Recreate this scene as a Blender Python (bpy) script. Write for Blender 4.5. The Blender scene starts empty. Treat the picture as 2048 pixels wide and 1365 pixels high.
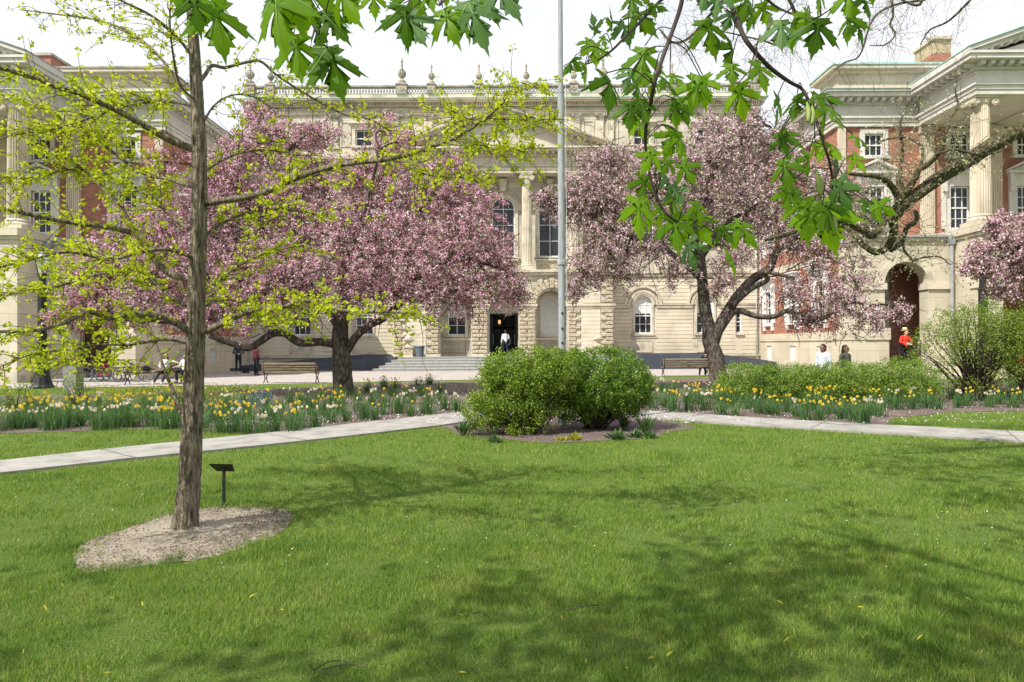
import bpy, bmesh, math, random
import numpy as np
from mathutils import Vector, Matrix

rng = np.random.default_rng(7)
random.seed(7)
SC = bpy.context.scene
COL = SC.collection
rad = math.radians

# ------------------------------------------------------------------ camera
FPX = 1365.0
CAM_H = 1.6
cam_d = bpy.data.cameras.new('camera')
cam = bpy.data.objects.new('camera', cam_d)
COL.objects.link(cam)
cam_d.sensor_width = 36.0
cam_d.lens = 24.0
cam_d.clip_start = 0.05
cam_d.clip_end = 3000
CAM_R = Matrix.Rotation(rad(90 + 0.31), 4, 'X') @ Matrix.Rotation(rad(-0.28), 4, 'Z')
cam.matrix_world = Matrix.Translation((0, 0, CAM_H)) @ CAM_R
SC.camera = cam
_R = np.array(CAM_R.to_3x3())

def at(px, py, Y):
    """the point seen at photo pixel (px, py) that lies at distance Y in front"""
    d = _R @ np.array([(px - 1024) / FPX, (682.5 - py) / FPX, -1.0])
    k = Y / d[1]
    return np.array([d[0] * k, Y, CAM_H + d[2] * k])

def gnd(px, py, z=0.0):
    """the point of the ground seen at photo pixel (px, py)"""
    d = _R @ np.array([(px - 1024) / FPX, (682.5 - py) / FPX, -1.0])
    k = (z - CAM_H) / d[2]
    return np.array([d[0] * k, d[1] * k, z])

# ------------------------------------------------------------------ world, sun, exposure
SUN_EL = 50.0
SUN_AZ = (-0.76, -0.65)            # horizontal direction towards the sun
world = bpy.data.worlds.new('World')
SC.world = world
world.use_nodes = True
nt = world.node_tree
bg = nt.nodes['Background']
sky = nt.nodes.new('ShaderNodeTexSky')
sky.sky_type = 'NISHITA'
sky.sun_disc = False
sky.sun_elevation = rad(SUN_EL)
sky.sun_rotation = math.atan2(SUN_AZ[0], SUN_AZ[1])
sky.air_density = 1.0
sky.dust_density = 2.0
sky.ozone_density = 1.0
# thin bright high cloud over most of the sky
tc = nt.nodes.new('ShaderNodeTexCoord')
mp = nt.nodes.new('ShaderNodeMapping'); mp.inputs['Scale'].default_value = (1.0, 1.0, 2.6)
nz = nt.nodes.new('ShaderNodeTexNoise'); nz.inputs['Scale'].default_value = 1.7
nz.inputs['Detail'].default_value = 6; nz.inputs['Roughness'].default_value = 0.55
cr = nt.nodes.new('ShaderNodeValToRGB')
cr.color_ramp.elements[0].position = 0.30; cr.color_ramp.elements[0].color = (0.62, 0.62, 0.62, 1)
cr.color_ramp.elements[1].position = 0.62; cr.color_ramp.elements[1].color = (0.97, 0.97, 0.97, 1)
mx = nt.nodes.new('ShaderNodeMix'); mx.data_type = 'RGBA'
mx.inputs['B'].default_value = (9.0, 9.3, 9.8, 1)
nt.links.new(tc.outputs['Generated'], mp.inputs['Vector'])
nt.links.new(mp.outputs['Vector'], nz.inputs['Vector'])
nt.links.new(nz.outputs['Fac'], cr.inputs['Fac'])
nt.links.new(cr.outputs['Color'], mx.inputs['Factor'])
nt.links.new(sky.outputs['Color'], mx.inputs['A'])
nt.links.new(mx.outputs['Result'], bg.inputs['Color'])
bg.inputs['Strength'].default_value = 0.095

sun_d = bpy.data.lights.new('sun', 'SUN')
sun_d.energy = 5.0
sun_d.angle = rad(0.5)
sun_d.color = (1.0, 0.955, 0.88)
sun = bpy.data.objects.new('sun', sun_d)
COL.objects.link(sun)
_ce = math.cos(rad(SUN_EL)); _n = math.hypot(*SUN_AZ)
to_sun = Vector((SUN_AZ[0] / _n * _ce, SUN_AZ[1] / _n * _ce, math.sin(rad(SUN_EL))))
sun.rotation_euler = to_sun.to_track_quat('Z', 'Y').to_euler()
sun.location = (-20, -20, 40)

SC.view_settings.view_transform = 'Standard'
SC.view_settings.look = 'None'
SC.view_settings.exposure = 0.42
SC.view_settings.gamma = 1.0
SC.render.engine = 'CYCLES'
SC.cycles.max_bounces = 6
SC.cycles.transparent_max_bounces = 4
SC.render.resolution_x = 1024
SC.render.resolution_y = 682

# ------------------------------------------------------------------ tagging
def tag(o, label=None, cat=None, group=None, kind=None):
    if label: o['label'] = label
    if cat: o['category'] = cat
    if group: o['group'] = group
    if kind: o['kind'] = kind
    return o

def empty(name, loc=(0, 0, 0), rz=0.0, label=None, cat=None, group=None):
    o = bpy.data.objects.new(name, None)
    o.empty_display_size = 0.2
    COL.objects.link(o)
    o.location = tuple(float(v) for v in loc)
    o.rotation_euler = (0, 0, rz)
    return tag(o, label, cat, group)

def link(name, me, parent=None):
    o = bpy.data.objects.new(name, me)
    COL.objects.link(o)
    if parent is not None:
        o.parent = parent
    return o

def dup(root, loc=None, rz=None, label=None, group=None, scale=None):
    c = root.copy(); COL.objects.link(c)
    if loc is not None: c.location = tuple(float(v) for v in loc)
    if rz is not None: c.rotation_euler = (0, 0, rz)
    if scale is not None: c.scale = (scale,) * 3
    if label: c['label'] = label
    if group: c['group'] = group
    for ch in KIDS.get(root.name, []):
        d = ch.copy(); COL.objects.link(d); d.parent = c
        for g in KIDS.get(ch.name, []):
            e = g.copy(); COL.objects.link(e); e.parent = d
    return c
KIDS = {}
def note_kids(root):
    ks = [o for o in COL.objects if o.parent is root]
    KIDS[root.name] = ks
    for k in ks:
        KIDS[k.name] = [o for o in COL.objects if o.parent is k]

# ------------------------------------------------------------------ materials
def new_mat(name):
    m = bpy.data.materials.new(name); m.use_nodes = True
    return m, m.node_tree, m.node_tree.nodes['Principled BSDF']

def noise_mat(name, c1, c2, scale=3.0, rough=0.8, bump=0.0, bscale=None, detail=6, c3=None, stretch=None, spec=0.3, metal=0.0, pos=(0.35, 0.65)):
    m, t, p = new_mat(name)
    co = t.nodes.new('ShaderNodeTexCoord')
    src = co.outputs['Object']
    if stretch:
        mpp = t.nodes.new('ShaderNodeMapping'); mpp.inputs['Scale'].default_value = stretch
        t.links.new(src, mpp.inputs['Vector']); src = mpp.outputs['Vector']
    n = t.nodes.new('ShaderNodeTexNoise'); n.inputs['Scale'].default_value = scale; n.inputs['Detail'].default_value = detail
    n.inputs['Roughness'].default_value = 0.6
    t.links.new(src, n.inputs['Vector'])
    r = t.nodes.new('ShaderNodeValToRGB')
    r.color_ramp.elements[0].position = pos[0]; r.color_ramp.elements[0].color = (*c1, 1)
    r.color_ramp.elements[1].position = pos[1]; r.color_ramp.elements[1].color = (*c2, 1)
    if c3:
        e = r.color_ramp.elements.new((pos[0] + pos[1]) / 2); e.color = (*c3, 1)
    t.links.new(n.outputs['Fac'], r.inputs['Fac'])
    t.links.new(r.outputs['Color'], p.inputs['Base Color'])
    p.inputs['Roughness'].default_value = rough
    p.inputs['Specular IOR Level'].default_value = spec
    p.inputs['Metallic'].default_value = metal
    if bump:
        n2 = t.nodes.new('ShaderNodeTexNoise'); n2.inputs['Scale'].default_value = bscale or scale * 4; n2.inputs['Detail'].default_value = 5
        t.links.new(src, n2.inputs['Vector'])
        b = t.nodes.new('ShaderNodeBump'); b.inputs['Strength'].default_value = bump; b.inputs['Distance'].default_value = 0.02
        t.links.new(n2.outputs['Fac'], b.inputs['Height'])
        t.links.new(b.outputs['Normal'], p.inputs['Normal'])
    return m

def masonry(name, c1, c2, mortar, bw, bh, msize=0.01, rough=0.85, stain=None, bump=0.5, offset=0.5, stain_amt=0.5, vary=None):
    """bricks or ashlar blocks laid on (x+y, z)"""
    m, t, p = new_mat(name)
    L = t.links.new
    co = t.nodes.new('ShaderNodeNewGeometry')
    sp = t.nodes.new('ShaderNodeSeparateXYZ'); L(co.outputs['Position'], sp.inputs[0])
    ad = t.nodes.new('ShaderNodeMath'); ad.operation = 'ADD'; L(sp.outputs['X'], ad.inputs[0]); L(sp.outputs['Y'], ad.inputs[1])
    cb = t.nodes.new('ShaderNodeCombineXYZ'); L(ad.outputs[0], cb.inputs['X']); L(sp.outputs['Z'], cb.inputs['Y'])
    br = t.nodes.new('ShaderNodeTexBrick')
    br.inputs['Scale'].default_value = 1.0
    br.inputs['Brick Width'].default_value = bw; br.inputs['Row Height'].default_value = bh
    br.inputs['Mortar Size'].default_value = msize; br.inputs['Mortar Smooth'].default_value = 0.1
    br.offset = offset
    br.inputs['Color1'].default_value = (*c1, 1); br.inputs['Color2'].default_value = (*c2, 1); br.inputs['Mortar'].default_value = (*mortar, 1)
    L(cb.outputs[0], br.inputs['Vector'])
    out = br.outputs['Color']
    if stain:
        n = t.nodes.new('ShaderNodeTexNoise'); n.inputs['Scale'].default_value = 0.9; n.inputs['Detail'].default_value = 8; n.inputs['Roughness'].default_value = 0.65
        mpp = t.nodes.new('ShaderNodeMapping'); mpp.inputs['Scale'].default_value = (1, 1, 0.45)
        L(co.outputs['Position'], mpp.inputs['Vector']); L(mpp.outputs['Vector'], n.inputs['Vector'])
        r = t.nodes.new('ShaderNodeValToRGB'); r.color_ramp.elements[0].position = 0.42; r.color_ramp.elements[1].position = 0.72
        r.color_ramp.elements[0].color = (0, 0, 0, 1); r.color_ramp.elements[1].color = (stain_amt,) * 3 + (1,)
        L(n.outputs['Fac'], r.inputs['Fac'])
        x = t.nodes.new('ShaderNodeMix'); x.data_type = 'RGBA'
        L(r.outputs['Color'], x.inputs['Factor']); L(out, x.inputs['A']); x.inputs['B'].default_value = (*stain, 1)
        out = x.outputs['Result']
    L(out, p.inputs['Base Color'])
    p.inputs['Roughness'].default_value = rough
    p.inputs['Specular IOR Level'].default_value = 0.25
    n3 = t.nodes.new('ShaderNodeTexNoise'); n3.inputs['Scale'].default_value = 14; n3.inputs['Detail'].default_value = 4
    L(co.outputs['Position'], n3.inputs['Vector'])
    ms = t.nodes.new('ShaderNodeMath'); ms.operation = 'MULTIPLY_ADD'; ms.inputs[1].default_value = 0.3
    L(n3.outputs['Fac'], ms.inputs[0])
    iv = t.nodes.new('ShaderNodeMath'); iv.operation = 'SUBTRACT'; iv.inputs[0].default_value = 1.0; L(br.outputs['Fac'], iv.inputs[1])
    L(iv.outputs[0], ms.inputs[2])
    b = t.nodes.new('ShaderNodeBump'); b.inputs['Strength'].default_value = bump; b.inputs['Distance'].default_value = 0.015
    L(ms.outputs[0], b.inputs['Height']); L(b.outputs['Normal'], p.inputs['Normal'])
    return m

def leaf_mat(name, cols, trans=0.45, rough=0.5, tcol=None, spec=0.3):
    """foliage or petals: each island gets its own tint; light shines through"""
    m = bpy.data.materials.new(name); m.use_nodes = True
    t = m.node_tree; L = t.links.new
    p = t.nodes['Principled BSDF']; out = t.nodes['Material Output']
    g = t.nodes.new('ShaderNodeNewGeometry')
    r = t.nodes.new('ShaderNodeValToRGB')
    r.color_ramp.elements[0].color = (*cols[0], 1); r.color_ramp.elements[0].position = 0
    r.color_ramp.elements[1].color = (*cols[-1], 1); r.color_ramp.elements[1].position = 1
    for i, c in enumerate(cols[1:-1]):
        e = r.color_ramp.elements.new((i + 1) / (len(cols) - 1)); e.color = (*c, 1)
    L(g.outputs['Random Per Island'], r.inputs['Fac'])
    L(r.outputs['Color'], p.inputs['Base Color'])
    p.inputs['Roughness'].default_value = rough; p.inputs['Specular IOR Level'].default_value = spec
    tr = t.nodes.new('ShaderNodeBsdfTranslucent')
    if tcol:
        mm = t.nodes.new('ShaderNodeMix'); mm.data_type = 'RGBA'; mm.blend_type = 'MULTIPLY'; mm.inputs['Factor'].default_value = 1
        L(r.outputs['Color'], mm.inputs['A']); mm.inputs['B'].default_value = (*tcol, 1)
        L(mm.outputs['Result'], tr.inputs['Color'])
    else:
        L(r.outputs['Color'], tr.inputs['Color'])
    x = t.nodes.new('ShaderNodeMixShader'); x.inputs[0].default_value = trans
    L(p.outputs[0], x.inputs[1]); L(tr.outputs[0], x.inputs[2]); L(x.outputs[0], out.inputs['Surface'])
    return m

def flat(name, c, rough=0.6, metal=0.0, spec=0.4):
    m, t, p = new_mat(name)
    n = t.nodes.new('ShaderNodeTexNoise'); n.inputs['Scale'].default_value = 9
    r = t.nodes.new('ShaderNodeValToRGB')
    r.color_ramp.elements[0].color = tuple(v * 0.82 for v in c) + (1,); r.color_ramp.elements[1].color = tuple(min(1, v * 1.12) for v in c) + (1,)
    r.color_ramp.elements[0].position = 0.3; r.color_ramp.elements[1].position = 0.7
    co = t.nodes.new('ShaderNodeTexCoord'); t.links.new(co.outputs['Object'], n.inputs['Vector'])
    t.links.new(n.outputs['Fac'], r.inputs['Fac']); t.links.new(r.outputs['Color'], p.inputs['Base Color'])
    p.inputs['Roughness'].default_value = rough; p.inputs['Metallic'].default_value = metal; p.inputs['Specular IOR Level'].default_value = spec
    return m

M = {}
M['stone'] = masonry('cream_stone', (0.62, 0.57, 0.46), (0.47, 0.435, 0.35), (0.34, 0.305, 0.24), 1.3, 0.42, 0.006, stain=(0.25, 0.23, 0.19), bump=0.3, stain_amt=0.7)
M['stone_trim'] = noise_mat('cream_trim', (0.36, 0.33, 0.26), (0.60, 0.54, 0.42), 1.3, 0.85, 0.3, 14, c3=(0.54, 0.485, 0.375))
M['stone_dark'] = noise_mat('weathered_stone', (0.20, 0.18, 0.15), (0.44, 0.39, 0.31), 1.6, 0.9, 0.4, 12, c3=(0.34, 0.305, 0.245))
M['rustic'] = noise_mat('rusticated_stone', (0.50, 0.45, 0.35), (0.66, 0.60, 0.475), 0.8, 0.85, 0.2, 18, c3=(0.60, 0.54, 0.42))
def vermic():
    m, t, p = new_mat('vermiculated_stone'); L = t.links.new
    g = t.nodes.new('ShaderNodeNewGeometry')
    v = t.nodes.new('ShaderNodeTexVoronoi'); v.inputs['Scale'].default_value = 11; v.feature = 'SMOOTH_F1'
    L(g.outputs['Position'], v.inputs['Vector'])
    r = t.nodes.new('ShaderNodeValToRGB'); r.color_ramp.elements[0].position = 0.15; r.color_ramp.elements[1].position = 0.6
    r.color_ramp.elements[0].color = (0.62, 0.55, 0.41, 1); r.color_ramp.elements[1].color = (0.30, 0.25, 0.17, 1)
    L(v.outputs['Distance'], r.inputs['Fac']); L(r.outputs['Color'], p.inputs['Base Color'])
    b = t.nodes.new('ShaderNodeBump'); b.inputs['Strength'].default_value = 1; b.inputs['Distance'].default_value = 0.05; b.invert = True
    L(v.outputs['Distance'], b.inputs['Height']); L(b.outputs['Normal'], p.inputs['Normal'])
    p.inputs['Roughness'].default_value = 0.9
    return m
M['vermic'] = vermic()
M['wing_stone'] = masonry('wing_limestone', (0.60, 0.545, 0.43), (0.52, 0.47, 0.37), (0.34, 0.30, 0.22), 1.45, 0.62, 0.008, stain=(0.38, 0.32, 0.22), bump=0.3, stain_amt=0.55)
M['wing_trim'] = noise_mat('painted_grey_trim', (0.50, 0.48, 0.43), (0.62, 0.60, 0.54), 1.3, 0.7, 0.1, 9, c3=(0.57, 0.55, 0.50))
M['wing_column'] = noise_mat('column_stone', (0.40, 0.34, 0.26), (0.62, 0.55, 0.43), 1.2, 0.85, 0.2, 9, c3=(0.55, 0.48, 0.37), stretch=(1, 1, 0.25))
M['brick'] = masonry('red_brick', (0.40, 0.16, 0.10), (0.25, 0.09, 0.06), (0.34, 0.26, 0.21), 0.225, 0.075, 0.006, stain=(0.40, 0.18, 0.12), bump=0.4, stain_amt=0.6)
M['brick_yellow'] = masonry('yellow_brick', (0.50, 0.42, 0.26), (0.42, 0.34, 0.20), (0.35, 0.30, 0.22), 0.225, 0.075, 0.007, bump=0.4)
M['white'] = flat('white_paint', (0.74, 0.74, 0.72), 0.45)
M['copper'] = noise_mat('verdigris_copper', (0.26, 0.47, 0.41), (0.38, 0.58, 0.51), 3, 0.6)
M['lead'] = noise_mat('grey_lead', (0.25, 0.27, 0.28), (0.36, 0.38, 0.39), 4, 0.5)
M['iron'] = flat('black_iron', (0.016, 0.017, 0.018), 0.45)
M['granite'] = masonry('dark_granite', (0.075, 0.085, 0.105), (0.055, 0.064, 0.082), (0.10, 0.11, 0.12), 1.25, 1.3, 0.012, rough=0.45, bump=0.1, offset=0.0)
M['step'] = noise_mat('grey_granite_steps', (0.28, 0.28, 0.265), (0.42, 0.42, 0.40), 14, 0.6)
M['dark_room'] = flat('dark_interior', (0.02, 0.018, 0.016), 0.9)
M['blind'] = flat('white_blind', (0.62, 0.63, 0.62), 0.8)
M['steel'] = noise_mat('galvanised_steel', (0.24, 0.255, 0.265), (0.34, 0.355, 0.365), 18, 0.7, 0.05, 60, metal=0.0, stretch=(1, 1, 0.2))
M['door'] = flat('black_door_paint', (0.012, 0.012, 0.013), 0.35)
def glass():
    m, t, p = new_mat('window_glass')
    n = t.nodes.new('ShaderNodeTexNoise'); n.inputs['Scale'].default_value = 1.1
    g = t.nodes.new('ShaderNodeNewGeometry'); t.links.new(g.outputs['Position'], n.inputs['Vector'])
    r = t.nodes.new('ShaderNodeValToRGB'); r.color_ramp.elements[0].color = (0.012, 0.014, 0.018, 1); r.color_ramp.elements[1].color = (0.05, 0.055, 0.065, 1)
    t.links.new(n.outputs['Fac'], r.inputs['Fac']); t.links.new(r.outputs['Color'], p.inputs['Base Color'])
    b = t.nodes.new('ShaderNodeBump'); b.inputs['Strength'].default_value = 0.12; b.inputs['Distance'].default_value = 0.05
    t.links.new(n.outputs['Fac'], b.inputs['Height']); t.links.new(b.outputs['Normal'], p.inputs['Normal'])
    p.inputs['Roughness'].default_value = 0.06; p.inputs['Specular IOR Level'].default_value = 0.3
    return m
M['glass'] = glass()

# ------------------------------------------------------------------ mesh builder for solid work
class MB:
    """collects solids in (u, d, z): u along the wall, d into it, z up; build() links them as one mesh"""
    def __init__(s, T=None):
        s.v = []; s.f = []; s.T = T or (lambda u, d, z: (u, d, z))
    def add(s, vs, fs):
        b = len(s.v)
        s.v += [s.T(*p) for p in vs]
        s.f += [tuple(b + i for i in f) for f in fs]
    def box(s, u0, u1, d0, d1, z0, z1):
        if u1 - u0 < 1e-4 or z1 - z0 < 1e-4: return
        s.add([(u0, d0, z0), (u1, d0, z0), (u1, d1, z0), (u0, d1, z0), (u0, d0, z1), (u1, d0, z1), (u1, d1, z1), (u0, d1, z1)],
              [(0, 3, 2, 1), (4, 5, 6, 7), (0, 1, 5, 4), (1, 2, 6, 5), (2, 3, 7, 6), (3, 0, 4, 7)])
    def prism(s, poly, d0, d1):
        """poly: convex (u, z) outline pushed from d0 to d1"""
        n = len(poly)
        s.add([(u, d0, z) for u, z in poly] + [(u, d1, z) for u, z in poly],
              [tuple(range(n)), tuple(range(2 * n - 1, n - 1, -1))] + [(i, (i + 1) % n, n + (i + 1) % n, n + i) for i in range(n)])
    def block(s, u0, u1, d0, d1, z0, z1, c=0.03):
        """a box with a chamfered front"""
        s.add([(u0, d1, z0), (u1, d1, z0), (u1, d1, z1), (u0, d1, z1),
               (u0, d0 + c, z0), (u1, d0 + c, z0), (u1, d0 + c, z1), (u0, d0 + c, z1),
               (u0 + c, d0, z0 + c), (u1 - c, d0, z0 + c), (u1 - c, d0, z1 - c), (u0 + c, d0, z1 - c)],
              [(0, 3, 2, 1), (8, 9, 10, 11), (4, 5, 9, 8), (5, 6, 10, 9), (6, 7, 11, 10), (7, 4, 8, 11),
               (0, 1, 5, 4), (1, 2, 6, 5), (2, 3, 7, 6), (3, 0, 4, 7)])
    def lathe(s, cu, cd, prof, n=16, flutes=0, fd=0.05):
        """prof: (radius, z) from bottom to top"""
        vs = []; fs = []
        for r, z in prof:
            for i in range(n):
                a = 2 * math.pi * i / n
                rr = r
                if flutes:
                    rr = r * (1 - fd * (0.5 + 0.5 * math.cos(a * flutes)))
                vs.append((cu + rr * math.cos(a), cd + rr * math.sin(a), z))
        for k in range(len(prof) - 1):
            for i in range(n):
                j = (i + 1) % n
                fs.append((k * n + i, k * n + j, (k + 1) * n + j, (k + 1) * n + i))
        fs.append(tuple(range(n - 1, -1, -1))); fs.append(tuple((len(prof) - 1) * n + i for i in range(n)))
        s.add(vs, fs)
    def ring(s, cu, zs, r0, r1, d0, d1, n=16, a0=0.0, a1=math.pi):
        """half ring of an arch"""
        for i in range(n):
            a = a0 + (a1 - a0) * i / n; b = a0 + (a1 - a0) * (i + 1) / n
            p = [(cu + r0 * math.cos(a), zs + r0 * math.sin(a)), (cu + r1 * math.cos(a), zs + r1 * math.sin(a)),
                 (cu + r1 * math.cos(b), zs + r1 * math.sin(b)), (cu + r0 * math.cos(b), zs + r0 * math.sin(b))]
            s.prism(p, d0, d1)
    def spandrel(s, u0, u1, zs, zt, d0, d1, n=16):
        """wall above an arch spanning u0..u1 that springs at zs, up to zt"""
        cu = (u0 + u1) / 2; r = (u1 - u0) / 2
        for i in range(n):
            a = math.pi * i / n; b = math.pi * (i + 1) / n
            ua, ub = cu - r * math.cos(a), cu - r * math.cos(b)
            s.prism([(ua, zs + r * math.sin(a)), (ub, zs + r * math.sin(b)), (ub, zt), (ua, zt)], d0, d1)
    def band(s, u0, u1, z0, z1, d0, d1, ops=()):
        """a storey of wall with openings (a, b, bottom, top, arched)"""
        cur = u0
        for a, b, zb, zt, arch in sorted(ops):
            s.box(cur, a, d0, d1, z0, z1)
            s.box(a, b, d0, d1, z0, zb)
            if arch:
                s.spandrel(a, b, zt, z1, d0, d1)
            else:
                s.box(a, b, d0, d1, zt, z1)
            cur = b
        s.box(cur, u1, d0, d1, z0, z1)
    def tube(s, pts, r, n=8):
        """pts in the builder's own space; r a number or a list"""
        v, f = tube_np(pts, r, n)
        s.add([tuple(p) for p in v], f)
    def build(s, name, mat, parent=None, smooth=False, recalc=True):
        me = bpy.data.meshes.new(name)
        me.from_pydata([tuple(map(float, p)) for p in s.v], [], s.f)
        if recalc:
            bm = bmesh.new(); bm.from_mesh(me); bmesh.ops.recalc_face_normals(bm, faces=bm.faces); bm.to_mesh(me); bm.free()
        me.materials.append(mat)
        if smooth:
            me.polygons.foreach_set('use_smooth', [True] * len(me.polygons))
        return link(name, me, parent)

def tube_np(pts, r, n=8):
    P = np.asarray(pts, float); k = len(P)
    R = np.full(k, r, float) if np.isscalar(r) else np.asarray(r, float)
    T = np.gradient(P, axis=0); T /= np.linalg.norm(T, axis=1, keepdims=True) + 1e-9
    ref = np.array([0, 0, 1.0]) if abs(T[0][2]) < 0.9 else np.array([1.0, 0, 0])
    U = np.cross(T[0], ref); U /= np.linalg.norm(U)
    V = []; a = np.arange(n) * 2 * math.pi / n
    for i in range(k):
        U = U - T[i] * U.dot(T[i]); U /= np.linalg.norm(U) + 1e-9
        W = np.cross(T[i], U)
        V.append(P[i] + R[i] * (np.cos(a)[:, None] * U + np.sin(a)[:, None] * W))
    V = np.concatenate(V)
    F = [(q * n + i, q * n + (i + 1) % n, (q + 1) * n + (i + 1) % n, (q + 1) * n + i) for q in range(k - 1) for i in range(n)]
    F.append(tuple(range(n - 1, -1, -1))); F.append(tuple((k - 1) * n + i for i in range(n)))
    return V, F

def smooth_path(pts, sub=4):
    """Catmull-Rom through the points"""
    P = np.asarray(pts, float)
    if len(P) < 3: return P
    Q = np.vstack([2 * P[0] - P[1], P, 2 * P[-1] - P[-2]])
    out = []
    for i in range(1, len(Q) - 2):
        for j in range(sub):
            t = j / sub
            out.append(0.5 * ((2 * Q[i]) + (-Q[i - 1] + Q[i + 1]) * t + (2 * Q[i - 1] - 5 * Q[i] + 4 * Q[i + 1] - Q[i + 2]) * t * t + (-Q[i - 1] + 3 * Q[i] - 3 * Q[i + 1] + Q[i + 2]) * t ** 3))
    out.append(P[-1])
    return np.array(out)

def raw_mesh(name, V, F_idx, F_len, mats, parent=None, mat_idx=None, smooth=False):
    """fast mesh from flat arrays"""
    me = bpy.data.meshes.new(name)
    V = np.asarray(V, np.float32).reshape(-1, 3)
    F_idx = np.asarray(F_idx, np.int32).ravel(); F_len = np.asarray(F_len, np.int32)
    me.vertices.add(len(V)); me.vertices.foreach_set('co', V.ravel())
    me.loops.add(len(F_idx)); me.loops.foreach_set('vertex_index', F_idx)
    me.polygons.add(len(F_len))
    st = np.concatenate([[0], np.cumsum(F_len)[:-1]]).astype(np.int32)
    me.polygons.foreach_set('loop_start', st)
    if mat_idx is not None:
        me.polygons.foreach_set('material_index', np.asarray(mat_idx, np.int32))
    if smooth:
        me.polygons.foreach_set('use_smooth', np.ones(len(F_len), bool))
    me.update(calc_edges=True); me.validate()
    for m in mats: me.materials.append(m)
    return link(name, me, parent)

def rand_rot(n, up=None, tilt=1.0):
    """n random rotation matrices (columns: x, y, normal); normals pulled towards up by 1-tilt"""
    N = rng.normal(size=(n, 3)); N /= np.linalg.norm(N, axis=1, keepdims=True)
    if up is not None:
        N = N * tilt + np.asarray(up) * (1 - tilt)
        N /= np.linalg.norm(N, axis=1, keepdims=True) + 1e-9
    A = rng.normal(size=(n, 3)); X = np.cross(A, N); X /= np.linalg.norm(X, axis=1, keepdims=True) + 1e-9
    Yv = np.cross(N, X)
    return np.stack([X, Yv, N], axis=2)

def scatter(template, P, size, R):
    """template (k,3) placed at points P, each its own face; returns verts, idx, len"""
    n = len(P); k = len(template)
    S = np.asarray(size).reshape(-1, 1, 1) if not np.isscalar(size) else size
    V = np.einsum('nij,kj->nki', R, template) * S + P[:, None, :]
    return V.reshape(-1, 3), np.arange(n * k), np.full(n, k)

def cloud(name, template, P, size, mats, parent=None, up=None, tilt=1.0, mat_idx=None, R=None):
    if R is None: R = rand_rot(len(P), up, tilt)
    V, I, L = scatter(template, P, size, R)
    return raw_mesh(name, V, I, L, mats, parent, mat_idx)

LEAF = np.array([(0, -0.5, 0), (0.22, -0.15, 0.05), (0.2, 0.2, 0.04), (0, 0.5, -0.06), (-0.2, 0.2, 0.04), (-0.22, -0.15, 0.05)])
QUAD = np.array([(-0.5, 0, 0), (0, -0.4, 0.1), (0.5, 0, 0), (0, 0.4, 0.1)])
_a = np.arange(5) * 2 * math.pi / 5
PENT = np.stack([0.5 * np.cos(_a), 0.5 * np.sin(_a), 0.12 * np.ones(5)], 1)
# ================================================================== BUILDINGS
AX = -0.55            # x of the building's axis
FY = 46.0             # main wall of the central block
def Tc(u, d, z): return (AX + u, FY + d, z)

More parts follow.
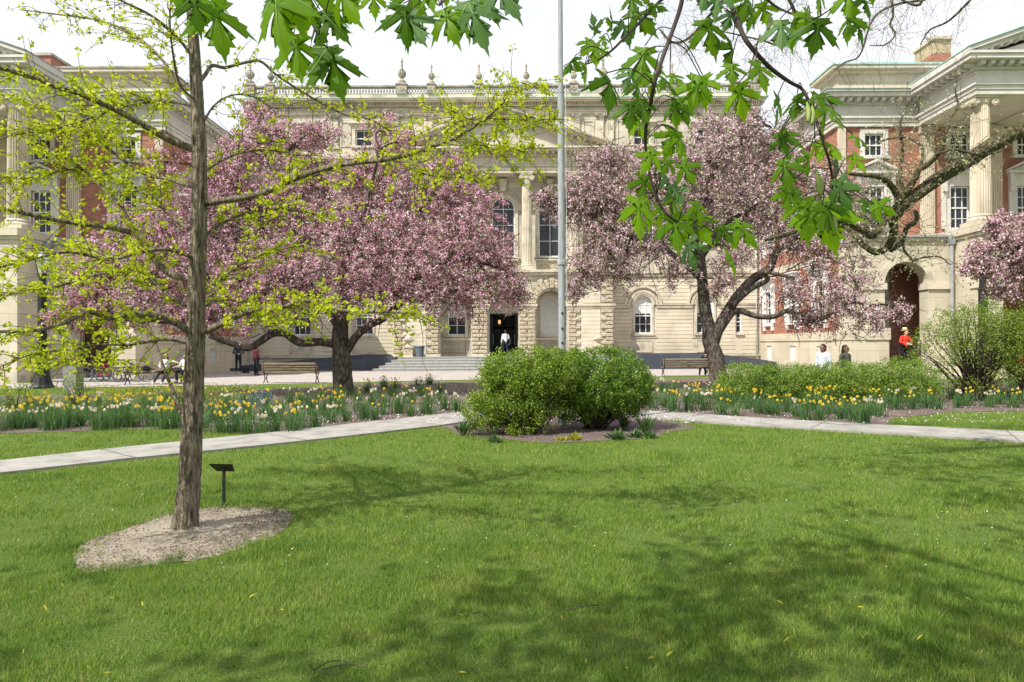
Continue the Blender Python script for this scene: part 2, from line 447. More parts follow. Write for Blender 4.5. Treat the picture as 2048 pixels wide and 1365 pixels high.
def window(parent, T, uc, z0, z1, w, d, arched=False, cols=2, rows=2, mat='stone_trim', hood=None, blind=0.0, border=0.16, sill=True, fmat='white', depth=0.22, meet=True):
    """a sash window in an opening z0..z1 (z1 = springing when arched), front of wall at d"""
    a, b = uc - w / 2, uc + w / 2
    s = MB(T)
    if border:
        s.box(a - border, a - 0.002, d - 0.06, d + 0.1, z0, z1)
        s.box(b + 0.002, b + border, d - 0.06, d + 0.1, z0, z1)
        if arched:
            s.ring(uc, z1, w / 2, w / 2 + border, d - 0.06, d + 0.1)
            s.ring(uc, z1, w / 2 + border, w / 2 + border + 0.12, d - 0.10, d + 0.1)
        else:
            s.box(a - border, b + border, d - 0.063, d + 0.1, z1, z1 + border)
    if sill:
        s.box(a - border - 0.08, b + border + 0.08, d - 0.16, d + 0.1, z0 - 0.13, z0 - 0.003)
    if hood == 'flat':
        s.box(a - border - 0.1, b + border + 0.1, d - 0.10, d + 0.1, z1 + border + 0.003, z1 + border + 0.15)
        s.box(a - border - 0.2, b + border + 0.2, d - 0.25, d + 0.1, z1 + border + 0.153, z1 + border + 0.25)
    if hood == 'bracket':
        zt = z1 + border + 0.42
        s.box(a - border, b + border, d - 0.05, d + 0.1, z1 + border + 0.003, zt)
        for q in (-1, 1):
            c = uc + q * (w / 2 + border + 0.13)
            s.box(c - 0.1, c + 0.1, d - 0.22, d + 0.1, z1 - 0.25, zt)
            s.box(c - 0.1, c + 0.1, d - 0.12, d + 0.1, z0 + 0.05, z1 - 0.252)
        s.box(a - border - 0.32, b + border + 0.32, d - 0.38, d + 0.1, zt + 0.003, zt + 0.16)
        s.box(a - border - 0.4, b + border + 0.4, d - 0.46, d + 0.1, zt + 0.163, zt + 0.23)
        for q in (-1, 1):
            c = uc + q * (w / 2 + border - 0.05)
            s.box(c - 0.1, c + 0.1, d - 0.14, d + 0.1, z0 - 0.42, z0 - 0.133)
    if hood == 'pediment':
        zt = z1 + border + 0.40
        s.box(a - border, b + border, d - 0.05, d + 0.1, z1 + border + 0.003, zt)
        for q in (-1, 1):
            c = uc + q * (w / 2 + border + 0.13)
            s.box(c - 0.1, c + 0.1, d - 0.25, d + 0.1, z1 - 0.3, zt)
            s.box(c - 0.1, c + 0.1, d - 0.12, d + 0.1, z0, z1 - 0.302)
        hw = w / 2 + border + 0.36
        s.box(uc - hw, uc + hw, d - 0.36, d + 0.1, zt + 0.003, zt + 0.12)
        s.prism([(uc - hw + .1, zt + 0.123), (uc + hw - .1, zt + 0.123), (uc, zt + 0.55)], d - 0.12, d + 0.1)
        for q in (-1, 1):
            s.prism([(uc + q * (hw + .02), zt + 0.124), (uc + q * (hw + .02), zt + 0.22), (uc, zt + 0.78), (uc, zt + 0.62)], d - 0.38, d + 0.099)
        for q in (-1, 1):
            c = uc + q * (w / 2 + border - 0.05)
            s.box(c - 0.1, c + 0.1, d - 0.14, d + 0.1, z0 - 0.4, z0 - 0.133)
    if not s.v:
        s.box(a, b, d, d + 0.1, z0 - 0.02, z0 - 0.003)
    win = s.build('window', M[mat], parent)
    fr = MB(T); g0 = d + depth
    t = 0.055
    fr.box(a, a + t + .02, g0 - 0.05, g0 + 0.03, z0, z1); fr.box(b - t - .02, b, g0 - 0.05, g0 + 0.03, z0, z1)
    fr.box(a + t + .021, b - t - .021, g0 - 0.05, g0 + 0.03, z0, z0 + 0.09)
    top = z1
    if arched:
        fr.ring(uc, z1, w / 2 - t - .02, w / 2, g0 - 0.05, g0 + 0.03)
    else:
        fr.box(a + t + .021, b - t - .021, g0 - 0.05, g0 + 0.03, z1 - 0.07, z1)
    if meet:
        zm = z0 + (z1 - z0) * (0.5 if not arched else 0.62)
        fr.box(a + t + .021, b - t - .021, g0 - 0.06, g0 + 0.02, zm - 0.035, zm + 0.035)
    for i in range(1, cols):
        u = a + w * i / cols
        zt = z1 + (math.sqrt(max(0, (w / 2 - .06) ** 2 - (u - uc) ** 2)) if arched else -0.071)
        fr.box(u - 0.018, u + 0.018, g0 - 0.035, g0 + 0.015, z0 + 0.091, zt)
    for i in range(1, rows):
        z = z0 + (z1 - z0) * i / rows
        if meet and abs(z - zm) < 0.12: continue
        fr.box(a + t + .021, b - t - .021, g0 - 0.036, g0 + 0.014, z - 0.016, z + 0.016)
    if arched:
        fr.box(a + t + .021, b - t - .021, g0 - 0.037, g0 + 0.013, z1 - 0.02, z1 + 0.02)
        if cols >= 3:
            fr.ring(uc, z1 + 0.021, w / 4 - .015, w / 4 + .015, g0 - 0.033, g0 + 0.012, 12)
    fr.build('frame', M[fmat], win)
    p = MB(T)
    if arched:
        n = 12
        p.prism([(a + .02, z0 + .02), (b - .02, z0 + .02)] + [(uc + (w / 2 - .02) * math.cos(math.pi * i / n), z1 + (w / 2 - .02) * math.sin(math.pi * i / n)) for i in range(n + 1)], g0, g0 + 0.02)
    else:
        p.box(a + .02, b - .02, g0, g0 + 0.02, z0 + .02, z1 - .02)
    p.build('pane', M['glass'], win)
    if blind > 0:
        bl = MB(T); zt = z1 if not arched else z1
        zb = z0 + (z1 - z0) * (1 - blind)
        if arched:
            n = 12
            bl.prism([(a + .075, zb), (b - .075, zb)] + [(uc + (w / 2 - .075) * math.cos(math.pi * i / n), z1 + (w / 2 - .075) * math.sin(math.pi * i / n)) for i in range(n + 1)], g0 - 0.012, g0 - 0.004)
        else:
            bl.box(a + .075, b - .075, g0 - 0.012, g0 - 0.004, zb, z1 - .07)
        bl.build('blind', M['blind'], win)
    return win

def dentils(mb, u0, u1, d, z0, z1, w=0.09, gap=0.07, proj=0.12, back=0.0):
    u = u0
    while u + w <= u1 + 1e-6:
        mb.box(u, u + w, d - proj, d + back, z0, z1)
        u += w + gap

def courses(mb, u0, u1, z0, z1, d, h=0.253, gap=0.028, proud=0.045):
    n = max(1, round((z1 - z0) / h)); hh = (z1 - z0) / n
    for i in range(n):
        mb.box(u0, u1, d - proud, d + 0.0, z0 + i * hh + gap / 2, z0 + (i + 1) * hh - gap / 2)

def pilaster(T, parent, uc, z0, z1, w, d, mat='stone_trim', carved=True):
    s = MB(T); hc = 0.42
    s.box(uc - w / 2 - .06, uc + w / 2 + .06, d - 0.14, d, z0, z0 + 0.16)
    s.box(uc - w / 2, uc + w / 2, d - 0.10, d, z0 + 0.161, z1 - hc)
    # raised border and rosettes on the face
    s.box(uc - w / 2 + .04, uc - w / 2 + .09, d - 0.125, d - .1, z0 + .25, z1 - hc - .08)
    s.box(uc + w / 2 - .09, uc + w / 2 - .04, d - 0.125, d - .1, z0 + .25, z1 - hc - .08)
    for z in ((z0 + z1 - hc) / 2 - .35, (z0 + z1 - hc) / 2 + .45):
        s.ring(uc, z, 0.05, w / 2 - .12, d - 0.15, d - .1, 12, 0, 2 * math.pi)
    s.build('pilaster', M[mat], parent)
    c = MB(T)
    c.box(uc - w / 2 - .02, uc + w / 2 + .02, d - 0.13, d, z1 - hc + .002, z1 - hc + .05)
    for k in range(3):
        zz = z1 - hc + .06 + k * .1
        for q in range(4):
            u = uc - w / 2 + w * (q + .5) / 4 + (.05 if k == 1 else 0)
            c.prism([(u - .06, zz), (u + .06, zz), (u + .075, zz + .075), (u, zz + .11), (u - .075, zz + .075)], d - .14 - .035 * k, d)
    for q in (-1, 1):
        c.ring(uc + q * w / 2, z1 - .1, .02, .085, d - 0.26, d, 10, 0, 2 * math.pi)
    c.box(uc - w / 2 - .12, uc + w / 2 + .12, d - 0.24, d, z1 - .045, z1 - .003)
    c.build('capital', M['stone_dark'], parent)

# ------------------------------------------------------------------ central block
hall = empty('stone_hall', (0, 0, 0), 0, 'cream stone hall with balustraded roof and central pediment between the brick wings', 'building')
W0 = 17.3
wall = MB(Tc)
gz = 0.55
ops_g = [(-13.6 - .6, -13.6 + .6, 2.3, 4.25, True), (-9.4 - .6, -9.4 + .6, 2.3, 4.25, True), (9.4 - .6, 9.4 + .6, 2.3, 4.25, True), (13.6 - .6, 13.6 + .6, 2.3, 4.25, True),
         (-15.85 - .2, -15.85 + .2, 2.3, 3.85, False), (15.85 - .2, 15.85 + .2, 2.3, 3.85, False),
         (-3.15 - .62, -3.15 + .62, 2.25, 4.25, True), (3.15 - .62, 3.15 + .62, 2.25, 4.25, True), (-.98, .98, 0.85, 3.75, False)]
wall.band(-W0, W0, 0.0, 6.15, 0, 0.5, ops_g)
ops_1 = [(c - .75, c + .75, 8.3, 11.6, False) for c in (-13.6, -9.4, 9.4, 13.6)] + [(c - .78, c + .78, 7.5, 10.75, True) for c in (-3.15, 0, 3.15)]
wall.band(-W0, W0, 6.15, 14.0, 0, 0.5, ops_1)
ops_2 = [(c - .56, c + .56, 15.05, 16.15, False) for c in (-13.6, -9.4, 9.4, 13.6)]
wall.band(-W0, W0, 14.0, 18.1, 0, 0.5, ops_2)
wall.box(-W0, -W0 + 0.5, 0.5, 12, 0, 18.1); wall.box(W0 - 0.5, W0, 0.5, 12, 0, 18.1)
wall.box(-W0 + .5, W0 - .5, 11.5, 12, 0, 18.1)
wall.build('wall', M['stone'], hall)
rf = MB(Tc); rf.box(-W0 + .5, W0 - .5, 0.5, 11.5, 17.9, 18.0); rf.build('roof', M['lead'], hall)
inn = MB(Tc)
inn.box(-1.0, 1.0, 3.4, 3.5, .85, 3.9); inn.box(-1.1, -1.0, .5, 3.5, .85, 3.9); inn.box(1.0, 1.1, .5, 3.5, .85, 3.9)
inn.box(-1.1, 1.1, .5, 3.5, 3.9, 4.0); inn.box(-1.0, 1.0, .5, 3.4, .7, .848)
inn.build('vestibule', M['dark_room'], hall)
em, et, ep = new_mat('lit_lantern'); ep.inputs['Base Color'].default_value = (.9, .6, .25, 1)
ep.inputs['Emission Color'].default_value = (1, .55, .22, 1); ep.inputs['Emission Strength'].default_value = .8
lt = MB(Tc); lt.lathe(-.33, 2.2, [(.02, 3.05), (.08, 3.1), (.10, 3.2), (.08, 3.32), (.02, 3.36)], 10); lt.build('lantern', em, hall)
# rusticated ground storey
def fill_between(edges, z0, z1):
    for a, b in edges: courses(rs, a, b, z0, z1, -.001)
for q in (-1, 1):
    rs = MB(Tc)
    e = lambda a, b: (min(q * a, q * b), max(q * a, q * b))
    fill_between([e(7.42, 8.55), e(10.25, 12.75), e(14.45, 15.6), e(16.1, 17.3)], 0.95, 4.0)
    fill_between([e(7.42, 8.35), e(10.45, 12.55), e(14.65, 17.3)], 4.32, 6.05)
    for c in (9.4, 13.6):
        fill_between([e(c - 1.05, c + 1.05)], 5.55, 6.05)
    rs.box(*e(15.6, 16.1), -.046, -.001, .95, 2.15); rs.box(*e(15.6, 16.1), -.046, -.001, 3.9, 4.0)
    rs.build('rusticated_course', M['rustic'], hall)
for q in (-1, 1):
    im = MB(Tc)
    for a, b in ((7.42, 8.5), (10.3, 12.7), (14.5, 17.35)):
        u0, u1 = min(q * a, q * b), max(q * a, q * b)
        im.box(u0, u1, -.12, -.002, 4.02, 4.22); im.box(u0 - .03, u1 + .03, -.17, -.002, 4.222, 4.3)
    for c in (9.4, 13.6):
        im.ring(q * c, 4.25, .78, .98, -.1, -.002, 20); im.ring(q * c, 4.3, 1.1, 1.26, -.14, -.002, 20)
        im.box(q * c - .92, q * c + .92, -.09, -.002, 2.0, 2.15)
        im.box(q * c - .85, q * c + .85, -.04, -.002, .95, 2.0)
        for dz in (1.05, 1.82): im.box(q * c - .6, q * c + .6, -.07, -.041, dz, dz + .05)
        for du in (-.62, .57): im.box(q * c + du, q * c + du + .05, -.07, -.041, 1.11, 1.81)
    im.box(*sorted((q * 7.42, q * 17.4)), -.14, -.002, 0.78, 0.94)
    im.build('impost_moulding', M['stone_trim'], hall)
for q in (-1, 1):
    for i, c in enumerate((9.4, 13.6)):
        window(hall, Tc, q * c, 2.3, 4.25, 1.2, 0.0, True, 3, 3, border=.10, blind=0.30 if not (q < 0 and i) else .12, depth=.2)
    window(hall, Tc, q * 15.85, 2.3, 3.85, .4, 0.0, False, 1, 3, border=0, sill=True, depth=.2)
# first floor and attic windows
for c in (-13.6, -9.4, 9.4, 13.6):
    window(hall, Tc, c, 8.3, 11.6, 1.5, 0.0, False, 2, 4, hood='pediment', border=.2)
    window(hall, Tc, c, 15.05, 16.15, 1.12, 0.0, False, 2, 2, hood='flat', border=.22)
for c in (-3.15, 0, 3.15):
    window(hall, Tc, c, 7.5, 10.75, 1.56, 0.0, True, 2, 3, border=.22, depth=.12, blind=.0, meet=False)
# string courses, attic entablature
st = MB(Tc)
for q in (-1, 1):
    a, b = sorted((q * 7.35, q * 17.42))
    st.box(a, b, -.16, -.002, 6.15, 6.34); st.box(a, b, -.24, -.002, 6.343, 6.44)
    st.box(a, b, -.10, -.002, 13.55, 13.95); st.box(a, b, -.30, -.002, 13.953, 14.1); st.box(a, b, -.42, -.002, 14.103, 14.3)
    dentils(st, a, b, -.10, 13.8, 13.94, .12, .12, .1)
    s0, s1 = sorted((q * 17.302, q * 17.72))
    st.box(s0, s1, -.42, 11, 14.103, 14.3)
st.box(-17.5, 17.5, -.06, -.002, 14.31, 14.8)
st.box(-17.38, 17.38, -.10, -.002, 17.15, 17.28); st.box(-17.42, 17.42, -.15, -.003, 17.282, 17.36)
st.box(-17.5, 17.5, -.22, -.002, 17.66, 17.72); st.box(-17.6, 17.6, -.45, -.002, 17.88, 17.99); st.box(-17.7, 17.7, -.58, -.002, 17.992, 18.08)
for q in (-1, 1):
    s0, s1 = sorted((q * 17.302, q * 17.7)); st.box(s0, s1, -.002, 11.5, 17.88, 18.08)
dentils(st, -17.5, 17.5, -.22, 17.722, 17.86, .08, .07, .10, .2)
dentils(st, -17.4, 17.4, -.15, 17.37, 17.43, .05, .05, .04, .14)
st.build('cornice', M['stone_trim'], hall)
gl = MB(Tc); gl.box(-17.75, 17.75, -.62, -.002, 18.083, 18.11); gl.build('gutter', M['copper'], hall)
for q in (-1, 1):
    for u in (4.95, 6.55, 7.25, 11.35, 16.1, 16.85):
        pilaster(Tc, hall, q * u, 14.82, 17.14, .5, -.002)
for q in (-1, 1):
    for a, b in ((5.4, 6.15), (7.7, 8.5), (10.25, 10.95), (11.85, 12.65), (14.5, 15.6)):
        u0, u1 = sorted((q * a, q * b)); pn = MB(Tc)
        for x in ((u0, u0 + .07, 15.0, 16.7), (u1 - .07, u1, 15.0, 16.7), (u0 + .071, u1 - .071, 15.0, 15.07), (u0 + .071, u1 - .071, 16.63, 16.7)):
            pn.box(x[0], x[1], -.05, -.002, x[2], x[3])
        pn.build('wall_panel', M['stone_trim'], hall)
# roof parapet: blocking course, balustrades, pedestals, finials
pa = MB(Tc); pa.box(-17.35, 17.35, -.15, .25, 18.115, 18.5); pa.build('parapet', M['stone_trim'], hall)
PED = [(1.6, 0), (4.8, 0), (6.8, 1), (11.45, 0), (15.65, 0), (17.05, 1)]
ped_u = sorted([q * u for u, _ in PED for q in (-1, 1)])
rl = MB(Tc)
rl.box(-17.3, 17.3, -.16, .2, 18.5, 18.56); rl.box(-17.3, 17.3, -.2, .24, 18.99, 19.1)
for q in (-1, 1):
    s0, s1 = sorted((q * 17.3, q * 16.95)); rl.box(s0, s1, .24, 10, 18.5, 19.1)
rl.build('balustrade_rail', M['stone_dark'], hall)
for a, b in zip(ped_u[:-1], ped_u[1:]):
    if abs((a + b) / 2) < 6.8:
        k = MB(Tc); n = max(1, round((b - a - .6) / .2)); w = (b - a - .6) / n
        for i in range(n):
            c = a + .3 + w * (i + .5)
            k.ring(c, 18.775, .075, .115, -.03, .05, 12, 0, 2 * math.pi)
            k.box(c - w / 2, c + w / 2, -.02, .04, 18.56, 18.65) if False else None
            k.ring(c + w / 2, 18.66, .05, .085, -.025, .045, 8, 0, 2 * math.pi); k.ring(c + w / 2, 18.89, .05, .085, -.025, .045, 8, 0, 2 * math.pi)
        k.box(a + .28, b - .28, -.03, .05, 18.562, 18.585); k.box(a + .28, b - .28, -.03, .05, 18.965, 18.988)
        k.build('pierced_balustrade', M['stone_trim'], hall)
    else:
        n = max(1, round((b - a - .6) / .2)); w = (b - a - .6) / n
        k = MB(Tc)
        for i in range(n):
            c = a + .3 + w * (i + .5)
            k.lathe(c, .02, [(.06, 18.562), (.06, 18.6), (.035, 18.62), (.068, 18.72), (.06, 18.79), (.03, 18.9), (.055, 18.94), (.055, 18.988)], 8)
        k.build('balustrade', M['stone_trim'], hall, smooth=False)
for u, big in PED:
    for q in (-1, 1):
        c = q * u; h = .36 if big else .27; k = MB(Tc)
        k.box(c - h, c + h, -.26, .3, 18.505, 19.12)
        k.box(c - h - .05, c + h + .05, -.32, .36, 19.121, 19.2)
        k.ring(c, 18.84, .06, .15, -.3, -.26, 10, 0, 2 * math.pi)
        pd = k.build('pedestal', M['stone_dark'], hall)
        s = 1.3 if big else 1.0; z = 19.2; f = MB(Tc)
        pr = [(.25, 0), (.25, .18), (.18, .22), (.10, .27), (.09, .33), (.17, .38), (.25, .48), (.27, .58), (.24, .68), (.12, .73), (.16, .76), (.10, .80), (.06, .84), (.075, .90), (.06, .96), (.085, 1.02), (.06, 1.10), (.095, 1.20), (.085, 1.28), (.03, 1.40), (.005, 1.44)]
        f.lathe(c, .02, [(r * s * .86, z + h_ * s) for r, h_ in pr], 24, 12, .14)
        f.build('finial', M['stone_dark'], hall)

# ------------------------------------------------------------------ centre bays: piers, arches, portico
PF = -1.5
pr = MB(Tc)
for q in (-1, 1):
    for a, b in ((.98, 2.13), (4.18, 7.2)):
        u0, u1 = sorted((q * a, q * b))
        pr.box(u0, u1, PF, -.001, .85, 4.25)
for c, r in ((-3.155, 1.025), (0, .98), (3.155, 1.025)):
    pr.spandrel(c - r, c + r, 4.25, 6.12, PF, -.001, 20)
for q in (-1, 1):
    for a, b in ((.98, 2.13), (4.18, 7.2)):
        u0, u1 = sorted((q * a, q * b)); pr.box(u0, u1, PF, -.001, 4.2501, 6.12)
pr.build('portico_pier', M['stone'], hall)
ic = MB(Tc)
for q in (-1, 1):
    for a, b in ((.98, 2.13), (4.18, 7.2)):
        u0, u1 = sorted((q * a, q * b))
        ic.box(u0 - .04, u1 + .04, PF - .07, -.02, 3.93, 4.1); ic.box(u0 - .10, u1 + .10, PF - .14, -.02, 4.103, 4.25)
        ic.box(u0 - .08, u1 + .08, PF - .1, -.02, .852, 1.02)
ic.box(-7.45, 7.45, PF - .22, -.002, 6.12, 6.3); ic.box(-7.55, 7.55, PF - .34, -.002, 6.303, 6.46)
for c, r in ((-3.155, 1.025), (3.155, 1.025), (0, .98)):
    ic.ring(c, 4.26, r - .12, r - .005, PF + .25, -.05, 20)
ic.build('impost_cornice', M['stone_trim'], hall)
for q in (-1, 1):
    vbs = {n_: MB(Tc) for n_ in (0, 1, -1)}; cs = MB(Tc)
    for k in range(11):
        z = 1.06 + k * .26
        if z + .22 > 3.93: break
        vb = vbs[0]
        c = q * 1.555
        if k % 2 == 0: vb.block(c - .5, c + .5, PF - .10, PF, z, z + .215)
        else:
            vb.block(c - .5, c - .05, PF - .10, PF, z, z + .215); vb.block(c + .05, c + .5, PF - .10, PF, z, z + .215)
        for side, e0 in ((1, 4.24), (-1, 7.14)):
            w = .78 if k % 2 == 0 else .48
            a, b = sorted((q * e0, q * (e0 + side * w)))
            vbs[side].block(a, b, PF - .10, PF, z, z + .215)
        a, b = sorted((q * 5.06, q * 6.32)); cs.box(a, b, PF - .04, PF - .001, z - .015, z + .225)
    for k in range(7):
        z = 4.33 + k * .255
        for side, e0 in ((-1, 7.14),):
            w = .78 if k % 2 == 0 else .48
            a, b = sorted((q * e0, q * (e0 + side * w))); vbs[side].block(a, b, PF - .10, PF, z, z + .215)
        a, b = sorted((q * 5.2, q * 6.32)); cs.box(a, b, PF - .04, PF - .001, z - .015, z + .225)
    for n_ in vbs: vbs[n_].build('carved_quoin', M['vermic'], hall)
    cs.build('pier_course', M['rustic'], hall)
for c, r in ((-3.155, 1.025), (3.155, 1.025), (0, .98)):
    n = 13; vb = MB(Tc)
    for k in range(n):
        a = math.pi * (k + .06) / n; b = math.pi * (k + .94) / n; m_ = (a + b) / 2
        ro = min(1.78 if k % 2 == 0 else 1.62, 1.54 / max(.05, abs(math.cos(m_))), (6.08 - 4.27) / max(.05, math.sin(m_)))
        ri = r + .01
        P = [(c + ri * math.cos(a), 4.27 + ri * math.sin(a)), (c + ro * math.cos(a), 4.27 + ro * math.sin(a)), (c + ro * math.cos(b), 4.27 + ro * math.sin(b)), (c + ri * math.cos(b), 4.27 + ri * math.sin(b))]
        vb.prism(P, PF - .13, PF)
    vb.build('arch_stones', M['vermic'], hall)
for c in (-3.155, 3.155):
    window(hall, Tc, c, 2.25, 4.25, 1.24, 0.0, True, 2, 3, border=.12, blind=1.0 if c > 0 else .35, depth=.15)
    k = MB(Tc)
    k.box(c - 1.0, c + 1.0, -.10, -.002, 1.9, 2.08)
    for i in range(9): k.box(c - .9 + i * .21, c - .9 + i * .21 + .035, -.06, -.002, 1.0, 1.65)
    for i in range(10): k.ring(c - .88 + i * .195, 1.1, .05, .085, -.075, -.062, 8, 0, 2 * math.pi); k.ring(c - .88 + i * .195, 1.75, .05, .085, -.06, -.002, 8, 0, 2 * math.pi)
    k.box(c - 1.0, c + 1.0, -.075, -.002, .86, .98)
    k.build('apron_panel', M['stone_trim'], hall)
dr = MB(Tc)
dr.box(-.98, -.82, .12, .3, .85, 3.75); dr.box(.82, .98, .12, .3, .85, 3.75); dr.box(-.819, .819, .12, .3, 3.6, 3.75)
dr.build('door_frame', M['door'], hall)
wt = MB(Tc); wt.box(-.995, -.955, -.06, .1, .86, 3.76); wt.box(.955, .995, -.06, .1, .86, 3.76); wt.box(-.954, .954, -.06, .1, 3.72, 3.76); wt.build('door_trim', M['white'], hall)
for q in (-1, 1):
    k = MB(Tc); u0, u1 = sorted((q * .80, q * .74)); k.box(u0, u1, .31, 1.1, .87, 3.58)
    dd = k.build('door', M['door'], hall)
    k = MB(Tc); u0, u1 = sorted((q * .70, q * .735)); k.box(u0, u1, .45, .5, 1.6, 2.3); k.build('handle', M['steel'], dd)
k = MB(Tc)
for q in (-1, 1):
    for i in range(3): k.box(q * .42 - .3, q * .42 + .3, 3.32, 3.39, 1.1 + i * .9, 1.85 + i * .9)
k.box(-.02, .02, 3.30, 3.39, .86, 3.8)
k.build('inner_door', M['door'], hall)
# balcony pedestals and columns
def fluted(T, parent, uc, dc, z0, z1, r0, r1, mat, base=.35, volute=True, n=80, fl=20):
    k = MB(T)
    k.box(uc - r0 * 1.38, uc + r0 * 1.38, dc - r0 * 1.38, dc + r0 * 1.38, z0, z0 + base * .35)
    k.lathe(uc, dc, [(r0 * 1.34, z0 + base * .351), (r0 * 1.38, z0 + base * .5), (r0 * 1.28, z0 + base * .62), (r0 * 1.14, z0 + base * .72), (r0 * 1.2, z0 + base * .85), (r0 * 1.02, z0 + base)], 28)
    ba = k.build('column_base', M[mat], parent, smooth=False)
    k = MB(T); H = z1 - .38 - z0 - base
    k.lathe(uc, dc, [(r0 + (r1 - r0) * t ** 1.6, z0 + base + .001 + H * t) for t in (0, .2, .4, .6, .8, 1)], n, fl, .13)
    k.build('column', M[mat], parent, smooth=False)
    k = MB(T); zc = z1 - .38
    k.lathe(uc, dc, [(r1 * .98, zc + .002), (r1 * 1.12, zc + .08), (r1 * 1.2, zc + .2)], 20)
    for q in (-1, 1):
        k.ring(uc + q * r1 * 1.18, zc + .1, 0.0, .17, dc - r1 * 1.15, dc + r1 * 1.15, 14, 0, 2 * math.pi)
        k.ring(uc + q * r1 * 1.18, zc + .1, .07, .11, dc - r1 * 1.22, dc - r1 * 1.15, 14, 0, 2 * math.pi)
    k.box(uc - r1 * 1.3, uc + r1 * 1.3, dc - r1 * 1.1, dc + r1 * 1.1, zc + .2, zc + .28)
    k.box(uc - r1 * 1.38, uc + r1 * 1.38, dc - r1 * 1.3, dc + r1 * 1.3, zc + .281, z1 - .002)
    k.build('capital', M[mat], parent)
for q in (-1, 1):
    for u in (1.56, 4.72, 6.4):
        k = MB(Tc); k.box(q * u - .6, q * u + .6, PF + .02, -.05, 6.462, 6.62); k.build('column_plinth', M['stone_trim'], hall)
        fluted(Tc, hall, q * u, PF + .52, 6.622, 12.85, .345, .29, 'stone_trim')
for c in (-3.15, 0, 3.15):
    k = MB(Tc); k.box(c - 1.0, c + 1.0, -.16, -.002, 7.25, 7.42)
    k.ring(c, 10.78, 1.04, 1.2, -.16, -.002, 20)
    for q in (-1, 1): k.box(*sorted((c + q * 1.0, c + q * 1.22)), -.14, -.002, 10.62, 10.78)
    k.prism([(c - .16, 11.9), (c + .16, 11.9), (c + .26, 12.7), (c - .26, 12.7)], -.42, -.002)
    for x in ((c - .8, c + .8, 7.06, 7.12), (c - .8, c + .8, 6.66, 6.72), (c - .8, c - .74, 6.721, 7.06), (c + .74, c + .8, 6.721, 7.06)): k.box(x[0], x[1], -.05, -.002, x[2], x[3])
    k.build('window_surround', M['stone_trim'], hall)
    k = MB(Tc); k.box(c - .66, c + .66, -.04, -.002, 6.78, 7.0); k.build('carved_panel', M['vermic'], hall)
k = MB(Tc)
k.box(-7.1, 7.1, PF + .12, -.002, 12.85, 13.05); k.box(-7.13, 7.13, PF + .07, -.003, 13.052, 13.25); k.box(-7.2, 7.2, PF + .0, -.003, 13.252, 13.33)
k.box(-7.1, 7.1, PF + .14, -.003, 13.332, 13.9)
dentils(k, -7.15, 7.15, PF + .07, 13.2, 13.25, .05, .05, .05, .02)
k.box(-7.25, 7.25, PF - .02, -.002, 13.902, 14.0)
n = 38
for i in range(n):
    u = -7.1 + 14.2 * i / (n - 1); k.box(u - .09, u + .09, PF - .38, PF - .021, 14.02, 14.16)
k.box(-7.25, 7.25, PF - .05, -.002, 14.0021, 14.019); k.box(-7.25, 7.25, PF - .05, -.002, 14.0191, 14.161)
k.box(-7.6, 7.6, PF - .5, -.002, 14.163, 14.3); k.box(-7.7, 7.7, PF - .6, -.002, 14.302, 14.4)
k.build('entablature', M['stone_trim'], hall)
k = MB(Tc); k.prism([(-7.0, 14.402), (7.0, 14.402), (0, 16.6)], PF + .1, -.003); k.build('tympanum', M['stone'], hall)
k = MB(Tc); sl = (17.02 - 14.42) / 7.75
def rk(off0, off1, d0, d1, endu):
    for q in (-1, 1):
        k.prism([(q * endu, 17.02 - sl * endu - off0), (q * endu, 17.02 - sl * endu - off1), (0, 17.02 - off1), (0, 17.02 - off0)], d0, d1)
rk(0, .12, PF - .62, -.004, 7.72); rk(.121, .26, PF - .5, -.004, 7.5); rk(.40, .55, PF - .02, -.004, 6.6); rk(.261, .399, PF - .06, -.004, 7.0)
for i in range(1, 17):
    for q in (-1, 1):
        u = q * i * .41; z = 17.02 - sl * abs(u)
        k.prism([(u - .09, z - .4 + q * .0), (u + .09, z - .4), (u + .09, z - .262 - .03), (u - .09, z - .262 - .03)], PF - .4, PF - .061)
k.build('raking_cornice', M['stone_trim'], hall)
k = MB(Tc)
for q in (-1, 1):
    for i in range(44):
        u = q * (i + .5) * .17; z = 17.02 - sl * abs(u)
        k.prism([(u - .06, z - .09), (u + .06, z - .09), (u + .045, z - .02), (u - .045, z - .02)], PF - .655, PF - .622)
k.build('leaf_moulding', M['stone_dark'], hall)
# downpipes in the re-entrant corners
for q in (-1, 1):
    k = MB(Tc); k.tube([(q * 17.0, -.14, .1), (q * 17.0, -.14, 17)], .06, 8); k.build('downpipe', M['white'], hall, smooth=True)

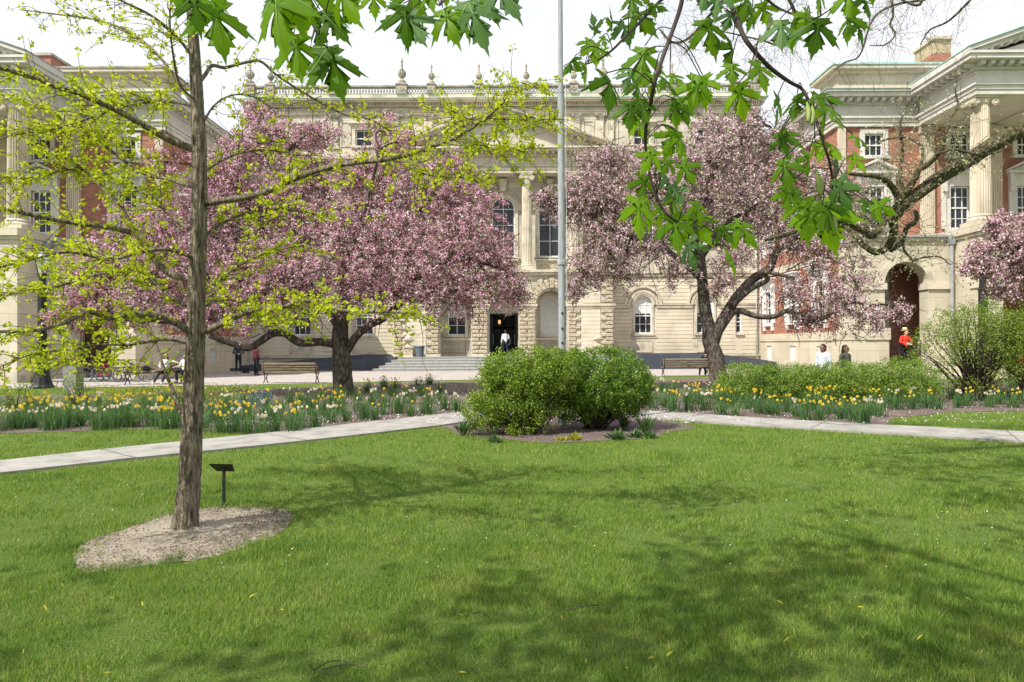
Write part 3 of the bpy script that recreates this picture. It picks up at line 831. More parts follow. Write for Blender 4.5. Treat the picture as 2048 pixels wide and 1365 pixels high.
# ------------------------------------------------------------------ steps, ramps, urns
stp = empty('entrance_steps', (0, 0, 0), 0, 'broad grey granite steps before the black entrance door', 'steps')
for i in range(5):
    k = MB(Tc); hw = 6.6 + .32 * (4 - i); d0 = -3.3 - .36 * (4 - i); z = .17 * (i + 1)
    k.box(-hw, hw, d0, -2.9 if i < 4 else PF - .0, z - .17 + (.0005 if i else -.05), z - .035); k.box(-hw - .02, hw + .02, d0 - .03, -2.9 if i < 4 else PF, z - .034, z)
    k.build('step', M['step'], stp)
k = MB(Tc)
k.tube([(-2.05, -3.1, .86), (-2.05, -3.1, 1.72), (-2.05, -4.75, .85), (-2.05, -4.75, .0)], .025, 6)
k.build('handrail', M['steel'], stp)
for q, nm in ((-1, 'dark polished granite ramp descending left from the entrance steps'), (1, 'dark polished granite ramp descending right from the entrance steps')):
    r = empty('access_ramp', (0, 0, 0), 0, nm, 'ramp', 'ramps beside the entrance steps')
    k = MB(lambda u, d, z: (AX + q * u, FY + d, z))
    e = 19.3 if q < 0 else 20.0; m_ = 9.2 if q < 0 else 13.4
    zt = .95
    k.prism([(7.0, -.02), (e, -.02), (e, .06), (m_, zt if q > 0 else .74), (7.0, zt)], -2.9, -2.72)
    k.build('curb', M['granite'], r)
    k = MB(lambda u, d, z: (AX + q * u, FY + d, z))
    k.prism([(7.0, -.02), (e, -.02), (e, .14), (m_, zt + .06), (7.0, zt + .06)], -1.35, -1.2); k.build('curb', M['granite'], r)
    k = MB(lambda u, d, z: (AX + q * u, FY + d, z))
    k.prism([(7.0, -.02), (e - .05, -.02), (e - .05, .02), (m_, zt - .12 if q > 0 else .6), (7.0, .84)], -2.719, -1.351); k.build('ramp_surface', M['step'], r)
for q, nm in ((-1, 'carved stone urn on pedestal beside the steps, next to the waste bin'), (1, 'carved stone urn on pedestal right of the entrance, above the right shrub')):
    r = empty('stone_urn', (AX + q * 6.1, FY - 2.1, .85), 0, nm, 'urn', 'urns flanking the entrance')
    k = MB(); k.box(-.33, .33, -.33, .33, 0, .08); k.box(-.28, .28, -.28, .28, .081, .58); k.box(-.34, .34, -.34, .34, .581, .68)
    k.build('pedestal', M['stone_trim'], r)
    k = MB(); k.box(-.18, .18, -.295, -.281, .15, .5); k.build('carved_panel', M['vermic'], r)
    k = MB(); k.lathe(0, 0, [(.26, .682), (.2, .74), (.1, .84), (.1, .88), (.2, .94), (.32, 1.02), (.36, 1.1), (.34, 1.14), (.26, 1.16), (.24, 1.24), (.14, 1.32), (.05, 1.4), (.07, 1.46), (.02, 1.55)], 24, 12, .08)
    k.build('urn_body', M['stone_trim'], r)

# ------------------------------------------------------------------ brick wings
def wing(s, label):
    root = empty('brick_wing', (0, 0, 0), 0, label, 'building')
    ZL = lambda z: z if z < 4.5 else 4.5 + (z - 4.5) * .974
    Tf = lambda u, d, z: (AX + s * u, d, ZL(z))                  # fronts: u outwards from the axis, d = y
    Ts = lambda u, d, z: (AX + s * (17.3 + d), u, ZL(z))         # side wall: u = y, d into the wing
    # --- side wall facing the court, with three ground windows
    ys = (44.4, 40.7, 37.0)
    k = MB(Ts)
    k.band(35.401, 45.9, 2.2, 6.0, 0, .4, [(y - .5, y + .5, 2.85, 4.95, False) for y in ys])
    k.band(35.401, 45.9, 6.4, 12.9, 0, .4, [(y - .5, y + .5, 7.6, 9.9, False) for y in ys])
    f = MB(Tf)
    f.band(17.3, 38, .3, 6.7, 35.0, 35.4, [(18.4, 19.6, 2.0, 4.9, False), (22.9, 24.2, .31, 4.0, False)])
    f.band(17.3, 38, 6.7, 10.6, 35.0, 35.4, [(c - .5, c + .5, 7.5, 9.75, False) for c in (19.17, 23.57, 27.0, 30.4)])
    f.band(17.3, 38, 10.6, 12.9, 35.0, 35.4, [(c - .48, c + .48, 11.35, 12.55, False) for c in (19.17, 23.57, 27.0, 30.4)])
    wl = k.build('side_wall', M['brick'], root); f.build('front_wall', M['brick'], root)
    k = MB(Ts)
    k.box(34.9, 45.9, -.10, .4, 1.75, 2.2)
    k.band(34.9, 45.9, 0, 1.749, -.04, .4, [(y - .45, y + .45, .55, 1.45, False) for y in ys])
    k.box(33.2, 34.9, -.12, .4, 0, 1.749); k.box(33.2, 34.9, -.16, .4, 1.75, 2.25)
    k.build('stone_base', M['wing_stone'], root)
    k = MB(Ts); k.box(34.0, 45.9, -.08, -.002, 6.0, 6.4); k.box(35.401, 45.9, .0, .4, 6.001, 6.399); k.build('string_course', M['wing_trim' if False else 'stone_trim'], root)
    for y in ys:
        window(root, Ts, y, 2.85, 4.95, 1.0, 0.0, False, 2, 4, 'white', 'bracket', border=.22, depth=.12)
        window(root, Ts, y, 7.6, 9.9, 1.0, 0.0, False, 3, 4, 'white', 'pediment', border=.2, depth=.12)
        g = MB(Ts)
        for i in range(7): g.box(y - .42 + i * .13, y - .39 + i * .13, .0, .04, .56, 1.44)
        g.box(y - .45, y + .45, .2, .3, .551, 1.449)
        g.build('window_grille', M['white'], root)
    # --- arcade
    k = MB(Tf)
    k.band(17.3, 21.4, .15, 6.45, 32.2, 32.9, [(18.15, 20.2, .15, 4.42, True)])
    k.box(17.3, 17.9, 32.901, 34.99, .15, 6.45)
    k.build('arcade_wall', M['wing_stone'], root)
    k = MB(Tf)
    k.box(17.12, 18.25, 32.04, 33.2, .12, 1.75); k.box(17.08, 18.3, 31.98, 33.3, 1.751, 2.3)
    k.box(20.1, 21.39, 32.06, 32.9, .12, 1.75); k.box(20.05, 21.39, 32.0, 32.9, 1.751, 2.3) if s < 0 else None
    k.box(17.0, 22, 31.7, 35, -.02, .12)
    k.build('arcade_base', M['wing_stone'], root)
    k = MB(Tf)
    k.box(17.22, 18.22, 32.1, 33.0, 4.12, 4.42); k.box(20.13, 21.39, 32.1, 32.9, 4.12, 4.42)
    k.ring(19.175, 4.43, 1.03, 1.3, 32.17, 32.2, 20)
    k.box(17.2, 21.4, 32.08, 35.0, 6.452, 6.62)
    k.build('impost', M['stone_trim'], root)
    k = MB(Tf); k.box(17.1, 21.4, 31.98, 35.0, 6.622, 6.72); k.build('lead_roof', M['lead'], root)
    # pier quoin: side face of arcade block is stone
    # --- portico ground floor
    k = MB(Tf)
    k.band(21.41, 33, .15, 6.45, 30.3, 31.0, [(22.37, 24.77, .15, 4.35, True), (26.0, 28.4, .15, 4.35, True), (29.6, 32, .15, 4.35, True)])
    k.box(21.41, 22.0, 31.001, 34.99, .15, 6.45)
    k.box(33.0, 38.0, 32.2, 32.8, .15, 6.45)
    k.build('portico_wall', M['wing_stone'], root)
    k = MB(Tf)
    for a, b in ((21.35, 22.40), (24.74, 26.03), (28.37, 29.63)):
        k.box(a, b, 30.2, 31.0, 4.05, 4.35); k.box(a - .04, b + .03, 30.14, 31.0, .02, 1.2)
    k.box(21.33, 33, 30.2, 35, 6.451, 6.6)
    k.build('pier_moulding', M['stone_trim'], root)
    k = MB(Tf); k.box(21.25, 33.1, 30.08, 35, 6.602, 6.95); k.build('balcony_ledge', M['wing_stone'], root)
    k = MB(Tf); k.tube([(21.2, 32.0, .2), (21.2, 32.0, 6.3)], .075, 8); k.prism([(21.1, 6.25), (21.3, 6.25), (21.39, 6.7), (21.0, 6.7)], 31.9, 32.075)
    k.build('downpipe', M['lead'], root)
    # joint lines on the portico side
    # --- inner porch floor, darkness
    k = MB(Tf); k.box(17.4, 33, 31.1, 34.98, .05, .14); k.build('porch_floor', M['step'], root)
    # --- windows of the front
    for c in (19.17, 23.57, 27.0, 30.4):
        window(root, Tf, c, 7.5, 9.75, 1.0, 35.0, False, 3, 4, 'wing_trim', 'pediment', border=.24, depth=.12)
        window(root, Tf, c, 11.35, 12.55, .96, 35.0, False, 3, 2, 'wing_trim', None, border=.24, depth=.1)
    window(root, Tf, 19.0, 2.0, 4.9, 1.2, 35.0, False, 2, 4, 'wing_trim', None, border=.25, depth=.12)
    k = MB(Tf); k.box(22.9, 24.2, 35.1, 35.2, .3, 4.0); k.build('porch_door', M['door'], root)
    # --- fluted pilasters on the wall and columns in front
    for c in (21.85, 25.3, 28.75, 32.2):
        k = MB(Tf)
        k.box(c - .4, c + .4, 34.82, 34.999, 6.95, 7.25)
        for i in range(7): k.box(c - .325 + i * .097, c - .325 + i * .097 + .068, 34.8, 34.86, 7.251, 12.5)
        k.box(c - .33, c + .33, 34.861, 34.999, 7.251, 12.5)
        k.box(c - .4, c + .4, 34.74, 34.999, 12.501, 12.9)
        k.build('pilaster', M['wing_column'], root)
        fluted(Tf, root, c, 30.95, 6.952, 12.9, .42, .36, 'wing_column', base=.5, n=96, fl=24)
    k = MB(Tf)
    k.box(17.3, 17.7, 34.9, 34.999, 6.73, 12.89)
    k.build('corner_strip', M['wing_column'], root)
    # --- entablature of the wing: front and side
    def entab(mb, u0, u1, y0, y1, out=0.0):
        mb.box(u0, u1, y0, y1, 12.9, 13.2)
    e = MB(Tf)
    y1 = 45.8
    e.box(17.15, 38, 34.85, y1, 12.9, 13.12); e.box(17.10, 38, 34.80, y1, 13.122, 13.3); e.box(17.02, 38, 34.72, y1, 13.302, 13.4)
    e.box(17.15, 38, 34.85, y1, 13.402, 14.0); e.box(17.05, 38, 34.75, y1, 14.002, 14.1)
    u = 17.2
    while u < 21.2: e.box(u, u + .19, 34.38, 34.749, 14.12, 14.3); u += .42
    y = 34.9
    while y < 45: e.box(16.68, 17.049, y, y + .19, 14.12, 14.3); y += .42
    e.box(17.04, 38, 34.74, y1, 14.1021, 14.301)
    e.box(16.5, 38, 34.25, y1, 14.303, 14.5); e.box(16.4, 38, 34.15, y1, 14.503, 14.62)
    e.build('cornice', M['wing_trim'], root)
    k = MB(Tf); k.box(16.35, 38, 34.1, 34.3, 14.622, 14.65); k.box(16.35, 16.55, 34.301, y1, 14.622, 14.65); k.build('gutter', M['copper'] if s > 0 else M['lead'], root)
    p = MB(Tf)
    p.box(17.3, 24, 35.0, 37.2, 14.652, 15.2); p.box(17.4, 24, 35.1, 37.1, 15.201, 15.75)
    p.box(17.15, 24, 34.8, 37.2, 15.752, 15.88); p.box(16.95, 24, 34.6, 37.4, 15.881, 16.05)
    p.build('parapet', M['stone_dark'] if False else M['wing_stone'], root)
    p = MB(Tf); p.box(16.9, 24, 34.55, 37.4, 16.052, 16.14); p.build('parapet_coping', M['copper'] if s > 0 else M['stone_dark'], root)
    k = MB(Tf); k.box(17.6, 38, 37.3, y1, 14.652, 14.9); k.build('roof', M['lead'], root)
    # --- portico entablature, ceiling and pediment
    e = MB(Tf); u0, u1 = 21.3, 32.75
    for (o, za, zb) in ((0, 12.9, 13.12), (.05, 13.122, 13.3), (.13, 13.302, 13.4), (0, 13.402, 14.0), (.1, 14.002, 14.1), (.09, 14.101, 14.301)):
        e.box(u0 - o, u1 + o, 30.4 - o, 31.5 + o * 0, za, zb)
        e.box(u0 - o, u0 + 1.1, 31.501, 34.6, za, zb)
        e.box(u1 - 1.1, u1 + o, 31.501, 34.6, za, zb)
    u = u0 - .05
    while u < u1: e.box(u, u + .19, 29.93, 30.3, 14.12, 14.3); u += .42
    y = 30.3
    while y < 34: e.box(u0 - .47, u0 - .101, y, y + .19, 14.12, 14.3); y += .42
    e.box(u0 - .65, u1 + .65, 29.75, 34.2, 14.303, 14.5); e.box(u0 - .72, u1 + .72, 29.68, 34.1, 14.503, 14.62)
    e.build('portico_entablature', M['wing_trim'], root)
    k = MB(Tf); k.box(u0 + 1.1, u1 - 1.1, 31.5, 34.99, 13.05, 13.15); 
    for i in range(4): k.box(u0 + 1.1 + i * 2.9, u0 + 1.4 + i * 2.9, 31.5, 34.99, 12.95, 13.049)
    k.build('portico_ceiling', M['wing_trim'], root)
    mid = (u0 + u1) / 2; hw = (u1 - u0) / 2 + .72; rise = 2.3
    k = MB(Tf); k.prism([(mid - hw + .9, 14.622), (mid + hw - .9, 14.622), (mid, 14.62 + rise - .6)], 30.4, 40)
    k.build('tympanum', M['wing_trim'], root)
    k = MB(Tf)
    sl_ = rise / hw
    for q in (-1, 1):
        k.prism([(mid + q * hw, 14.622), (mid + q * hw, 14.80), (mid, 14.80 + rise), (mid, 14.622 + rise)], 29.68, 40)
        k.prism([(mid + q * (hw - .5), 14.623), (mid + q * (hw - .51), 14.621 + .5 * sl_), (mid, 14.62 + rise), (mid, 14.42 + rise)], 29.95, 30.2)
        for i in range(1, 14):
            u = mid + q * (hw - .3 - i * .42); z = 14.62 + sl_ * (i * .42 + .3)
            k.prism([(u - .09, z - .26), (u + .09, z - .26), (u + .09, z - .06), (u - .09, z - .06)], 29.94, 30.399)
    k.build('raking_cornice', M['wing_trim'], root)
    k = MB(Tf)
    for q in (-1, 1):
        k.prism([(mid + q * (hw + .03), 14.803), (mid + q * (hw + .03), 14.84), (mid, 14.84 + rise + .02), (mid, 14.803 + rise)], 29.62, 29.9)
        k.box(*sorted((mid + q * (hw + .03), mid + q * (hw - .15))), 29.901, 34.2, 14.803, 14.84) if q < 0 else None
    k.build('roof_edge', M['copper'] if s > 0 else M['lead'], root)
    k = MB(Tf)
    for q in (-1, 1): k.prism([(mid + q * (hw - .16), 14.803 + .16 * sl_), (mid + q * (hw - .16), 14.84 + .16 * sl_), (mid, 14.86 + rise), (mid, 14.803 + rise)], 29.901, 40)
    k.build('portico_roof', M['lead'], root)
    # --- iron gate in the arch
    k = MB(Tf)
    for i in range(17): k.tube([(18.2 + i * .122, 32.6, .16), (18.2 + i * .122, 32.6, 1.75 if s > 0 else 2.3)], .014, 5)
    for z in (.3, 1.1, 1.7): k.tube([(18.16, 32.6, z), (20.2, 32.6, z)], .018, 5)
    for i in range(5):
        for z in (.7, 1.4): k.ring(18.4 + i * .39, z, .11, .14, 32.58, 32.62, 12, 0, 2 * math.pi)
    k.build('iron_gate', M['iron'], root)
    # --- chimney
    if s > 0:
        k = MB(Tf); k.box(25.35, 26.35, 39.9, 41.8, 14.6, 18.95); ch = k.build('chimney', M['brick'], root)
        k = MB(Tf); k.box(25.349, 26.351, 39.899, 41.801, 18.951, 19.75); k.build('chimney_top', M['brick_yellow'], ch)
        k = MB(Tf); k.box(25.25, 26.45, 39.8, 41.9, 19.751, 19.95); k.build('chimney_cap', M['stone_trim'], ch)
    else:
        k = MB(Tf); k.box(25.1, 26.2, 38, 40, 14.6, 18.2); ch = k.build('chimney', M['brick'], root)
        k = MB(Tf); k.box(25.0, 26.3, 37.9, 40.1, 18.2, 18.35); k.build('chimney_cap', M['stone_dark'], ch)
    return root
wing(1, 'red brick wing with fluted columned portico and green copper roof on the right')
wing(-1, 'red brick wing with fluted columned portico at the far left, behind the yellow-green tree')
# ================================================================== GROUND
def ground_mats():
    m, t, p = new_mat('lawn_soil'); L = t.links.new
    g = t.nodes.new('ShaderNodeNewGeometry')
    n = t.nodes.new('ShaderNodeTexNoise'); n.inputs['Scale'].default_value = 1.6; n.inputs['Detail'].default_value = 9; n.inputs['Roughness'].default_value = .7
    n2 = t.nodes.new('ShaderNodeTexNoise'); n2.inputs['Scale'].default_value = 55; n2.inputs['Detail'].default_value = 5; n2.inputs['Roughness'].default_value = .7
    L(g.outputs['Position'], n.inputs['Vector']); L(g.outputs['Position'], n2.inputs['Vector'])
    r = t.nodes.new('ShaderNodeValToRGB')
    r.color_ramp.elements[0].position = .3; r.color_ramp.elements[0].color = (.06, .10, .018, 1)
    r.color_ramp.elements[1].position = .75; r.color_ramp.elements[1].color = (.25, .24, .11, 1)
    e = r.color_ramp.elements.new(.52); e.color = (.13, .20, .035, 1)
    a = t.nodes.new('ShaderNodeMath'); a.operation = 'MULTIPLY_ADD'; a.inputs[1].default_value = .75
    L(n2.outputs['Fac'], a.inputs[0]); 
    b = t.nodes.new('ShaderNodeMath'); b.operation = 'MULTIPLY'; b.inputs[1].default_value = .28; L(n.outputs['Fac'], b.inputs[0]); L(b.outputs[0], a.inputs[2])
    L(a.outputs[0], r.inputs['Fac']); L(r.outputs['Color'], p.inputs['Base Color'])
    p.inputs['Roughness'].default_value = .95; p.inputs['Specular IOR Level'].default_value = .1
    bp = t.nodes.new('ShaderNodeBump'); bp.inputs['Strength'].default_value = 1; bp.inputs['Distance'].default_value = .04
    L(n2.outputs['Fac'], bp.inputs['Height']); L(bp.outputs['Normal'], p.inputs['Normal'])
    M['lawn'] = m
    # mulch strewn with fallen petals
    def petal_ground(name, base1, base2, pet, amt, sc=45):
        m, t, p = new_mat(name); L = t.links.new
        g = t.nodes.new('ShaderNodeNewGeometry')
        n = t.nodes.new('ShaderNodeTexNoise'); n.inputs['Scale'].default_value = 22; n.inputs['Detail'].default_value = 6
        L(g.outputs['Position'], n.inputs['Vector'])
        r = t.nodes.new('ShaderNodeValToRGB'); r.color_ramp.elements[0].position = .35; r.color_ramp.elements[1].position = .65
        r.color_ramp.elements[0].color = (*base1, 1); r.color_ramp.elements[1].color = (*base2, 1)
        L(n.outputs['Fac'], r.inputs['Fac'])
        v = t.nodes.new('ShaderNodeTexVoronoi'); v.inputs['Scale'].default_value = sc; L(g.outputs['Position'], v.inputs['Vector'])
        lo = t.nodes.new('ShaderNodeTexNoise'); lo.inputs['Scale'].default_value = .9; lo.inputs['Detail'].default_value = 4; L(g.outputs['Position'], lo.inputs['Vector'])
        th = t.nodes.new('ShaderNodeMath'); th.operation = 'MULTIPLY'; th.inputs[1].default_value = amt; L(lo.outputs['Fac'], th.inputs[0])
        lt = t.nodes.new('ShaderNodeMath'); lt.operation = 'LESS_THAN'; L(v.outputs['Distance'], lt.inputs[0]); L(th.outputs[0], lt.inputs[1])
        x = t.nodes.new('ShaderNodeMix'); x.data_type = 'RGBA'; L(lt.outputs[0], x.inputs['Factor']); L(r.outputs['Color'], x.inputs['A']); x.inputs['B'].default_value = (*pet, 1)
        L(x.outputs['Result'], p.inputs['Base Color']); p.inputs['Roughness'].default_value = .95
        b = t.nodes.new('ShaderNodeBump'); b.inputs['Strength'].default_value = .8; b.inputs['Distance'].default_value = .03; L(n.outputs['Fac'], b.inputs['Height']); L(b.outputs['Normal'], p.inputs['Normal'])
        return m
    M['mulch'] = petal_ground('petal_strewn_mulch', (.05, .034, .027), (.15, .11, .09), (.50, .36, .38), .50)
    M['sand'] = noise_mat('sandy_soil', (.10, .08, .06), (.29, .25, .195), 2.4, .95, .9, 26, c3=(.225, .19, .145), detail=9, pos=(.28, .55))
    M['path'] = noise_mat('concrete_path', (.22, .205, .185), (.34, .325, .295), 2.5, .9, .25, 45, c3=(.295, .28, .255), detail=8)
    M['paving'] = masonry('plaza', (.44, .395, .37), (.36, .315, .295), (.27, .24, .22), .4, .2, .01, bump=.1)
    # paving bricks lie flat: use x and y
    t = M['paving'].node_tree
    for l in list(t.links):
        if l.to_node.type == 'COMBXYZ' and l.to_socket.name in ('X', 'Y'): t.links.remove(l)
    sp = [n for n in t.nodes if n.type == 'SEPXYZ'][0]; cb = [n for n in t.nodes if n.type == 'COMBXYZ'][0]
    t.links.new(sp.outputs['X'], cb.inputs['X']); t.links.new(sp.outputs['Y'], cb.inputs['Y'])
ground_mats()

def poly_sheet(name, pts, z, mat, thick=0.0, label=None, kind='structure'):
    from mathutils.geometry import tessellate_polygon
    P = [Vector((float(p[0]), float(p[1]), 0)) for p in pts]
    tris = tessellate_polygon([P])
    bm = bmesh.new(); n = len(P)
    vs = [bm.verts.new((p.x, p.y, z)) for p in P]
    for t in tris:
        q = [P[i] for i in t]
        if (q[1] - q[0]).cross(q[2] - q[0]).z < 0: t = t[::-1]
        try: bm.faces.new([vs[i] for i in t])
        except ValueError: pass
    if thick:
        lo = [bm.verts.new((p.x, p.y, z - thick)) for p in P]
        for i in range(n):
            j = (i + 1) % n; bm.faces.new((vs[i], vs[j], lo[j], lo[i]))
    me = bpy.data.meshes.new(name); bm.to_mesh(me); bm.free(); me.materials.append(mat)
    o = link(name, me); o['kind'] = kind
    if label: o['label'] = label
    return o

k = MB(); k.add([(-400, -60, 0), (400, -60, 0), (400, 600, 0), (-400, 600, 0)], [(0, 1, 2, 3)])
g0 = k.build('ground', M['lawn']); g0['kind'] = 'structure'; g0['label'] = 'lawn ground reaching past the buildings'
# plaza
EDGE = [gnd(-700, 786), gnd(0, 779), gnd(500, 770), gnd(900, 761), gnd(1350, 753), gnd(1900, 750), gnd(2800, 742)]
pz = poly_sheet('plaza_paving', [(p[0], p[1]) for p in EDGE] + [(75, 90), (-75, 90)], .012, M['paving'], label='pale brick paving before the buildings')
# garden beds
LB = [gnd(-500, 872), gnd(0, 868), gnd(200, 862), gnd(350, 858), gnd(440, 862), gnd(520, 873), gnd(700, 848), gnd(930, 824)] + [gnd(1010, 806), gnd(1120, 800), gnd(1150, 762), gnd(780, 766), gnd(500, 781), gnd(300, 786), gnd(0, 792), gnd(-500, 800)]
poly_sheet('left_flower_bed', LB, .006, M['mulch'], label='mulched bed strewn with pink petals, left')
RB = [gnd(1300, 824), gnd(1500, 838), gnd(1700, 849), gnd(1775, 852), gnd(1785, 838), gnd(1900, 825), gnd(2500, 815), gnd(2500, 775), gnd(1900, 764), gnd(1400, 757), gnd(1180, 762), gnd(1160, 800), gnd(1200, 817)]
poly_sheet('right_flower_bed', RB, .006, M['mulch'], label='mulched bed strewn with pink petals, right')
# petals and thin turf between the bed and the plaza
CB = []
for i in range(40):
    a = 2 * math.pi * i / 40; rr = 1 + .06 * math.sin(3 * a) + .05 * math.sin(7 * a + 1)
    CB.append(gnd(1130 + 245 * rr * math.cos(a), 858 - 26 * rr * math.sin(a)))
poly_sheet('centre_mulch', CB, .007, M['mulch'], label='mulch ring under the two round shrubs')
# concrete walks
def walk(name, top, bot, label):
    return poly_sheet(name, [p for p in top] + [p for p in bot[::-1]], .035, M['path'], .06, label)
M['joint'] = flat('path_joint_dirt', (.10, .085, .065), .95)
def joints(o, top, bot, label):
    # thin dirty joints between the slabs
    T_ = np.array(top)[:, :2]; B_ = np.array(bot)[:, :2]
    cum = np.concatenate([[0], np.cumsum(np.linalg.norm(np.diff(T_, axis=0), axis=1))])
    k = MB(); s_ = 1.3; i = 0; r_ = np.random.default_rng(4)
    while s_ < cum[-1]:
        a = np.array([np.interp(s_, cum, T_[:, q]) for q in (0, 1)]); j = min(np.searchsorted(cum, s_), len(T_) - 1)
        t = (T_[j] - T_[j - 1]); t /= np.linalg.norm(t); nrm = np.array([-t[1], t[0]])
        best = None
        for q in range(len(B_) - 1):
            for u in np.linspace(0, 1, 40):
                b = B_[q] + (B_[q + 1] - B_[q]) * u; e = abs((b - a).dot(t))
                if best is None or e < best[0]: best = (e, b)
        b = best[1]; w = t * .007; m1 = a + (b - a) * .35 + t * r_.normal() * .015; m2 = a + (b - a) * .7 + t * r_.normal() * .015
        P = [a, m1, m2, b]
        for c0, c1 in zip(P[:-1], P[1:]): k.add([(*(c0 - w), .0395), (*(c0 + w), .0395), (*(c1 + w), .0395), (*(c1 - w), .0395)], [(0, 1, 2, 3)])
        s_ += r_.uniform(2.3, 3.0)
    k.build('slab_joint', M['joint'], o)
def pline(pp): return [gnd(*p) for p in pp]
WL_T = pline([(-700, 1012), (0, 926), (250, 898), (500, 873), (700, 851), (930, 826), (1100, 812)])
WL_B = pline([(-700, 1050), (0, 951), (250, 922), (500, 897), (700, 875), (880, 854), (1000, 836), (1100, 826)])
joints(walk('left_path', WL_T, WL_B, 'pale concrete garden path from the left'), WL_T, WL_B, '')
WR_T = pline([(1100, 811), (1300, 825), (1500, 838), (1700, 850), (2048, 867), (2700, 905)])
WR_B = pline([(1100, 828), (1200, 830), (1380, 845), (1500, 854), (1700, 866), (2048, 887), (2700, 930)])
for a in WR_T + WR_B: pass
rp_ = walk('right_path', WR_T, WR_B, 'pale concrete garden path from the right'); rp_.location.z = .003; joints(rp_, WR_T, WR_B, '')
# ring of bare soil round the near tree
def blob_ring(cx, cy, rx, ry, seed, n=64, amp=.08):
    r_ = np.random.default_rng(seed); ph = r_.uniform(0, 6.28, 6); out = []
    for i in range(n):
        a = 2 * math.pi * i / n
        k_ = 1 + sum(amp / (j + 1) * math.sin((j + 2) * a + ph[j]) for j in range(6))
        out.append((cx + rx * k_ * math.cos(a), cy + ry * k_ * math.sin(a)))
    return out
_c = gnd(380, 1068)
SOIL_C = (_c[0] + .02, _c[1] + .02); SOIL_R = (.70, .99)
SOIL = blob_ring(SOIL_C[0], SOIL_C[1], SOIL_R[0], SOIL_R[1], 3, amp=.085)
def soil_mound():
    bm = bmesh.new(); N = 64; rings = 14
    c = bm.verts.new((SOIL_C[0], SOIL_C[1], .06)); prev = None
    r_ = np.random.default_rng(5)
    for j in range(1, rings + 1):
        t = j / rings; cur = []
        for (x, y) in SOIL:
            xx = SOIL_C[0] + (x - SOIL_C[0]) * t; yy = SOIL_C[1] + (y - SOIL_C[1]) * t
            cur.append(bm.verts.new((xx, yy, .022 * (1 - t ** 2) + .004 + r_.uniform(-.006, .008))))
        for i in range(N):
            if prev is None: bm.faces.new((c, cur[i], cur[(i + 1) % N]))
            else: bm.faces.new((prev[i], cur[i], cur[(i + 1) % N], prev[(i + 1) % N]))
        prev = cur
    me = bpy.data.meshes.new('tree_ring_soil'); bm.to_mesh(me); bm.free(); me.materials.append(M['sand'])
    me.polygons.foreach_set('use_smooth', [True] * len(me.polygons))
    o = link('tree_ring_soil', me); o['kind'] = 'structure'; o['label'] = 'bare sandy soil ring round the near tree'
soil_mound()
# ================================================================== PLANTS
def vnoise(x, y, s, seed=0):
    """smooth value noise, 0..1"""
    r_ = np.random.default_rng(seed); G = r_.random((64, 64))
    u = x / s + 1000; v = y / s + 1000
    i = np.floor(u).astype(int); j = np.floor(v).astype(int); fu = u - i; fv = v - j
    fu = fu * fu * (3 - 2 * fu); fv = fv * fv * (3 - 2 * fv)
    g = lambda a, b: G[a % 64, b % 64]
    return (g(i, j) * (1 - fu) + g(i + 1, j) * fu) * (1 - fv) + (g(i, j + 1) * (1 - fu) + g(i + 1, j + 1) * fu) * fv

def inside(x, y, poly):
    P = np.asarray([(p[0], p[1]) for p in poly]); c = np.zeros(len(x), bool); j = len(P) - 1
    for i in range(len(P)):
        a, b = P[i], P[j]
        t = ((a[1] > y) != (b[1] > y)) & (x < (b[0] - a[0]) * (y - a[1]) / (b[1] - a[1] + 1e-12) + a[0])
        c ^= t; j = i
    return c

def bark(name, c1, c2, c3=None, sx=22, sz=4, strength=.9, dist=.03):
    m = noise_mat(name, c1, c2, 1.0, .95, 0, c3=c3, stretch=(sx, sx, sz), detail=8, spec=.15)
    t = m.node_tree; p = t.nodes['Principled BSDF']
    co = t.nodes.new('ShaderNodeTexCoord'); mp_ = t.nodes.new('ShaderNodeMapping'); mp_.inputs['Scale'].default_value = (sx * 1.4, sx * 1.4, sz)
    n = t.nodes.new('ShaderNodeTexNoise'); n.inputs['Scale'].default_value = 1.0; n.inputs['Detail'].default_value = 7; n.inputs['Distortion'].default_value = .8
    t.links.new(co.outputs['Object'], mp_.inputs['Vector']); t.links.new(mp_.outputs['Vector'], n.inputs['Vector'])
    b = t.nodes.new('ShaderNodeBump'); b.inputs['Strength'].default_value = strength; b.inputs['Distance'].default_value = dist
    t.links.new(n.outputs['Fac'], b.inputs['Height']); t.links.new(b.outputs['Normal'], p.inputs['Normal'])
    return m
M['bark_ginkgo'] = bark('furrowed_grey_bark', (.075, .056, .036), (.36, .30, .22), (.23, .19, .14), 38, 7.5, 1.0, .07)
M['bark_crab'] = bark('dark_scaly_bark', (.035, .029, .024), (.19, .16, .13), (.09, .075, .062), 14, 6, 1.0, .05)
M['bark_moss'] = bark('mossy_ridged_bark', (.04, .033, .02), (.20, .185, .09), (.09, .078, .045), 26, 26, 1.0, .04)
M['twig'] = flat('dark_twig', (.05, .036, .028), .8, spec=.2)
M['twig_grey'] = flat('grey_twig', (.20, .165, .125), .8, spec=.2)
M['twig_maple'] = flat('maple_twig', (.055, .036, .028), .6, spec=.3)
M['ginkgo_leaf'] = leaf_mat('ginkgo_leaf', [(.30, .38, .015), (.42, .50, .02), (.50, .57, .03), (.58, .62, .06)], .5, tcol=(1.2, 1.15, .5))
M['maple_leaf'] = leaf_mat('maple_leaf', [(.06, .15, .010), (.12, .25, .012), (.20, .36, .018)], .6, .5, tcol=(2.4, 2.1, .25), spec=.22)
M['maple_pale'] = leaf_mat('maple_leaf_pale_side', [(.13, .24, .08), (.17, .29, .12)], .45, .6, tcol=(.8, 1.1, .3))
M['maple_vein'] = leaf_mat('maple_vein', [(.22, .36, .06), (.26, .40, .08)], .4, .5)
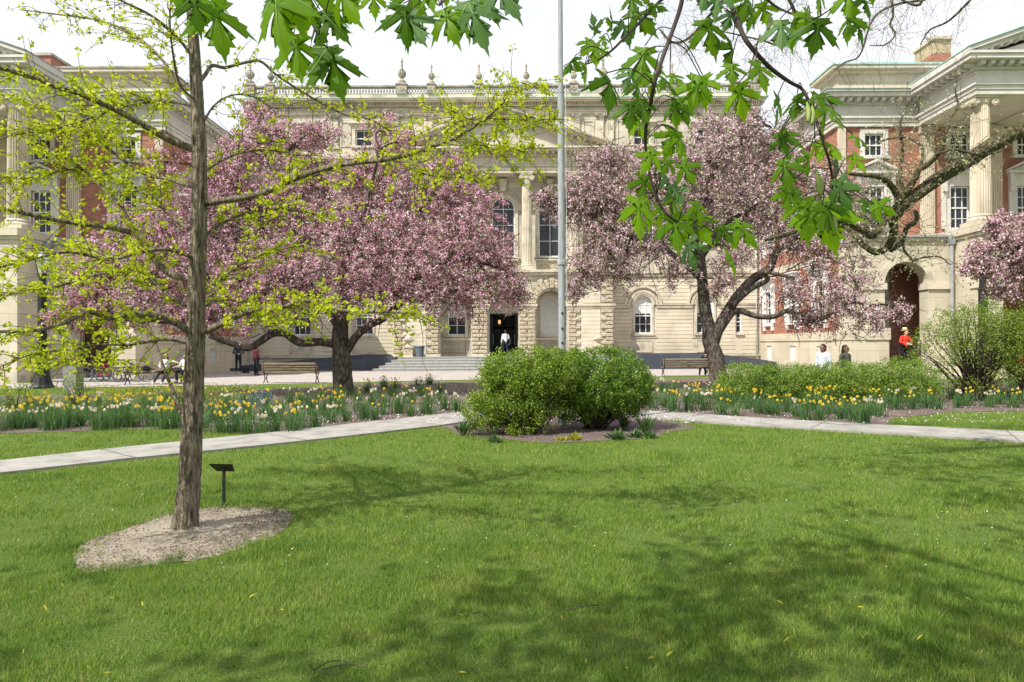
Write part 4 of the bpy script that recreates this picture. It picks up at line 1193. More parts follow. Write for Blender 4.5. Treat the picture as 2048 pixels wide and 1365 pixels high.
M['maple_crown'] = leaf_mat('maple_crown_leaf', [(.05, .13, .015), (.09, .2, .025)], .3)
M['petal_t1'] = leaf_mat('deep_pink_blossom', [(.55, .19, .33), (.72, .40, .52), (.63, .28, .42), (.86, .64, .71), (.93, .82, .84)], .35, .7)
M['petal_t2'] = leaf_mat('pale_pink_blossom', [(.56, .26, .39), (.74, .46, .57), (.86, .66, .73), (.92, .80, .84)], .35, .7)
M['crab_leaf'] = leaf_mat('bronze_crab_leaf', [(.10, .05, .04), (.17, .12, .06), (.22, .19, .09), (.30, .24, .16)], .3)
M['crab_leaf2'] = leaf_mat('young_olive_leaf', [(.12, .10, .05), (.20, .20, .08), (.28, .28, .13), (.12, .06, .05)], .35)
M['bud'] = leaf_mat('pale_bud', [(.42, .46, .20), (.55, .55, .32)], .3)

class Tubes:
    def __init__(s): s.V = []; s.I = []; s.L = []; s.n = 0
    def add(s, pts, r, n=6):
        V, F = tube_np(pts, r, n)
        s.V.append(V); s.L += [len(f) for f in F]
        s.I.append(np.concatenate([np.array(f) for f in F]) + s.n); s.n += len(V)
    def build(s, name, mat, parent=None, smooth=True):
        return raw_mesh(name, np.concatenate(s.V), np.concatenate(s.I), s.L, [mat], parent, smooth=smooth)

def rough_tube(pts, r, n, amp, seed=0, ridge=9):
    """tube whose section is ridged and knobbly"""
    V, F = tube_np(pts, r, n); k = len(pts); P = np.asarray(pts)
    r_ = np.random.default_rng(seed); ph = r_.uniform(0, 6.28, 8)
    a = np.arange(n) * 2 * math.pi / n
    for i in range(k):
        f = 1 + amp * (np.sin(ridge * a + ph[0] + i * .16 + .7 * math.sin(i * .3)) * .5 + np.sin((ridge * 2 + 1) * a + ph[1] - i * .25) * .35 + np.sin(3 * a + ph[2] + i * .2) * .5 + r_.normal(size=n) * .22)
        V[i * n:(i + 1) * n] = P[i] + (V[i * n:(i + 1) * n] - P[i]) * f[:, None]
    return V, F
def add_raw(T, VF):
    V, F = VF
    T.V.append(V); T.L += [len(f) for f in F]; T.I.append(np.concatenate([np.array(f) for f in F]) + T.n); T.n += len(V)

def taper(a, b, k, p=1.0): return b + (a - b) * (1 - np.linspace(0, 1, k)) ** p

# ------------------------------------------------------------------ blossoming crab-apples
def blossom_tree(name, label, Y, limbs, lobes, petal, leafm, n_flow, twigm, seed, barkm, group=None, leaf_share=.5, twig_extra=0, fsize=.05):
    global rng
    rng = np.random.default_rng(seed)
    sc = Y / FPX
    b0 = limbs[0][0][0]
    base = at(b0[0], b0[1], Y); base[2] = 0
    root = empty(name, base, 0, label, 'tree', group)
    T = Tubes(); nodes = []
    for pts, r0, r1, dy0, dy1 in limbs:
        k = len(pts)
        W = [at(p[0], p[1], Y + dy0 + (dy1 - dy0) * i / (k - 1)) - base for i, p in enumerate(pts)]
        if pts[0] is limbs[0][0][0]: W[0][2] = -.05
        S = smooth_path(W, 5)
        add_raw(T, rough_tube(S, taper(r0 * sc, r1 * sc, len(S), .8), 12, .07, seed + len(nodes), 4))
        nodes += list(S)
    T.build('trunk', M[barkm], root)
    nodes = np.array(nodes)
    Br = Tubes(); FP = []; LP = []; FD = []
    tot = sum(l[2] ** 2 * (l[4] if len(l) > 4 else 1) for l in lobes)
    for lb in lobes:
        px, py, rp, dy = lb[:4]; dens = lb[4] if len(lb) > 4 else 1
        C = at(px, py, Y + dy) - base; R = rp * sc
        d = np.linalg.norm(nodes - C, axis=1); s = nodes[np.argmin(d)]
        if d.min() > .3:
            mid = (s + C) / 2 + np.array([0, 0, .12 * d.min()]) + rng.normal(size=3) * .1
            S = smooth_path([s, mid, C], 4); Br.add(S, taper(.045, .02, len(S)), 5)
        n = max(20, int(n_flow * rp ** 2 * dens / tot / 45))
        for q in range(n):
            dr = rng.normal(size=3); dr /= np.linalg.norm(dr)
            dr = dr * np.array([1, 1.25, .9])
            a = C + dr * R * rng.uniform(0, .45)
            L_ = R * rng.uniform(.45, .62)
            b = a + dr * L_ + np.array([0, 0, -.12 * L_])
            c = a + dr * L_ * 1.6 + np.array([0, 0, -.42 * L_])
            S = smooth_path([a, (a + b) / 2 + rng.normal(size=3) * .06, b, c], 3)
            if q % 3 == 0: Br.add(S, taper(.014, .005, len(S)), 3)
            m = 9
            t = rng.uniform(.1, 1, m) * (len(S) - 1); i = np.floor(t).astype(int).clip(0, len(S) - 2); f = (t - i)[:, None]
            sp = S[i] * (1 - f) + S[i + 1] * f + rng.normal(size=(m, 3)) * .045
            for c_ in sp:
                FP.append(c_ + rng.normal(size=(5, 3)) * .034)
                LP.append(c_ + rng.normal(size=(max(1, int(5 * leaf_share)), 3)) * .085)
    for q in range(twig_extra):
        lb = lobes[rng.integers(len(lobes))]
        C = at(lb[0], lb[1], Y + lb[3]) - base; R = lb[2] * sc
        a = C + rng.normal(size=3) * R * .5; dr = rng.normal(size=3); dr /= np.linalg.norm(dr)
        S = [a]
        for j in range(5):
            dr = dr + rng.normal(size=3) * .35; dr /= np.linalg.norm(dr); S.append(S[-1] + dr * R * .26)
        Br.add(np.array(S), taper(.016, .004, 6), 3)
    Br.build('branches', M[twigm], root)
    FP = np.concatenate(FP); LP = np.concatenate(LP)
    up = np.array([-.3, -.45, .5])
    cloud('blossom', PENT, FP, rng.uniform(fsize * .75, fsize * 1.2, len(FP)), [M[petal]], root, up, .75)
    cloud('leaves', LEAF * np.array([1.1, 1, 1]), LP, rng.uniform(.05, .085, len(LP)), [M[leafm]], root)
    return root

T1_limbs = [
    ([(688, 800), (684, 740), (682, 700), (680, 668), (684, 640), (690, 600), (684, 540), (670, 470)], 20.5, 8, 0, 0),
    ([(676, 690), (640, 684), (600, 686), (570, 668), (545, 668), (520, 684), (495, 697), (465, 688), (425, 673), (370, 650), (300, 640), (240, 630)], 8.5, 3.5, 0, -2),
    ([(695, 700), (715, 670), (745, 648), (765, 640), (800, 610), (850, 590), (920, 580)], 8.5, 3, 0, -1),
    ([(682, 660), (650, 610), (610, 560), (560, 500), (510, 440), (480, 380)], 10, 3, 0, .5),
    ([(686, 640), (720, 590), (770, 520), (820, 450), (860, 400)], 9, 3, 0, 1),
    ([(690, 620), (700, 540), (720, 460), (740, 380), (760, 300)], 7, 2.5, 0, -.8),
    ([(640, 600), (560, 590), (450, 560), (350, 540), (260, 560)], 10, 3, -.5, -1.5),
    ([(780, 590), (860, 540), (940, 520), (1010, 540)], 9, 3, .2, 0),
    ([(600, 540), (590, 450), (600, 360), (570, 290)], 9, 3, .2, .5),
]
T1_lobes = [(545, 265, 62, 1), (515, 225, 34, 1), (495, 300, 55, .5), (465, 345, 75, 0), (600, 300, 75, 1), (640, 265, 42, .5), (395, 390, 75, -.5), (325, 325, 38, -1), (300, 450, 85, -.5), (215, 520, 72, -1.2),
    (165, 585, 52, -1.5), (310, 560, 90, -1), (430, 480, 105, 0), (545, 420, 105, .5), (650, 390, 100, 1), (765, 260, 45, .8), (812, 285, 42, .6), (765, 330, 70, 1), (705, 350, 60, .8), (800, 410, 100, 1), (888, 400, 88, 1),
    (945, 385, 52, 1), (885, 340, 60, 1), (700, 490, 120, -.5), (820, 510, 110, -.5), (920, 490, 95, 0), (985, 500, 55, 0), (1005, 560, 52, 0), (945, 590, 52, -.5), (865, 590, 55, -1), (560, 545, 105, -1), (460, 580, 85, -1), (700, 575, 60, -1.5),
    (240, 620, 48, -1.5), (400, 630, 50, -1), (500, 625, 42, -1.2), (590, 600, 45, -1.2), (150, 630, 34, -1.5, .6), (1035, 590, 28, 0), (960, 430, 60, .4), (350, 610, 50, -1.2), (780, 580, 55, -1.2), (110, 640, 22, -1.5, .5)]
blossom_tree('crabapple_tree', 'large crabapple smothered in deep pink blossom, dark trunk behind the left daffodils', 22.0, T1_limbs, T1_lobes, 'petal_t1', 'crab_leaf', 150000, 'twig', 11, 'bark_crab', 'blossoming crabapple trees', .6, 350)
T2_limbs = [
    ([(1440, 790), (1436, 750), (1430, 710), (1420, 685), (1418, 660), (1410, 620), (1405, 570), (1400, 510), (1390, 440), (1420, 370)], 18, 6, 0, 0),
    ([(1425, 690), (1438, 655), (1470, 600), (1505, 560), (1540, 535), (1555, 500), (1600, 470), (1640, 440)], 12, 4, 0, -.5),
    ([(1430, 680), (1455, 640), (1475, 622), (1510, 632), (1545, 634), (1575, 622), (1600, 635), (1625, 645), (1660, 630), (1700, 605), (1740, 612)], 6.5, 2.5, 0, -1.5),
    ([(1460, 615), (1500, 580), (1535, 560), (1525, 545), (1560, 550), (1600, 560)], 6, 2.5, -.3, -1),
    ([(1404, 560), (1360, 520), (1310, 490), (1250, 470), (1190, 440)], 7, 2.5, 0, -.5),
    ([(1400, 520), (1450, 450), (1500, 420), (1550, 380)], 6, 2.5, 0, .6),
    ([(1395, 470), (1340, 400), (1300, 330), (1280, 300)], 6, 2.5, 0, .8),
    ([(1420, 370), (1440, 310), (1480, 290), (1530, 250)], 8, 2, 0, 0),
]
T2_lobes = [(1155, 385, 55, 0), (1120, 410, 40, 0), (1190, 330, 48, .2), (1200, 400, 85, 0), (1232, 320, 52, .3), (1285, 395, 95, 0), (1215, 490, 70, -.5), (1165, 540, 42, -.5), (1150, 575, 30, -.5, .8), (1240, 540, 40, -.6), (1300, 490, 62, -.5, .6),
    (1395, 330, 100, .5, .8), (1480, 285, 80, .6, .7), (1430, 245, 40, .6, .7), (1550, 300, 75, .5, .7), (1590, 370, 90, .3, .8), (1500, 395, 95, .2, .8), (1380, 420, 85, .2, .7), (1555, 460, 75, 0, .8), (1465, 510, 50, -.4), (1440, 560, 34, -.5),
    (1630, 510, 62, -.3, .8), (1590, 590, 48, -1, .7), (1670, 610, 58, -1.2, .9), (1740, 632, 42, -1.5, .9), (1795, 622, 26, -1.6), (1700, 550, 50, -.8, .7), (1650, 430, 62, 0, .8), (1700, 390, 55, 0, .7), (1725, 450, 42, -.3, .7), (1610, 640, 30, -1, .6), (1500, 240, 34, .6, .5), (1090, 395, 24, 0), (1350, 540, 40, -.4, .5)]
blossom_tree('crabapple_tree', 'paler pink crabapple with many bare twigs, grey trunk beside the right bench', 23.5, T2_limbs, T2_lobes, 'petal_t2', 'crab_leaf2', 86000, 'twig', 12, 'bark_crab', 'blossoming crabapple trees', .8, 700, .048)
T3_limbs = [([(2190, 800), (2180, 700), (2160, 600), (2120, 540), (2050, 500), (1990, 490)], 26, 4, 0, 0), ([(2160, 600), (2200, 520), (2180, 450)], 12, 4, 0, 0)]
T3_lobes = [(2010, 480, 42, 0), (2045, 520, 48, 0), (1985, 545, 34, 0), (2060, 455, 42, 0), (1945, 530, 22, 0, .8), (1960, 500, 22, 0, .8), (2110, 470, 60, 0), (2100, 540, 50, 0), (2180, 440, 70, 0), (2240, 500, 60, 0), (2010, 585, 20, 0), (1995, 440, 22, 0)]
blossom_tree('crabapple_tree', 'pink crabapple branch reaching in at the right edge, before the street lamp', 19.5, T3_limbs, T3_lobes, 'petal_t2', 'crab_leaf', 24000, 'twig', 13, 'bark_crab', 'blossoming crabapple trees', .6)

# ------------------------------------------------------------------ near ginkgo
rng = np.random.default_rng(21)
GY = 6.0; gs = GY / FPX
gb = gnd(372, 1060)
gk = empty('ginkgo_tree', gb, 0, 'young ginkgo with straight grey trunk and fresh yellow-green leaves in the sandy soil ring', 'tree')
def gp(px, py, dy=0): return at(px, py, gb[1] + dy) - gb
T = Tubes()
tr = [(370, 1066), (371, 1050), (374, 1020), (378, 960), (382, 900), (386, 820), (389, 740), (391, 660), (393, 600), (395, 540), (397, 480), (398, 420), (399, 360), (399, 300), (396, 240), (393, 180), (390, 120), (386, 60), (382, 0), (376, -100), (370, -260)]
rr = [36, 31, 27, 25, 24, 23, 22, 21, 19.5, 19, 18.5, 18, 17, 16.5, 15, 14, 13, 12, 11, 9, 5]
S = smooth_path([gp(*p) for p in tr], 8); rS = np.interp(np.linspace(0, len(rr) - 1, len(S)), range(len(rr)), rr) * gs * .82
S[:, 2] = np.maximum(S[:, 2], -.05)
add_raw(T, rough_tube(S, rS, 72, .06, 4, 13))
GL = [  # polyline, r0, r1, end depth offset, leafiness
    ([(392, 300), (350, 285), (300, 258), (255, 232), (215, 212), (160, 188), (110, 172), (50, 150), (0, 135), (-80, 105), (-160, 90)], 11, 4, -1.0, 1.0),
    ([(388, 560), (350, 552), (318, 530), (290, 485), (262, 450), (235, 410), (200, 370), (165, 335), (130, 300), (112, 275), (92, 250)], 10, 4.5, .9, .8),
    ([(392, 672), (365, 655), (330, 636), (290, 630), (245, 632), (215, 636), (180, 624), (130, 645), (80, 660), (0, 664), (-80, 672)], 10, 3, -1.2, 1.0),
    ([(392, 620), (350, 600), (310, 568), (270, 545), (200, 548), (130, 570), (60, 585), (0, 590)], 6, 2, .7, 1.0),
    ([(262, 465), (220, 455), (160, 448), (100, 438), (40, 425), (-20, 415)], 8, 5, -.6, 1.0),
    ([(408, 408), (440, 402), (480, 397), (530, 385), (580, 362), (640, 340), (700, 328), (770, 320), (820, 308), (870, 292), (920, 272), (960, 245), (990, 222), (1008, 205)], 10, 2, -.8, .7),
    ([(402, 668), (430, 655), (480, 630), (520, 618), (560, 618), (600, 602), (640, 606), (680, 620), (740, 624), (800, 625), (840, 627)], 9, 2, -.9, .8),
    ([(402, 160), (412, 148), (424, 132), (450, 136), (480, 128), (520, 123), (550, 148), (590, 175), (640, 205), (690, 230), (740, 240), (790, 270)], 6, 1.6, .6, .45),
    ([(404, 660), (395, 600), (440, 560), (500, 520), (560, 500), (610, 490)], 5, 1.5, 1.2, .9),
    ([(392, 220), (370, 185), (340, 140), (300, 95), (250, 60), (190, 40), (120, 30), (40, 20)], 6, 2, .9, .45),
    ([(390, 120), (350, 70), (300, 30), (240, 0), (180, -40)], 5, 2, -.5, .4),
    ([(396, 205), (360, 170), (345, 100), (340, 40), (345, -30)], 4, 1.5, -.8, .3),
    ([(395, 215), (350, 205), (300, 205), (240, 215), (170, 240), (100, 260), (30, 270), (-30, 290)], 5, 2, .8, 1.0),
    ([(400, 350), (430, 330), (470, 310), (530, 300), (590, 310), (640, 312)], 5, 1.5, 1.0, .5),
    ([(404, 250), (430, 210), (470, 190), (520, 200), (560, 235)], 3.5, 1.2, .8, .4),
    ([(398, 470), (350, 440), (310, 400), (260, 370), (200, 350), (140, 340), (60, 355), (0, 352)], 6, 2, 1.0, 1.0),
    ([(404, 480), (440, 450), (500, 425), (560, 420), (640, 430), (700, 445)], 6, 1.5, .8, .8),
    ([(398, 520), (340, 500), (280, 505), (220, 520), (140, 505), (60, 520), (-20, 540)], 6, 2, -1.2, 1.0),
    ([(398, 380), (340, 360), (280, 345), (220, 300), (170, 270), (120, 235), (60, 205), (0, 190)], 6, 2, 1.3, 1.0),
    ([(385, 830), (366, 830), (356, 815), (346, 780), (335, 755), (325, 728), (316, 700), (308, 672)], 7.5, 3.5, .5, .15),
    ([(328, 740), (300, 745), (250, 744), (210, 738), (170, 728), (130, 720), (100, 718)], 4.5, 1.8, .5, .5),
    ([(390, 690), (330, 680), (260, 690), (200, 690), (130, 700), (60, 710), (0, 735)], 4.5, 1.5, -1.0, .8),
    ([(402, 620), (440, 600), (500, 610), (540, 640), (600, 645)], 4, 1.3, .6, .8),
    ([(800, 310), (840, 345), (900, 355), (960, 350)], 3, 1.2, -.7, .9), ([(930, 262), (920, 235), (905, 222)], 2.5, 1, -.8, .8), ([(960, 245), (1000, 235), (1060, 240), (1110, 238)], 2.5, 1, -.8, .9),
    ([(905, 280), (950, 290), (1000, 300), (1050, 305)], 2.5, 1, -.8, .9), ([(1005, 208), (1020, 190), (1050, 180), (1085, 172)], 2, .8, -.8, .6)]
Tw = Tubes(); LP = []; LR = []
def leaf_frames(P, outward, n_each):
    """ginkgo leaves fan out of each spur point"""
    for p, o in zip(P, outward):
        k_ = rng.integers(3, n_each + 1)
        d = o[None, :] * .6 + rng.normal(size=(k_, 3)) * .8 + np.array([0, 0, .1]); d /= np.linalg.norm(d, axis=1, keepdims=True)
        N = np.cross(d, rng.normal(size=(k_, 3))) + np.array([0, -.25, .5]); N -= d * (N * d).sum(1, keepdims=True); N /= np.linalg.norm(N, axis=1, keepdims=True)
        X = np.cross(d, N)
        LP.append(p + d * .012); LR.append(np.stack([X, d, N], axis=2))
for pts, r0, r1, dy, lf in GL:
    k = len(pts); W = [gp(p[0], p[1], dy * (i / (k - 1)) ** 1.0) for i, p in enumerate(pts)]
    # start on the trunk's own axis
    S = smooth_path(W, 5); r0, r1 = r0 * .68, r1 * .62
    add_raw(T, rough_tube(S, taper(r0 * gs, r1 * gs, len(S), .9), 10, .07, int(r0 * 10 + k), 3))
    seg = np.linalg.norm(np.diff(S, axis=0), axis=1); cum = np.concatenate([[0], np.cumsum(seg)]); Lt = cum[-1]
    nt_ = int(Lt / .042 * (.35 + .85 * lf))
    for q in range(nt_):
        s_ = rng.uniform(.12 if lf > .3 else .4, 1) * Lt; i = min(np.searchsorted(cum, s_) - 1, len(S) - 2); i = max(i, 0)
        a = S[i] + (S[i + 1] - S[i]) * ((s_ - cum[i]) / seg[i]); t = (S[i + 1] - S[i]) / seg[i]
        side = np.cross(t, rng.normal(size=3)); side /= np.linalg.norm(side); side[2] *= .4
        d = t * rng.uniform(.3, .9) + side; d /= np.linalg.norm(d)
        L_ = rng.uniform(.15, .62) * (1 - .3 * s_ / Lt)
        b = a + d * L_ * .5 + rng.normal(size=3) * .02; c = a + d * L_ + rng.normal(size=3) * .05 + np.array([0, 0, rng.uniform(-.06, .05)])
        Q = smooth_path([a, b, c], 4); Tw.add(Q, taper(.0034, .0014, len(Q)), 4)
        m = max(1, int(L_ / .05 * min(1, .45 + lf * .6)))
        tt = rng.uniform(.1, 1, m) * (len(Q) - 1); ii = np.floor(tt).astype(int).clip(0, len(Q) - 2)
        P = Q[ii] + (Q[ii + 1] - Q[ii]) * (tt - ii)[:, None]
        o = rng.normal(size=(m, 3)); o /= np.linalg.norm(o, axis=1, keepdims=True)
        leaf_frames(P, o, 6)
    m = int(Lt / .09 * lf)
    if m:
        tt = rng.uniform(.1, 1, m) * (len(S) - 1); ii = np.floor(tt).astype(int).clip(0, len(S) - 2)
        P = S[ii] + (S[ii + 1] - S[ii]) * (tt - ii)[:, None] + rng.normal(size=(m, 3)) * .015
        o = rng.normal(size=(m, 3)); o[:, 2] += .6; o /= np.linalg.norm(o, axis=1, keepdims=True)
        leaf_frames(P, o, 5)
T.build('trunk', M['bark_ginkgo'], gk); Tw.build('twigs', M['twig'], gk)
FAN = np.array([(0, 0, 0), (-.24, .30, .02), (-.50, .58, -.03), (-.30, .80, -.05), (-.05, .80, 0), (0, .62, .02), (.05, .80, 0), (.30, .80, -.05), (.50, .58, -.03), (.24, .30, .02)])
LP = np.concatenate(LP); LR = np.concatenate(LR)
cloud('leaves', FAN, LP, rng.uniform(.019, .038, len(LP)), [M['ginkgo_leaf']], gk, R=LR)

# ------------------------------------------------------------------ maple overhead: hanging sprays of big lobed leaves
rng = np.random.default_rng(31)
mp_root = empty('maple_tree', (4.2, -4.5, 0), 0, 'silver maple with big lobed green leaves on drooping twigs hanging over the lawn in front', 'tree')
MO = np.array([4.2, -4.5, 0])
half = [(.0, .0), (.10, -.03), (.26, -.12), (.25, -.03), (.36, -.01), (.24, .07), (.09, .13), (.22, .21), (.37, .22), (.39, .30), (.53, .35), (.49, .42), (.68, .60), (.50, .53), (.46, .60), (.36, .49), (.28, .46), (.17, .35), (.075, .28),
        (.08, .44), (.14, .57), (.27, .62), (.17, .68), (.24, .79), (.13, .79), (.10, .90), (.045, .95), (0, 1.14)]
OUT = np.array(half + [(-x, y) for x, y in half[-2:0:-1]])
def maple_leaf(base, tip, face, seed):
    """a leaf from its stalk end to its tip; droops and folds"""
    r_ = np.random.default_rng(seed)
    L_ = np.linalg.norm(tip - base) / 1.08; Yd = (tip - base) / np.linalg.norm(tip - base)
    N = face - Yd * face.dot(Yd); N /= np.linalg.norm(N); X = np.cross(Yd, N)
    c = np.array([0, .30]); rings = [c + (OUT - c) * f for f in (.22, .42, .62, .82, 1.0)]
    P = np.vstack([[c]] + rings); n = len(OUT)
    wv, wp = r_.uniform(.02, .05), r_.uniform(0, 6)
    fold, dr, cu, tw = r_.uniform(.05, .5), r_.uniform(.05, .45), r_.uniform(-.15, .5), r_.normal() * .25
    x, y = P[:, 0] * r_.uniform(.85, 1.05), P[:, 1]
    z = -fold * np.abs(x) - dr * (y - .35) ** 2 - cu * x * x + tw * x * y + .015 * np.sin(9 * x + 7 * y + seed)
    V = base + L_ * (x[:, None] * X + y[:, None] * Yd + z[:, None] * N)
    F = [(0, 1 + i, 1 + (i + 1) % n) for i in range(n)]
    for k_ in range(4):
        o = 1 + k_ * n
        F += [(o + i, o + n + i, o + n + (i + 1) % n, o + (i + 1) % n) for i in range(n)]
    # midribs run out to the five lobes, just proud of the blade
    VV = []
    for (tx, ty) in ((0, 1.0), (.58, .50), (-.58, .50), (.24, -.06), (-.24, -.06)):
        c0 = np.array([0, .03]); d_ = np.array([tx, ty]) - c0; pp = np.array([-d_[1], d_[0]]) / np.linalg.norm(d_) * .011
        for k_ in range(4):
            for (t_, w_) in ((k_ / 4, 1 - k_ / 5), (k_ / 4, -(1 - k_ / 5)), ((k_ + 1) / 4, -(1 - (k_ + 1) / 5)), ((k_ + 1) / 4, 1 - (k_ + 1) / 5)):
                VV.append(c0 + d_ * t_ + pp * w_)
    VV = np.array(VV); x, y = VV[:, 0], VV[:, 1]
    z = -fold * np.abs(x) - dr * (y - .35) ** 2 - cu * x * x + tw * x * y + .015 * np.sin(9 * x + 7 * y + seed) + .012
    return V, F, base + L_ * (x[:, None] * X + y[:, None] * Yd + z[:, None] * N)
TWA = [(1388, -180), (1372, -60), (1362, 10), (1342, 70), (1322, 125), (1308, 170), (1300, 215), (1291, 265), (1293, 310), (1302, 360), (1316, 400), (1330, 425), (1362, 450), (1392, 466)]
TWB = [(1420, -160), (1440, -60), (1458, 0), (1475, 40), (1488, 75), (1515, 110), (1545, 140), (1580, 165), (1605, 180), (1622, 215), (1635, 250), (1648, 290), (1660, 330), (1665, 370), (1662, 405)]
TWC = [(1430, -100), (1370, -40), (1318, 5), (1275, 50), (1245, 80), (1225, 100), (1200, 118), (1170, 130)]
TWD = [(1480, -60), (1535, 0), (1560, 18), (1600, 34), (1630, 37), (1660, 20)]
TWE = [(520, -140), (560, -50), (600, 5), (625, 50), (645, 85), (655, 95)]
TWF = [(900, -120), (890, -50), (885, -10), (880, 12)]
TWG = [(1700, -100), (1690, -30), (1700, 10), (1690, 32)]
TWH = [(380, -120), (375, -60), (372, -10), (376, 15)]
spr = [  # twig, depth, radius px, leaves (base px, tip px, dark?)
  (TWE, 1.35, 3.0, [((425, 2), (452, 126)), ((385, -10), (402, 70)), ((590, -60), (520, 30)), ((548, -30), (560, 120)), ((588, 68), (603, 165)), ((600, -20), (570, 48)), ((640, 20), (632, 112)), ((655, 92), (690, 205)), ((648, 28), (700, 82)), ((672, -30), (712, 48)), ((620, -50), (600, 75)), ((690, -40), (670, 20)), ((650, 96), (642, 165)), ((560, -20), (592, 50))]),
  (TWF, 1.5, 2.6, [((820, -40), (847, 52)), ((806, 8), (820, 100)), ((812, 30), (850, 92)), ((885, 16), (918, 88)), ((860, -25), (866, 26)), ((890, -20), (894, 15)), ((935, 0), (975, 106)), ((960, -5), (1004, 48)), ((985, -40), (1045, 44)), ((928, 20), (945, 86)), ((745, -20), (752, 40))]),
  (TWH, 1.3, 2.4, [((350, -40), (362, 26)), ((405, -40), (400, 45))]),
  (TWC, 1.7, 3.2, [((1192, 68), (1180, 25)), ((1224, 62), (1226, 10)), ((1150, 112), (1122, 150)), ((1172, 128), (1172, 174)), ((1180, 78), (1162, 112)), ((1190, 85), (1196, 132)), ((1240, 40), (1268, 92)), ((1262, 20), (1318, 66)), ((1300, 10), (1340, 20)), ((1205, 72), (1212, 96)), ((1200, 100), (1222, 112)), ((1290, -30), (1250, 5)), ((1262, -10), (1266, 30))]),
  (TWA, 1.4, 4.0, [((1290, 92), (1276, 172)), ((1214, 146), (1230, 225)), ((1320, 148), (1372, 205)), ((1308, 150), (1306, 205)), ((1340, 148), (1374, 172)), ((1265, 140), (1250, 185)), ((1270, 165), (1280, 205)), ((1262, 200), (1260, 262)), ((1280, 200), (1298, 250)), ((1405, 150), (1412, 220)), ((1400, 152), (1382, 228)), ((1348, 198), (1350, 258)), ((1362, 200), (1380, 256)), ((1270, 235), (1300, 290)), ((1352, 258), (1330, 320)), ((1352, 262), (1378, 318)), ((1310, 300), (1282, 350)), ((1340, 318), (1322, 352)), ((1362, 325), (1392, 372)), ((1290, 350), (1282, 410)), ((1330, 345), (1352, 400)), ((1342, 370), (1368, 412)), ((1275, 395), (1284, 488)), ((1300, 400), (1306, 470)), ((1390, 402), (1408, 448)), ((1318, 410), (1322, 462)), ((1345, 430), (1362, 512)), ((1380, 425), (1428, 490)), ((1440, 452), (1470, 488)), ((1470, 442), (1525, 494)), ((1375, 478), (1385, 545)), ((1455, 495), (1482, 562)), ((1345, 390), (1352, 440))]),
  (TWD, 1.45, 2.6, [((1495, -20), (1490, 50)), ((1410, -30), (1404, 24)), ((1440, -20), (1426, 40)), ((1522, 5), (1540, 55)), ((1590, 30), (1575, 100)), ((1620, 25), (1595, 72)), ((1640, 35), (1625, 115)), ((1505, 15), (1498, 70)), ((1560, 38), (1565, 100)), ((1480, 10), (1472, 48)), ((1640, -30), (1640, 40))]),
  (TWB, 1.42, 4.2, [((1412, 36), (1440, 115)), ((1465, 22), (1450, 62)), ((1466, 82), (1462, 150)), ((1512, 122), (1540, 190)), ((1462, 128), (1466, 170)), ((1475, 168), (1488, 245)), ((1556, 190), (1556, 258)), ((1594, 188), (1582, 242)), ((1625, 190), (1698, 205)), ((1650, 210), (1652, 278)), ((1660, 215), (1692, 268)), ((1562, 262), (1612, 300)), ((1562, 268), (1574, 312)), ((1648, 280), (1690, 318)), ((1705, 268), (1750, 300)), ((1630, 285), (1640, 322)), ((1705, 310), (1735, 345)), ((1675, 315), (1678, 355)), ((1565, 318), (1580, 382)), ((1618, 305), (1618, 358)), ((1580, 368), (1604, 410)), ((1575, 375), (1580, 430)), ((1605, 395), (1596, 468)), ((1640, 400), (1668, 512)), ((1625, 405), (1612, 488)), ((1672, 360), (1700, 430)), ((1725, 398), (1762, 440)), ((1748, 408), (1800, 430)), ((1690, 355), (1718, 385)), ((1645, 410), (1690, 482)), ((1660, 400), (1640, 460))]),
  (TWG, 1.5, 2.4, [((1700, 25), (1690, 90)), ((1712, 40), (1738, 90)), ((1722, -10), (1752, 36)), ((1690, -20), (1708, 38)), ((1740, -30), (1750, 12))]),
]
for ti, (tw, Yd, rp, lv) in enumerate(spr):
    T = Tubes()
    W = [at(p[0], p[1], Yd + .05 * math.sin(i)) - MO for i, p in enumerate(tw)]
    # the twig carries on up into the crown, out of the picture
    W = [W[0] + np.array([.25, -.6, .9]), W[0] + np.array([.05, -.15, .35])] + W
    S = smooth_path(W, 5); T.add(S, taper(rp * 1.5 * Yd / FPX, rp * .45 * Yd / FPX, len(S), 1.0), 8)
    P_, F_ = [], []
    V_, I_, L_, n_ = [], [], [], 0; N_ = []; mi_ = []
    for j, (b, t) in enumerate(lv):
        dy = rng.uniform(-.10, .10)
        B = at(b[0], b[1], Yd + dy) - MO; Tp = at(t[0], t[1], Yd + dy - rng.uniform(.0, .03)) - MO
        f = np.array([rng.normal() * .75, -1.0, rng.uniform(-.2, .9)]); f /= np.linalg.norm(f)
        V, F, VN = maple_leaf(B, Tp, f, ti * 100 + j); N_.append(VN); mi_ += [2 if rng.random() < .10 else 0] * len(F)
        V_.append(V); I_ += [np.array(q) + n_ for q in F]; L_ += [len(q) for q in F]; n_ += len(V)
        dd = np.linalg.norm(S - B, axis=1); a = S[np.argmin(dd)]
        mid = (a + B) / 2 + np.array([0, 0, .02]); Q = smooth_path([a, mid, B], 4); T.add(Q, .0012, 5)
    tp = T.build('hanging_branch', M['twig_maple'], mp_root)
    nq = sum(len(q) for q in N_) // 4; nb = n_
    I_.append(np.arange(nq * 4) + nb); mi_ += [1] * nq; L_ += [4] * nq
    raw_mesh('leaves', np.concatenate(V_ + N_), np.concatenate(I_), L_, [M['maple_leaf'], M['maple_vein'], M['maple_pale']], tp, mat_idx=mi_, smooth=True)
M['samara'] = flat('green_winged_seed', (.20, .26, .05), .5)
